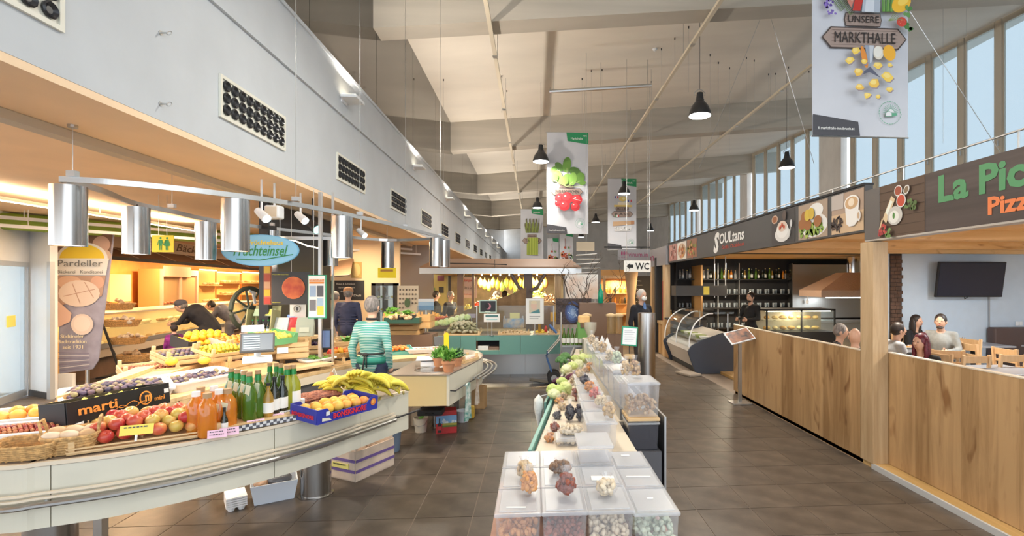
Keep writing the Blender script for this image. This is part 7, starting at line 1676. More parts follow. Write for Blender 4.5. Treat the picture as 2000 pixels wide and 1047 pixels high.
t,M,w_,h = board('deli_sign','yellow hanging sign with brown headline above the deli fridge','sign',738,523,773,543,9.8,mat('yellow_sign',(.90,.72,.02),.5)); pr = Print(M); pr.rect(w_ * .15,h * .62,w_ * .7,h * .22,(.45,.22,.05)); pr.mk(t,'headline'); MB().cyl((w_ * .5,.01,h),(w_ * .5,.01,3.05 - t.location.z),.004,n=4).mk('wire',STEELF,t)
q = P(748,620,d=11.6); t = thing('drinks_fridge','tall black framed glass fridge with stocked shelves in the deli','fridge',(q.x,q.y,0)); fw = 45 * 11.6 / FPX; fh = P(748,553,d=11.6).z
MB().box(-fw / 2,fw / 2,.35,.40,0,fh).mk('back',mat('lit_fridge_back',(.55,.58,.55),.5,emit=((.9,.95,.9),.35)),t)
for a,b in ((-fw / 2,-fw / 2 + .1),(-.015,.015),(fw / 2 - .04,fw / 2)): MB().box(a,b,0,.35,0,fh).mk('upright',BLACKM,t)
MB().box(-fw / 2,fw / 2,0,.35,fh - .06,fh).mk('top',BLACKM,t); MB().box(-fw / 2 + .1,fw / 2 - .04,-.01,0,.1,fh - .06).mk('glass_door',GLASSP,t)
for k in range(5):
    z = .35 + k * .3; MB().box(-fw / 2 + .1,fw / 2 - .04,.05,.34,z,z + .015).mk('shelf',STEELF,t)
    for j in range(4): put(ME['roll'],'cheese_pack',(q.x - fw * .32 + j * fw * .21,q.y + .18,z + .06),'pale packed cheese on a deli fridge shelf','cheese','cheeses in the deli fridge',m=[PAPER,YELC,mat('green_pack',(.2,.35,.1),.5)][(j + k) % 3],rot=Euler((0,0,0)))
t,M,w_,h = board('herb_poster','cream poster with rows of small dark mushrooms','poster',776,558,817,616,11.2,mat('cream_poster',(.72,.62,.46),.6)); pr = Print(M)
for k in range(26): pr.ell(w_ * (.14 + .15 * (k % 6)),h * (.86 - .15 * (k // 6)),w_ * .045,h * .035,[(.10,.08,.06),(.22,.18,.12)][k % 2],n=8)
pr.ell(w_ * .5,h * .42,w_ * .14,h * .16,(.10,.16,.07)); pr.mk(t,'mushroom_print'); [MB().cyl((w_ * f,.03,-t.location.z),(w_ * f,.03,h),.015,n=6).mk('stand_post',STEELF,t) for f in (.1,.9)]
PINE2 = wood_mat('orange_pine',(.50,.27,.09),(.70,.43,.18),'X',.6,3,knots=False)
for k,(px,py,w_,h,lab) in enumerate(((790,652,.62,.16,'lower pine veg box right of the man'),(788,632,.62,.16,'upper pine veg box right of the man'),(828,640,.3,.24,'slatted upright box beside the veg boxes'))): q = P(px,py,d=9.0); crate('veg_box',lab,(q.x,q.y,q.z),0,w_,.4,h,0,'slat',PINE2,rows=2)
vb = MB().box(-.45,.45,-.2,.3,0,P(790,652,d=9.0).z - .002).mk('veg_bench',BROWNM); vb.location = (P(800,652,d=9.0).x,P(800,652,d=9.0).y,0); tag(vb,'brown bench under the pine veg boxes','bench')
for k,(px,py,d,lab) in enumerate(((766,610,9.0,'left'),(796,616,8.8,'right'))):
    q = P(px,py,d=d); t = crate('cress_box',lab + ' green box of fresh cress in front of the poster',(q.x,q.y,q.z - .08),0,.30 if k else .24,.2,.09,0,'carton',[mat('lime_box',(.30,.50,.06),.5),BLACKM][k]); leaf_clump('cress','','',(0,0,.08),.13,.10,120,LEAF,.015,5 + k,parent=t)
q = P(790,640,d=8.8); t = crate('veg_carton','dark carton of mixed roots under the cress',(q.x,q.y - .05,P(790,628,d=8.8).z - .02),0,.6,.3,.1,0,'carton',mat('dark_green_carton',(.03,.09,.06),.5)); lumps('roots','roots','roots',(0,0,.06),.55,.26,.08,.04,40,NUTB,2,parent=t)
# ---- central market stall with brown roof
YC = 12.2; xl,xr = P(820,520,Y=YC).x,P(1143,520,Y=YC).x; zb0,zb1,zb2 = P(1000,535,Y=YC).z,P(1000,524,Y=YC).z,P(1000,508,Y=YC).z
st = thing('market_stall','brown roofed market stall with tree shaped posts in the middle of the hall','stall',((xl + xr) / 2,YC,0))
MB().box(xl,xr - .1,YC - .05,YC + .05,zb0,zb1).mk('front_beam',STEELF,st,W=1)
v = [(xl,YC,zb1 + .01),(xr - .1,YC,zb1 + .01),(xr - .35,YC + .6,zb2 + .04),(xl + .3,YC + .6,zb2 + .04)]; MB().add(v + [(a,b + .02,c + .03) for a,b,c in v],BF).mk('roof_panel',BROWNM,st,W=1)
MB().box(xl,xr - .1,YC + .05,YC + 3.5,zb0 + .02,zb0 + .07).mk('soffit',mat('stall_soffit',(.45,.27,.12),.6),st,W=1)
for pa,pb,m in ((893,905,BROWNM),(1083,1096,OAKP),(921,926,BROWNM)): MB().box(P(pa,560,Y=YC + .1).x,P(pb,560,Y=YC + .1).x,YC + .1,YC + .22,0,zb0).mk('post',m,st,W=1)
tx0,tx1 = P(1023,560,Y=YC + .05).x,P(1040,560,Y=YC + .05).x; MB().box(tx0,tx1,YC + .06,YC + .2,0,zb0).mk('tree_post',DBROWN,st,W=1)
for s in (-1,1):
    xm = (tx0 + tx1) / 2; MB().tube(spline([(xm + s * .06,YC + .02,zb0 - .42),(xm + s * .22,YC + .02,zb0 - .33),(xm + s * .32,YC + .02,zb0 - .16),(xm + s * .42,YC + .02,zb0 - .0)],4),.042,6).mk('tree_branch',DBROWN,st,W=1)
t = thing('awning_rod','dark curved rod with bracket above the stall roof edge','rod',P(880,515,Y=YC - .1)); MB().tube([P(850,514,Y=YC - .1),P(940,515,Y=YC - .1),P(990,517,Y=YC - .1)],.012,6).mk('rod',BLACKM,t,W=1); MB().cyl(P(966,507,Y=YC - .1),P(966,522,Y=YC),.01,n=6).mk('bracket',STEELF,t,W=1)
area_light('stall_lamp',(-1.4,YC + 1.3,zb0 - .05),.4,80,(1,.82,.55)); area_light('stall_lamp',(.0,YC + 1.3,zb0 - .05),.4,80,(1,.82,.55))
for k in range(9): q = P(905 + k * 18,538,Y=YC + .4); t = MB().ball((0,0,0),.022,8,6).mk('bulb',emat('bulb_glow',(1,.82,.5),7),S=1); t.location = (q.x,q.y,zb0 - .02); tag(t,'small warm bulb under the stall soffit','bulb','bulbs under the stall soffit')
struct('wall_stall_back',MB().box(-2.6,.9,YC + 3.4,YC + 3.5,0,zb0),mat('stall_back_wall',(.55,.45,.26),.6,var=.2,scale=4))
t,M,w_,h = board('stall_sign','pale stall sign with red script headline','sign',904,541,931,582,YC + .5,mat('pale_pink_sign',(.72,.52,.40),.6)); text('Banquetto',M @ Matrix.Translation((w_ * .05,h * .74,.004)),w_ * .9,flat((.6,.05,.03)),t,height=h * .17,shear=.2); text('Obst & Gemüse',M @ Matrix.Translation((w_ * .06,h * .42,.004)),w_ * .85,flat((.12,.1,.08)),t,height=h * .13); text('frisch vom Markt',M @ Matrix.Translation((w_ * .1,h * .15,.004)),w_ * .8,flat((.6,.05,.03)),t,height=h * .07)
for k,(x,y,z,c1,nm) in enumerate([(-2.3,11.6,1.0,(.8,.4,.05),'orange'),(-1.75,12.7,1.15,(.75,.62,.1),'yellow'),(-1.35,12.9,1.25,(.65,.1,.04),'red'),(-.95,13.1,1.35,(.75,.65,.35),'cream'),(-.5,13.4,1.45,(.25,.4,.08),'green'),(.05,13.4,1.5,(.3,.45,.1),'leaf green'),(.4,13.3,1.4,(.5,.34,.2),'brown')]):
    t = crate('stall_bin','bin of %s produce inside the brown roofed stall' % nm,(x,y,z),0,.5,.5,.12,12,'slat',PINE,rows=1,cat='bin'); lumps('produce','x','produce',(0,0,.06),.46,.46,.16,.045,40,mat('produce_%d' % k,c1,.5,var=.25,scale=14),k,parent=t)
    o = MB().box(x - .26,x + .26,y - .26,y + .26,0,z - .06).mk('bin_stand',BROWNM); tag(o,'brown stand under the bin of %s produce' % nm,'stand')
YB2 = fruit_mat('hung_produce',[(.7,.5,.05),(.75,.6,.1),(.2,.4,.08),(.6,.2,.05)],.5,5,.9)
ME['hung'] = hide_proto(base_obj(MB().lathe([(.001,-.16),(.05,-.12),(.08,-.02),(.06,.08),(.012,.14),(.004,.2)],10),YB2))
for k in range(16): q = P(938 + k * 8.5,553 + (k * 7 % 5) * 3,Y=YC + 1.6); put(ME['hung'],'hanging_gourd',(q.x,q.y,zb0 - .21 - .05 * (k % 3)),'bunch of produce hanging inside the market stall','hanging produce','produce hanging in the stall',rot=Euler((0,0,k)))
t,M,w_,h = board('cupboard','pale yellow cupboard with small pictures left of the stall','cupboard',828,535,872,610,15.2,mat('pale_yellow_cupboard',(.68,.60,.25),.5),.3); pr = Print(M); pr.rect(w_ * .3,h * .5,w_ * .2,h * .14,(.25,.45,.2)); pr.rect(w_ * .66,h * .5,w_ * .22,h * .16,(.1,.1,.1)); pr.rect(w_ * .1,h * .82,w_ * .3,h * .14,(.4,.1,.1)); pr.rect(w_ * .6,h * .82,w_ * .3,h * .14,(.3,.12,.2)); pr.mk(t,'pictures')
t,M,w_,h = board('screen_partition','clear acrylic screen standing on the green counter','screen',815,584,1100,640,GY + .3,GLASSP,.008); [MB().box(x,x + .02,-.01,.02,-.0,h).mk('clip_post',STEELF,t) for x in (0,w_ * .4,w_ * .93)]
t.location.z = .9
t,M,w_,h = board('window_poster','blue sky poster beside the acrylic screen','poster',817,584,847,606,10.6,mat('sky_poster',(.34,.50,.68),.5)); pr = Print(M); pr.rect(0,0,w_,h * .4,(.10,.25,.48)); pr.rect(0,h * .75,w_,h * .25,(.7,.75,.8)); pr.mk(t,'sky_print'); MB().cyl((w_ / 2,.03,-t.location.z),(w_ / 2,.03,h / 2),.02,n=8).mk('stand_post',STEELF,t)
# twisted hazel branches
q = P(1148,640,d=9.6); tr = thing('twisted_branches','bare twisted hazel branches standing behind the bottles','branches',(q.x,q.y,.83)); rb_ = random.Random(3)
def twig(p,d,L,r_,depth):
    pts = [p]; 
    for k in range(5): d = (d + V((rb_.uniform(-.6,.6),rb_.uniform(-.3,.3),rb_.uniform(-.35,.5)))).normalized(); pts.append(pts[-1] + d * L / 5)
    MB().tube(pts,[r_ * (1 - k * .15) for k in range(6)],5).mk('branch',mat('hazel_bark',(.075,.05,.035),.8),tr,S=1)
    if depth:
        for k in (2,3,5): twig(pts[k],(d + V((rb_.uniform(-1,1),0,rb_.uniform(-.2,.8)))).normalized(),L * .62,r_ * .55,depth - 1)
MB().lathe([(.09,0),(.12,.12),(.10,.3),(.09,.3)],14).mk('vase',ANTHR,tr,S=1); twig(V((0,0,.25)),V((0,0,1)),.75,.028,3); twig(V((.04,0,.25)),V((.4,0,1)),.8,.022,3); twig(V((-.02,0,.25)),V((-.5,0,1)),.75,.022,3)
t,M,w_,h = board('pale_poster','white and peach backdrop poster behind the twisted branches','poster',1104,536,1168,584,11.0,mat('peach_poster',(.74,.72,.68),.6,col2=(.68,.48,.36),scale=3)); MB().cyl((w_ * .1,.03,-t.location.z),(w_ * .1,.03,h),.02,n=8).mk('stand_post',STEELF,t); MB().cyl((w_ * .9,.03,-t.location.z),(w_ * .9,.03,h),.02,n=8).mk('stand_post',STEELF,t)
t = thing('lamp_cluster','layered white paper lamp hanging above the twisted branches','lamp',P(1145,515,d=12)); 
for k in range(5): MB().rbox((.05 * (k % 2),0,.22 - k * .11),(.62 - .07 * abs(k - 2),.3,.012),(0,R(-4 + 4 * (k % 2)),0)).mk('paper_layer',PAPER,t)
MB().cyl((0,0,.2),(0,0,roofz(.9) - t.location.z),.004,n=4).mk('wire',STEELF,t); MB().rbox((-.02,0,.42),(.44,.02,.22)).mk('cap_sheet',mat('tan_sheet',(.42,.34,.24),.6),t)
bottle('tall_bottle','tall emerald bottle beside the twisted branches',(P(1173,592,d=9.4).x,P(1173,592,d=9.4).y,P(1173,592,d=9.4).z),.36,.05,mat('emerald_glass',(.0,.30,.18),.1),mat('emerald_glass',(.0,.30,.18)))
t = MB().box(-.35,.35,-.12,.15,0,P(1173,592,d=9.4).z - .001).mk('back_cabinet',BROWNM); t.location = (P(1168,592,d=9.4).x,9.5,0); tag(t,'brown cabinet under the emerald bottle','cabinet')
for k,px in enumerate((1146,1193,1208)):
    q = P(px,640,d=8.6); t = thing('glass_dispenser',['left','middle','right'][k] + ' glass jar dispenser with wooden lid on the rear shelf','dispenser',(q.x,q.y,1.05)); MB().lathe([(.07,0),(.07,.30),(.0,.30)],16).mk('jar',glass_mat('jar_glass',(.85,.75,.55),.3,.05,body=(.6,.45,.25)),t,S=1); MB().lathe([(.0,.30),(.085,.30),(.085,.33),(0,.36)],16).mk('wooden_lid',PINE,t,S=1); MB().box(-.07,.07,-.05,.05,-1.05,0).mk('pedestal',BROWNM,t)
# ---- far right lane: signs and kiosks
t,M,w_,h = board('toilet_direction_sign','white WC sign with a black arrow pointing left','sign',1219,509,1271,531,12.6,PAPER,.05); text('WC',M @ Matrix.Translation((w_ * .42,h * .2,.002)),w_ * .52,BLACKM,t,height=h * .6,bold=.02)
pr = Print(M); pr.poly([(w_ * .08,h * .5),(w_ * .22,h * .22),(w_ * .22,h * .36),(w_ * .34,h * .36),(w_ * .34,h * .64),(w_ * .22,h * .64),(w_ * .22,h * .78)],(.01,.01,.01)); pr.mk(t,'arrow'); [MB().cyl((w_ * f,.02,h),(w_ * f,.02,roofz(2.2) - t.location.z),.005,n=4).mk('wire',STEELF,t) for f in (.1,.9)]
t,M,w_,h = board('wine_shop_sign','grey wine shop sign with maroon lettering hanging from a black bar','sign',1207,487,1270,508,14.4,mat('grey_sign',(.26,.25,.26),.5)); MAR = flat((.26,.03,.10)); text('vinum.in',M @ Matrix.Translation((w_ * .32,h * .3,.003)),w_ * .6,MAR,t,height=h * .42)
for k in range(3): pr = Print(M); pr.ell(w_ * (.12 + .07 * k),h * .62,w_ * .028,h * .2,(.26,.03,.10)); pr.rect(w_ * (.117 + .07 * k),h * .22,w_ * .008,h * .3,(.26,.03,.10)); pr.rect(w_ * (.10 + .07 * k),h * .2,w_ * .045,h * .04,(.26,.03,.10)); pr.mk(t,'glass_mark')
MB().box(-.4,w_,0,.04,h + .04,h + .08).mk('hanging_bar',BLACKM,t); [MB().box(w_ * f,w_ * f + .02,0,.02,h,h + .04).mk('bar_strap',BLACKM,t) for f in (.1,.7)]
MB().cyl((w_ - .02,.02,h),(w_ - .02,.02,roofz(3) - t.location.z),.005,n=4).mk('wire',STEELF,t)
kx = 3.42; k1 = thing('wine_kiosk','wooden wine kiosk with lit shelves beyond the snack bar','kiosk',(kx + .6,14.5,0))
MB().box(kx,kx + .1,12.72,17.6,2.42,2.92).mk('fascia',mat('grey_sign',(.26,.25,.26),.5),k1,W=1); text('vinum',frame((kx - .003,16.6,2.58),*FACE_AISLE),2.6,MAR,k1,height=.22)
for y in (12.8,14.2,17.3): MB().box(kx,kx + .14,y,y + .25,0,2.42).mk('post',OAKP,k1,W=1)
MB().box(kx + 1.0,kx + 1.05,12.9,17.5,0,2.42).mk('back_wall',mat('kiosk_back',(.50,.28,.10),.6),k1,W=1); MB().box(kx + .02,kx + .5,12.9,17.4,.82,.9).mk('bar_top',OAKP,k1,W=1); MB().box(kx + .05,kx + .1,12.9,17.4,0,.82).mk('bar_front',OAK,k1,W=1)
area_light('kiosk_lamp',(kx + .5,15,2.35),.3,60,(1,.75,.42))
for y in (13.0,13.75): MB().box(kx - .01,kx + .03,y,y + .06,.95,2.0).mk('red_frame',flat((.22,.02,.02)),k1,W=1)
for k in range(14): bottle('kiosk_bottle','wine bottle on the kiosk bar',(kx + .3,13.0 + .3 * k,.902),.30,.04,[WINE,GOLD,GRNG][k % 3],CORK,'bottles on the kiosk bar')
t,M,w_,h = board('chalk_door','tall chalkboard with price list at the far lane','chalkboard',1238,532,1272,640,17.0,BLACKM)
for k in range(9): text(['Weine','Prosecco','Spritz','Grauburgunder','Riesling','Käse','Speck','Brot','Kaffee'][k],M @ Matrix.Translation((w_ * .12,h * (.9 - k * .075),.004)),w_ * (.3 + .06 * (k % 4)),flat((.5,.5,.48)),t,height=h * .022)
t.location.z = 0.3
t = MB().lathe([(.12,0),(.16,.6),(.10,1.5),(.18,2.3)],10,sx=1.2,sy=.6).mk('curtain',mat('tan_curtain',(.36,.25,.15),.8,bump=.6,bscale=10),S=1); t.location = (P(1233,600,d=15.5).x,P(1233,600,d=15.5).y,0); tag(t,'gathered tan curtain beside the far chalkboard','curtain')
k2 = thing('gift_kiosk','warm lit wooden gift kiosk left of the far chalkboard','kiosk',(P(1208,560,d=16).x,P(1208,560,d=16).y,0)); MB().box(-.5,.45,.5,.55,0,2.4).mk('back_wall',mat('kiosk_back',(.50,.28,.10),.6),k2); MB().box(-.5,.45,0,.5,2.1,2.2).mk('canopy',OAKP,k2); [MB().box(x,x + .08,0,.08,0,2.1).mk('post',OAKP,k2) for x in (-.5,.37)]; MB().box(-.5,.45,0,.5,.9,.95).mk('counter_board',OAKP,k2); [MB().box(-.42,.37,.3,.5,z,z + .02).mk('shelf',OAKP,k2) for z in (1.25,1.6)]
area_light('gift_lamp',k2.location + V((0,.2,2.05)),.2,40,(1,.72,.40))
for k in range(10): bottle('gift_bottle','small bottle on the gift kiosk shelves',k2.location + V((-.36 + .16 * (k % 5),.4,1.272 if k < 5 else 1.622)),.24,.04,[GOLD,WINE,JUICE][k % 3],CORK,'bottles in the gift kiosk')
# ================================================================== EATERIES (right)
# ---- pizzeria: screen, bench, tables, chairs
p = P(1893,546,Y=9.0); tv = thing('television','large black television tilted on the pale blue wall','television',(p.x,8.98,p.z)); tv.rotation_euler = (R(8),0,0)
MB().rbox((0,0,0),(1.36,.05,.68)).mk('housing',BLACKM,tv,bevel=.008); MB().rbox((0,-.027,.005),(1.32,.004,.64)).mk('screen',mat('tv_glass',(.012,.014,.03),.08),tv); MB().rbox((0,.09,0),(.3,.14,.2)).mk('wall_bracket',BLACKM,tv); MB().tube([(.02,.1,-.34),(.05,.12,-.40),(.12,.13,-.36)],.008,5).mk('cable',BLACKM,tv)
t = thing('wall_socket','white double socket on the pale blue wall above the bench','socket',P(1990,632,Y=9.19)); [MB().box(x,x + .07,-.012,.0,-.04,.04).mk('outlet',PLAST,t,bevel=.004) for x in (-.08,0)]
bn = thing('leather_bench','dark brown upholstered bench against the pale blue wall','bench',(9.7,8.85,.05)); LEA = mat('brown_leather',(.085,.055,.05),.45)
x0 = P(1950,640,Y=8.9).x - 9.7; MB().box(x0,1.0,.12,.30,.40,1.02).mk('backrest',LEA,bn,bevel=.03); MB().box(x0,1.0,-.35,.12,.30,.42).mk('seat',LEA,bn,bevel=.03); MB().box(x0,1.0,-.3,.28,0,.30).mk('plinth',BLACKM,bn)
TOPG = mat('grey_table_top',(.30,.32,.36),.3)
def table(label,x,y,w_,d):
    t = thing('dining_table',label,'table',(x,y,.05)); MB().box(-w_ / 2,w_ / 2,-d / 2,d / 2,.72,.75).mk('top',TOPG,t,bevel=.004); MB().box(-.05,.05,-.05,.05,.03,.72).mk('column',BLACKM,t); MB().rbox((0,0,.015),(.45,.45,.03)).mk('foot',BLACKM,t)
    return t
def ptxy(px,py,Z): q = P(px,py,Z=Z); return q.x,q.y
table('grey table with shakers near the leather bench',*ptxy(1905,672,.8),.9,.7); table('second grey table in front of the leather bench',9.3,8.1,.9,.7); table('large empty grey table just behind the right-hand partition',*ptxy(1935,722,.8),1.1,.75); table('second empty grey table at the right edge of the photo',7.35,6.1,1.1,.75); table('grey table of the eating group beside the oak post',6.3,8.12,.75,.6)
def make_chair(label,x,y,rz):
    t = thing('dining_chair',label,'chair',(x,y,.05),rz,'beech dining chairs')
    MB().box(-.20,.20,-.20,.20,.43,.46).mk('seat',CHAIRW,t,bevel=.006)
    for s in (-1,1): MB().box(s * .18 - .018,s * .18 + .018,-.19,-.155,0,.43).mk('leg',CHAIRW,t); MB().beam((s * .18,.18,0),(s * .18,.25,.92),.035,.035,up=(0,1,0)).mk('rear_leg',CHAIRW,t)
    for z,h in ((.86,.09),(.73,.035),(.64,.035)): MB().box(-.165,.165,.228 - (.9 - z) * .08,.248 - (.9 - z) * .08,z - h / 2,z + h / 2).mk('back_slat',CHAIRW,t)
    return t
c0 = make_chair('beech chair nearest the red-haired woman, back to the aisle',*ptxy(1876,696,.92),PI); x_,y_ = ptxy(1946,694,.92)
for lab,(x,y),rz in (('beech chair at the large empty table, back to the aisle',(x_,y_),PI),('beech chair facing left beside the shaker table',ptxy(1925,672,.96),R(80)),('beech chair behind the red-haired woman',ptxy(1843,682,.95),R(150)),('beech chair tucked under the shaker table',ptxy(1872,664,.95),R(-80)),('beech chair at the right edge by the bench',ptxy(1993,682,.95),R(90))): copy_tree(c0,(x,y,.05),rz,lab)
q = P(1882,668,Z=.8); t = thing('condiment_set','glass salt and pepper set on the table by the bench','condiments',(q.x,q.y,.802)); [MB().lathe([(.02,0),(.022,.06),(.012,.08),(0,.10)],10,(x,0,0)).mk('shaker',CHROME,t,S=1) for x in (-.025,.025)]; MB().box(-.05,.05,-.03,.03,0,.01).mk('holder',CHROME,t)
for k,(px,py) in enumerate(((1770,680),(1790,678))): q = P(px,py,Z=.8); t = thing('pizza_plate',('left' if k == 0 else 'right') + ' white plate with pizza on the eating group\'s table','plate',(q.x,q.y,.802)); MB().lathe([(.08,0),(.14,.02),(.135,.024),(.07,.006),(0,.006)],20).mk('plate',PLAST,t,S=1); MB().lathe([(.11,.012),(.115,.025),(0,.028)],16).mk('pizza',fruit_mat('pizza_%d' % k,[(.6,.2,.05),(.75,.5,.15)],.6,20,.2),t,S=1)
# ---- grill bar
dfc = thing('deli_counter','navy refrigerated counter with curved glass front at the snack bar','refrigerated counter',(3.7,10.3,0))
prof = [(3.42,.0),(4.26,.0),(4.26,.88),(4.0,.87),(3.5,.70),(3.32,.60),(3.24,.48),(3.30,.30)]
def xz(y): return Matrix(((1,0,0,0),(0,0,-1,y),(0,1,0,0),(0,0,0,1)))
for y in (10.34,12.34): MB().prism(prof,.05,xz(y)).mk('end_panel',NAVY,dfc,W=1,bevel=.01)
MB().prism([(3.46,.12),(4.24,.12),(4.24,.84),(3.52,.64),(3.36,.55),(3.32,.46)],1.93,xz(12.28)).mk('body',mat('pale_counter_front',(.50,.47,.45),.4),dfc,W=1); MB().prism([(3.46,.02),(4.2,.02),(4.2,.12),(3.46,.12)],1.9,xz(12.26)).mk('kick_plate',BLACKM,dfc,W=1)
g = spline([(3.28,0,.56),(3.30,0,.80),(3.42,0,1.08),(3.66,0,1.26),(3.8,0,1.28)],4); mb = MB()
for a,b in zip(g[:-1],g[1:]): mb.add([(a.x,10.33,a.z),(b.x,10.33,b.z),(b.x,12.27,b.z),(a.x,12.27,a.z)],[(0,1,2,3)])
mb.mk('curved_glass',GLASSP,dfc,'all',True)
for y in (10.33,11.3,12.28): MB().tube([(a.x,y,a.z) for a in g],.014,6).mk('glass_frame',PLAST,dfc,True,True)
MB().box(3.7,4.26,10.33,12.3,1.27,1.31).mk('top_shelf',GLASSP,dfc,W=1); [MB().cyl((4.15,y,.86),(4.15,y,1.27),.015,n=8).mk('support',CHROME,dfc,W=1) for y in (10.4,12.2)]; MB().box(3.45,4.2,10.4,12.2,.70,.72).mk('display_tray',STEELF,dfc,W=1)
for k in range(6): t = MB().lathe([(.10,0),(.13,.05),(.12,.05),(.0,.04)],12).mk('food_dish',[PAPER,mat('salad_dish',(.3,.36,.12),.5)][k % 2],S=1); t.location = (3.72,10.6 + .28 * k,.722); tag(t,'serving dish behind the curved counter glass','dish','dishes in the navy counter')
t = MB().rbox((3.22,10.2,.03),(.30,.5,.06),(0,0,R(20))).mk('floor_cloth',mat('grey_cloth',(.30,.25,.20),.9,bump=1,bscale=20),bevel=.02); tag(t,'crumpled cloth on the floor at the navy counter\'s foot','cloth')
oc = thing('oak_bar','oak fronted bar left of the navy counter','bar',(3.5,12.6,0)); MB().box(3.38,3.44,12.36,12.7,.04,1.0).mk('front',OAK,oc,W=1); MB().box(3.38,4.4,12.36,12.7,1.0,1.04).mk('top',BLACKM,oc,W=1); MB().box(3.44,4.4,12.40,12.66,0,1.0).mk('carcass',ANTHR,oc,W=1)
YS = 13.45; bs = thing('bar_shelves','black back bar shelving stocked with bottles and glasses','shelving',(5.5,YS,0)); xs0,xs1 = P(1322,560,Y=YS).x,P(1565,560,Y=YS).x; lev = [P(1430,y,Y=YS).z for y in (545,574,601,640)]
for z in lev: MB().box(xs0,xs1,YS,YS + .24,z - .03,z).mk('shelf',BLACKM,bs,W=1)
for f in (0,.33,.5,.93,1): x = xs0 + (xs1 - xs0) * f; MB().box(x - .012,x + .012,YS + .02,YS + .22,.0,2.5).mk('upright',STEELF if 0 < f < 1 else BLACKM,bs,W=1)
q_ = random.Random(9)
for k in range(34): x = xs0 + .12 + k * (xs1 - xs0 - .2) / 34; bottle('spirit_bottle','liquor bottle on the top shelf of the back bar',(x,YS + .1 + .05 * (k % 2),lev[0]),q_.uniform(.24,.32),.036,[WINE,GOLD,WINE,GRNG,JUICE,PLASTIC][q_.randrange(6)] if k > 8 else PLASTIC,[BLACKM,CORK,YELC][k % 3],'bottles on the top bar shelf',lab=PAPER if k % 2 else None)
gl0 = None
for z in lev[1:]:
    for k in range(30):
        x = xs0 + .1 + k * (xs1 - xs0 - .2) / 30
        if gl0 is None:
            o = MB().lathe([(.028,0),(.036,.13),(.033,.13),(.025,.01),(0,.01)],10).mk('drinking_glass',glass_mat('tumbler_glass',(.8,.85,.88),.25,.05,body=(.7,.75,.8)),S=1); gl0 = o
        else: o = bpy.data.objects.new('drinking_glass',gl0.data); COL.objects.link(o)
        o.location = (x,YS + .07 + .08 * (k % 2),z); tag(o,'clear tumbler on the lower shelves of the back bar','glass','tumblers on the back bar')
t = thing('receipt_machine','grey audio amplifier on the top bar shelf','amplifier',(P(1548,543,Y=YS).x,YS - .02,lev[0] + .002)); MB().box(-.22,.2,0,.2,0,.16).mk('case',STEELF,t,bevel=.006); [MB().cyl((x,0,.08),(x,-.015,.08),.02,n=10).mk('knob',BLACKM,t) for x in (-.1,0,.1)]
hs = thing('hanging_shelf','dark hanging shelf box with a yellow note over the bar','shelf',(P(1370,567,d=12.4).x,12.2,2.0)); w0,w1 = P(1320,567,Y=12.2).x - hs.location.x,P(1420,567,Y=12.2).x - hs.location.x; za,zb = P(1370,578,Y=12.2).z - 2,P(1370,558,Y=12.2).z - 2; MB().box(w0,w1,0,.4,za,zb).mk('box',ANTHR,hs); MB().box(w1 * .1,w1 * .1 + .15,-.004,0,za + .03,zb - .02).mk('note',YELC,hs); [MB().cyl((x,.05,za - .05),(x,.05,.62),.016,n=8).mk('hanger_pole',STEELF,hs) for x in (w1 * .55,w1 - .02)]
gd = thing('snack_display','lit glass display case of stuffed breads on the grill counter','display case',(P(1562,630,d=10.9).x,10.6,.05)); gx0,gx1 = P(1497,630,Y=10.6).x - gd.location.x,P(1632,630,Y=10.6).x - gd.location.x
MB().box(gx0,gx1,0,.6,.0,.80).mk('cabinet',BLACKM,gd)
for x in (gx0,(gx0 + gx1) * .5,gx1 - .03): MB().box(x,x + .03,0,.03,.80,1.29).mk('frame_post',BLACKM,gd)
MB().box(gx0,gx1,0,.6,1.27,1.31).mk('top',BLACKM,gd); MB().box(gx0,gx1,.01,.016,.82,1.26).mk('front_glass',GLASSP,gd); MB().box(gx0,gx1,.57,.6,.80,1.27).mk('back_panel',mat('warm_back',(.6,.5,.35),.5),gd); MB().box(gx0 + .02,gx1 - .02,.1,.55,1.04,1.055).mk('shelf',GLASSP,gd); MB().box(gx0 + .05,gx1 - .05,.1,.14,1.245,1.262).mk('led_strip',LED,gd)
area_light('display_light',gd.location + V(((gx0 + gx1) / 2,.3,1.24)),.2,12,(1,.85,.55),shape='RECTANGLE',sy=1.2)
for k in range(14): put(ME['pastry'],'stuffed_bread',gd.location + V((gx0 + .15 + (k % 7) * (gx1 - gx0 - .25) / 7,.3,.87 if k < 7 else 1.105)),'stuffed bread in the lit glass display','bread','breads in the glass display',rot=Euler((0,0,k)))
hd = thing('copper_hood','hammered copper grill hood with a steel flue','hood',(P(1660,560,d=12.4).x,11.9,1.6)); COP = mat('hammered_copper',(.74,.54,.43),.42,.55,bump=.8,bscale=45)
hw = 1.05; v = [(-hw,-.5,0),(hw,-.5,0),(hw,.5,0),(-hw,.5,0),(-hw,-.5,.16),(hw,-.5,.16),(hw,.5,.16),(-hw,.5,.16),(-.25,-.2,.60),(.25,-.2,.60),(.25,.2,.60),(-.25,.2,.60)]; MB().add(v,[(3,2,1,0)] + [(k * 4 + i,k * 4 + (i + 1) % 4,k * 4 + 4 + (i + 1) % 4,k * 4 + 4 + i) for k in range(2) for i in range(4)] + [(8,9,10,11)]).mk('canopy',COP,hd); MB().cyl((.1,0,.60),(.1,0,1.0),.17,n=20).mk('flue',CHROME,hd,True); MB().rbox((0,-.3,-.015),(1.6,.06,.03)).mk('light_tube',emat('hood_light',(.9,.97,1),5),hd); area_light('hood_lamp',hd.location + V((0,0,-.04)),.3,25,(.9,.97,1),shape='RECTANGLE',sy=1.4)
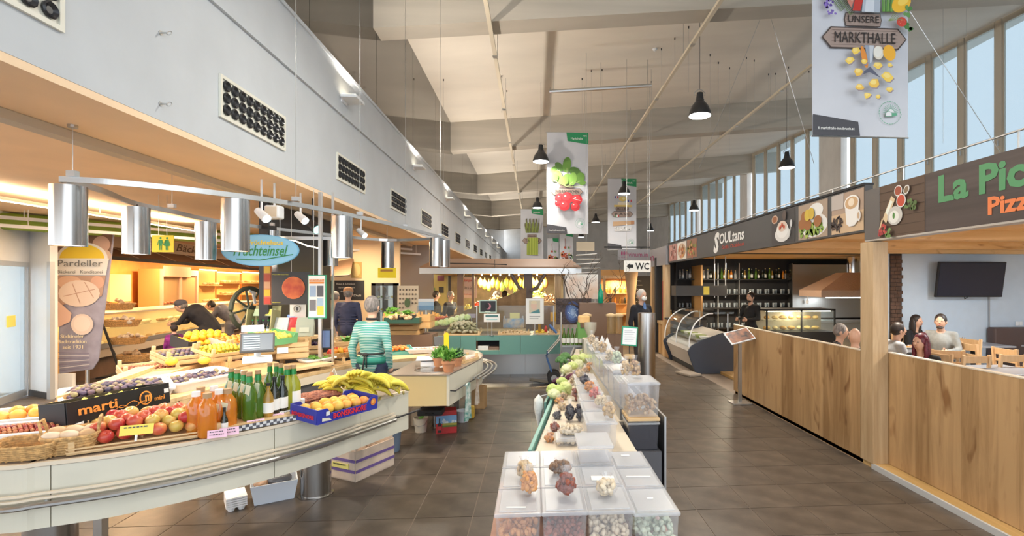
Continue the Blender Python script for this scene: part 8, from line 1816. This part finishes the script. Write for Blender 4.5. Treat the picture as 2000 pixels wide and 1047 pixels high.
t = thing('steel_backsplash','brushed steel splash panel behind the copper hood','panel',(P(1630,540,d=13.2).x,13.0,1.0)); MB().box(-1.0,1.3,0,.04,0,1.45).mk('sheet',STEELF,t); MB().box(-1.0,1.3,-.5,-.02,-.1,-.04).mk('worktop',STEELF,t); MB().box(-1.0,1.3,-.45,-.05,-.95,-.11).mk('base_cabinet',STEELF,t)
t = thing('ladle','long pale ladle hanging by the steel splash panel','ladle',P(1577,580,Y=12.9)); MB().cyl((0,0,.25),(0,0,-.1),.012,n=6).mk('handle',PLAST,t); MB().ball((0,0,-.13),(.045,.03,.06),10,6).mk('bowl',PLAST,t,True)
area_light('bar_lamp',(5.2,12.2,2.45),.4,70,(1,.85,.62)); area_light('eatery_lamp',(5.6,7.0,2.45),.4,60,(1,.9,.76)); area_light('eatery_lamp',(7.6,6.6,2.45),.4,62,(.86,.94,1)); area_light('eatery_lamp',(5.0,3.0,2.45),.4,55,(1,.93,.82))
q = P(1445,788,Z=0); ms = thing('menu_stand','steel floor stand holding a tilted menu board','menu stand',(q.x,q.y,0)); MB().rbox((0,0,.012),(.30,.26,.024)).mk('foot_plate',STEELF,ms,bevel=.004); MB().box(-.025,.025,-.02,.02,.024,1.03).mk('pole',STEELF,ms); MB().rbox((-.02,-.03,1.08),(.40,.30,.018),(R(32),R(-14),0)).mk('board',PLAST,ms,bevel=.003)
bd_ = ms.children[-1]; MB().rbox((-.02,-.036,1.089),(.36,.26,.004),(R(32),R(-14),0)).mk('menu_sheet',mat('menu_print',(.035,.035,.04),.4,col2=(.40,.16,.08),scale=9),bd_)
# ================================================================== PEOPLE
def body_mesh(caps,balls,extra,voxel):
    """one continuous surface grown from joints; every face takes the cloth of its nearest limb"""
    mb = MB()
    for a,ra,b,rb,reg in caps: mb.cyl(a,b,ra,rb,12).ball(a,ra,12,8).ball(b,rb,12,8)
    for c,r_,reg in balls: mb.ball(c,r_,16,10)
    me = bpy.data.meshes.new('b'); me.from_pydata(mb.v,[],mb.f); o = bpy.data.objects.new('b',me); TMP.collection.objects.link(o)
    bm = bmesh.new(); bm.from_mesh(me); bmesh.ops.recalc_face_normals(bm,faces=bm.faces); bm.to_mesh(me); bm.free()
    md = o.modifiers.new('r','REMESH'); md.mode = 'VOXEL'; md.voxel_size = voxel
    sm = o.modifiers.new('s','SMOOTH'); sm.factor = .5; sm.iterations = 4
    TMP.view_layers[0].update(); dg = TMP.view_layers[0].depsgraph; out = bpy.data.meshes.new_from_object(o.evaluated_get(dg)); bpy.data.objects.remove(o,do_unlink=True)
    n = len(out.polygons); c = np.empty(n * 3); out.polygons.foreach_get('center',c); c = c.reshape(-1,3); best = np.full(n,9e9); reg_ = np.zeros(n,int)
    for a,ra,b,rb,reg in caps + [(Vector(q) - V((0,0,.001)),min(r_),Vector(q),min(r_),reg) for q,r_,reg in balls]:
        a = np.array(a); b = np.array(b); ab = b - a; t = np.clip(((c - a) @ ab) / max(ab @ ab,1e-9),0,1); dd = np.linalg.norm(c - (a + t[:,None] * ab),axis=1) - (ra + (rb - ra) * t)
        k = dd < best; best[k] = dd[k]; reg_[k] = reg
    nv = len(out.vertices); vv = np.empty(nv * 3); out.vertices.foreach_get('co',vv); VV = [tuple(q) for q in vv.reshape(-1,3)]; F = [tuple(q.vertices) for q in out.polygons]; MI = list(reg_)
    bpy.data.meshes.remove(out); res = MB(); res.v = VV; res.f = F; res.mi = [int(q) for q in MI]
    for k,fn in extra: res.k = k; fn(res)
    return res
DK = mat('dark_eye',(.02,.015,.012),.3); LIP = mat('lip',(.42,.18,.15),.5)
def person(label,x,y,rz,H,top,bottom,hair,z0=0.0,J=None,skin=SKIN,shoe=BLACKM,long=0,group=None,bald=False,sit=False,hat=None,mask=False,beard=False,fat=1.0,voxel=.017,collar=None):
    j = dict(pel=(0,0,.96),waist=(0,0,1.10),chest=(0,.01,1.30),neck=(0,.015,1.49),head=(0,-.01,1.635),shL=(.175,.01,1.415),elL=(.235,.03,1.13),wrL=(.215,-.05,.90),hiL=(.095,0,.93),knL=(.105,-.02,.50),anL=(.11,.02,.08))
    if sit: j.update(knL=(.13,-.42,.96),anL=(.13,-.40,.53),elL=(.25,-.10,1.17),wrL=(.13,-.30,1.16),chest=(0,-.02,1.29),neck=(0,-.05,1.48),head=(0,-.09,1.62),shL=(.175,-.03,1.41))
    for k in list(j):
        if k.endswith('L'): j[k[:-1] + 'R'] = (-j[k][0],) + tuple(j[k][1:])
    if J: j.update(J)
    s = H / 1.75; q = {k: Vector(v) * s for k,v in j.items()}
    if sit:
        dz = q['anL'].z - .08 * s
        for k in q: q[k] = q[k] - V((0,0,dz))
    hd = q['head']; caps = [(q['pel'],.135 * s * fat,q['waist'],.125 * s * fat,0),(q['waist'],.125 * s * fat,q['chest'],.145 * s * fat,0),(q['shL'],.058 * s,q['shR'],.058 * s,0),(q['neck'] - V((0,0,.06 * s)),.055 * s,hd - V((0,0,.05 * s)),.052 * s,2)]
    balls = [(q['pel'] - V((0,0,.03 * s)),(.165 * s * fat,.12 * s * fat,.12 * s),1),(q['chest'],(.17 * s * fat,.12 * s * fat,.16 * s),0),(hd,(.077 * s,.095 * s,.118 * s),2)]
    for e in 'LR':
        caps += [(q['sh' + e],.060 * s,q['el' + e],.047 * s,0),(q['el' + e],.048 * s,q['wr' + e],.034 * s,0),(q['hi' + e],.088 * s * fat,q['kn' + e],.062 * s,1),(q['kn' + e],.06 * s,q['an' + e],.042 * s,1),(q['an' + e] - V((0,-.03 * s,.035 * s)),.042 * s,q['an' + e] + V((0,-.15 * s,-.04 * s)),.036 * s,3)]
    ex = []
    def hands(m):
        for e in 'LR':
            w = q['wr' + e]; d = (w - q['el' + e]).normalized(); sd = d.cross(V((1,0,0) if abs(d.x) < .8 else (0,1,0))).normalized(); c = w + d * .045 * s; m.ball(c,(.03 * s,.036 * s,.042 * s),10,7)
            for k in range(4): b = c + sd * (k - 1.5) * .017 * s + d * .03 * s; L = (.055,.065,.06,.045)[k] * s; m.tube([b,b + d * L * .5,b + d * L * .8 + V((0,-.012 * s,0))],[.0095 * s,.009 * s,.007 * s],6)
            b = c + sd * .03 * s; m.tube([b,b + sd * .02 * s + d * .02 * s,b + sd * .022 * s + d * .05 * s],[.011 * s,.010 * s,.008 * s],6)
    ex.append((2,hands))
    def face(m): m.ball(hd + V((0,-.096,-.012)) * s,(.013 * s,.018 * s,.022 * s),8,6); [m.ball(hd + V((e * .078,.01,-.01)) * s,(.012 * s,.022 * s,.032 * s),8,6) for e in (-1,1)]
    ex.append((2,face)); ex.append((4,lambda m: [m.ball(hd + V((e * .03,-.084,.012)) * s,(.011 * s,.008 * s,.006 * s),8,5) for e in (-1,1)])); ex.append((5,lambda m: m.ball(hd + V((0,-.088,-.055)) * s,(.022 * s,.008 * s,.007 * s),8,5)))
    b = body_mesh(caps,balls,ex,voxel).mk('person',[top,bottom,skin,shoe,DK,LIP],None,S='all'); b.location = (x,y,z0); b.rotation_euler = (0,0,rz); tag(b,label,'person',group)
    if hair is not None:
        m = MB().ball(hd + V((0,.018,.022)) * s,(.088 * s,.098 * s,.112 * s),16,10) if not bald else MB().tube([hd + V((.082 * math.cos(a),.02 + .085 * math.sin(a),-.02)) * s for a in [PI * k / 8 for k in range(9)]],.022 * s,6)
        if long: m.ball(hd + V((0,.065,-.11)) * s,(.10 * s,.06 * s,long * s),12,8); [m.ball(hd + V((e * .085,.02,-.10)) * s,(.028 * s,.055 * s,.17 * s),10,7) for e in (-1,1)]
        m.mk('hair',hair,b,S='all')
    if hat: MB().ball(hd + V((0,.0,.055)) * s,(.098 * s,.112 * s,.085 * s),14,8).ball(hd + V((0,-.09,.045)) * s,(.07 * s,.06 * s,.012 * s),12,5).mk('cap',hat,b,S='all')
    if mask: MB().ball(hd + V((0,-.072,-.045)) * s,(.058 * s,.042 * s,.048 * s),12,8).mk('face_mask',PAPER,b,S='all')
    if beard: MB().ball(hd + V((0,-.042,-.096)) * s,(.05 * s,.045 * s,.026 * s),12,8).mk('beard',hair,b,S='all')
    if collar: MB().ball(q['chest'] + V((0,-.10,.06)) * s,(.035 * s,.035 * s,.16 * s),10,8).mk('shirt_front',collar,b,S='all')
    return b
def cloth(n,c,v=.15,**k): return mat(n,c,.85,var=v,scale=9,bump=.3,bscale=18,**k)
GREYH = mat('grey_hair',(.20,.18,.17),.7,var=.4,scale=60,stretch=(1,1,.2)); BRNH = mat('brown_black_hair',(.025,.017,.014),.5); REDH = mat('dark_red_hair',(.12,.015,.03),.45,var=.4,scale=40); WHITEH = mat('white_hair',(.52,.48,.44),.7)
m,nt,b_ = nodes_of('striped_jumper'); tc = nt.nodes.new('ShaderNodeTexCoord'); sp = nt.nodes.new('ShaderNodeSeparateXYZ'); nt.links.new(tc.outputs['Object'],sp.inputs[0])
mu = nt.nodes.new('ShaderNodeMath'); mu.operation = 'MULTIPLY'; mu.inputs[1].default_value = 52; nt.links.new(sp.outputs['Z'],mu.inputs[0]); fr_ = nt.nodes.new('ShaderNodeMath'); fr_.operation = 'FRACT'; nt.links.new(mu.outputs[0],fr_.inputs[0])
rp = nt.nodes.new('ShaderNodeValToRGB'); rp.color_ramp.interpolation = 'CONSTANT'; rp.color_ramp.elements[0].color = (.035,.26,.24,1); rp.color_ramp.elements[1].position = .62; rp.color_ramp.elements[1].color = (.50,.66,.60,1); nt.links.new(fr_.outputs[0],rp.inputs[0]); nt.links.new(rp.outputs[0],b_.inputs['Base Color']); b_.inputs['Roughness'].default_value = .9
JEANS = cloth('dark_jeans',(.030,.040,.085)); DCOAT = cloth('dark_coat',(.018,.018,.024)); NAVYJ = cloth('navy_puffer',(.045,.055,.115)); GREYC = cloth('grey_coat',(.16,.16,.19)); PALE = cloth('pale_coat',(.42,.37,.32)); DTR = cloth('dark_trousers',(.05,.045,.045)); PUR = cloth('purple_jacket',(.20,.02,.20),.5); GSH = cloth('grey_shirt',(.26,.27,.26)); BLK = cloth('black_shirt',(.012,.012,.014)); GRT = cloth('green_shirt',(.06,.42,.14)); PNK = cloth('pink_shirt',(.42,.10,.24)); LGS = cloth('light_grey_shirt',(.42,.45,.48))
p = P(727,700,d=6.0); sm_ = person('stall keeper in a green striped jumper seen from behind',p.x,p.y,PI + R(-12),1.75,m,JEANS,GREYH,J=dict(shL=(.165,.01,1.40),shR=(-.165,.01,1.40),elL=(.235,.05,1.13),wrL=(.215,.02,.90),elR=(-.235,.05,1.13),wrR=(-.20,-.06,.90)),fat=1.08,voxel=.014)
mb = MB(); mb.tube([(.152 * math.cos(a) * 1.06,.132 * math.sin(a) * 1.06 + .005,1.075) for a in [2 * PI * k / 20 for k in range(20)]],.010,6,closed=True); mb.mk('apron_tie',BLACKM,sm_,S='all'); MB().ball((.0,.155,1.07),(.04,.018,.025),8,6).cyl((.01,.158,1.06),(.03,.165,.86),.009,n=6).cyl((-.01,.158,1.06),(-.02,.165,.92),.009,n=6).mk('apron_knot',BLACKM,sm_,S='all')
MB().lathe([(.182,.955),(.190,.985),(.178,1.03)],20,sy=.82).mk('jumper_hem',cloth('green_rib',(.02,.20,.15)),sm_,S='all'); MB().lathe([(.068,1.472),(.075,1.488),(.066,1.50)],16).mk('collar_band',BLACKM,sm_,S='all')
p = P(680,640,d=10.4); o = person('customer in a navy quilted jacket and tan cap seen from behind',p.x,p.y,PI + .1,1.83,NAVYJ,DTR,GREYH,hat=cloth('tan_cap',(.42,.22,.11)),fat=1.2)
for k in range(7): MB().lathe([(.20,1.06 + k * .058),(.207,1.075 + k * .058),(.20,1.09 + k * .058)],18,sy=.78).mk('quilt_band',NAVYJ,o,S='all')
p = P(655,640,d=11.0); person('customer in a pale coat beside the navy jacket',p.x,p.y,PI - .3,1.74,PALE,PALE,GREYH,fat=1.15)
BENT = dict(pel=(0,.10,.95),waist=(0,.03,1.09),chest=(0,-.17,1.28),neck=(0,-.32,1.38),head=(0,-.42,1.42),shL=(.17,-.22,1.36),shR=(-.17,-.22,1.36),elL=(.2,-.38,1.10),elR=(-.2,-.38,1.10),wrL=(.1,-.52,1.08),wrR=(-.1,-.52,1.08))
p = P(402,640,d=10.2); person('man in a dark coat and flat cap bending toward the bakery counter',p.x,p.y,R(-75),1.80,DCOAT,DCOAT,GREYH,hat=cloth('slate_cap',(.07,.07,.09)),J=BENT,fat=1.3)
p = P(449,620,d=12.4); person('woman in a grey coat leaning on the bakery counter',p.x,p.y,R(-70),1.70,GREYC,GREYC,BRNH,J=BENT,fat=1.2)
p = P(340,680,d=9.7); person('small child in a purple jacket and dark hat',p.x,p.y,R(-130),1.10,PUR,PUR,BRNH,hat=cloth('dark_knit_hat',(.03,.025,.035)),fat=1.35,voxel=.013)
p = P(1253,640,d=9.6); person('white-haired man in a dark jacket wearing a white face mask',p.x,p.y,R(25),1.80,DCOAT,DTR,WHITEH,mask=True,collar=cloth('blue_shirt',(.14,.25,.50)),fat=1.12)
p = P(1466,600,d=11.4); person('barman in black behind the grill counter',p.x,p.y,R(-60),1.72,BLK,BLK,BRNH,z0=.0,beard=True,J=dict(elL=(.25,-.05,1.15),wrL=(.14,-.30,1.13),elR=(-.25,-.05,1.15),wrR=(-.14,-.30,1.13)))
def seated(label,px,py,d,rz,top,hair,**k):
    q = P(px,py,d=d); H = 1.72; copy_tree(c0,(q.x,q.y + 0,.05),rz,'beech chair under the ' + label[:60].split(' seated')[0].split(' resting')[0].split(' leaning')[0].split(' bowed')[0].split(' eating')[0].split(' half')[0]); return person(label,q.x,q.y,rz,H,top,DTR,hair,z0=q.z - 1.26 * H / 1.75,sit=True,**k)
seated('grey-haired diner bowed over the table behind the left partition',1630,636,7.4,R(60),DCOAT,GREYH); seated('bald diner seated with his back to the oak post',1671,646,6.6,R(150),DCOAT,None); seated('dark-haired woman in black eating pizza by the wall',1781,618,9.3,R(20),BLK,BRNH,long=.22); seated('bearded man in a grey shirt leaning over his pizza',1839,617,8.1,R(-50),GSH,BRNH,beard=True,fat=1.15); seated('woman with long dark red hair resting her chin beside the partition',1806,656,6.7,R(-75),BLK,REDH,long=.26); seated('diner in a light grey shirt half hidden by the oak post',1743,634,7.4,R(80),LGS,BRNH)
for lab,px,d,rz,t_,h_ in (('shopper in a green shirt at the market stall',970,13.6,R(-80),GRT,BRNH),('shopper in a pink top beside the green shirt',986,14.0,R(150),PNK,BRNH),('shopper in a dark jacket left of the stall post',880,12.9,R(60),DCOAT,GREYH),('shopper in black beside the blue sky poster',852,13.6,R(100),BLK,BRNH)): p = P(px,600,d=d); person(lab,p.x,p.y,rz,1.72,t_,DTR,h_,voxel=.02)
bpy.data.scenes.remove(TMP)
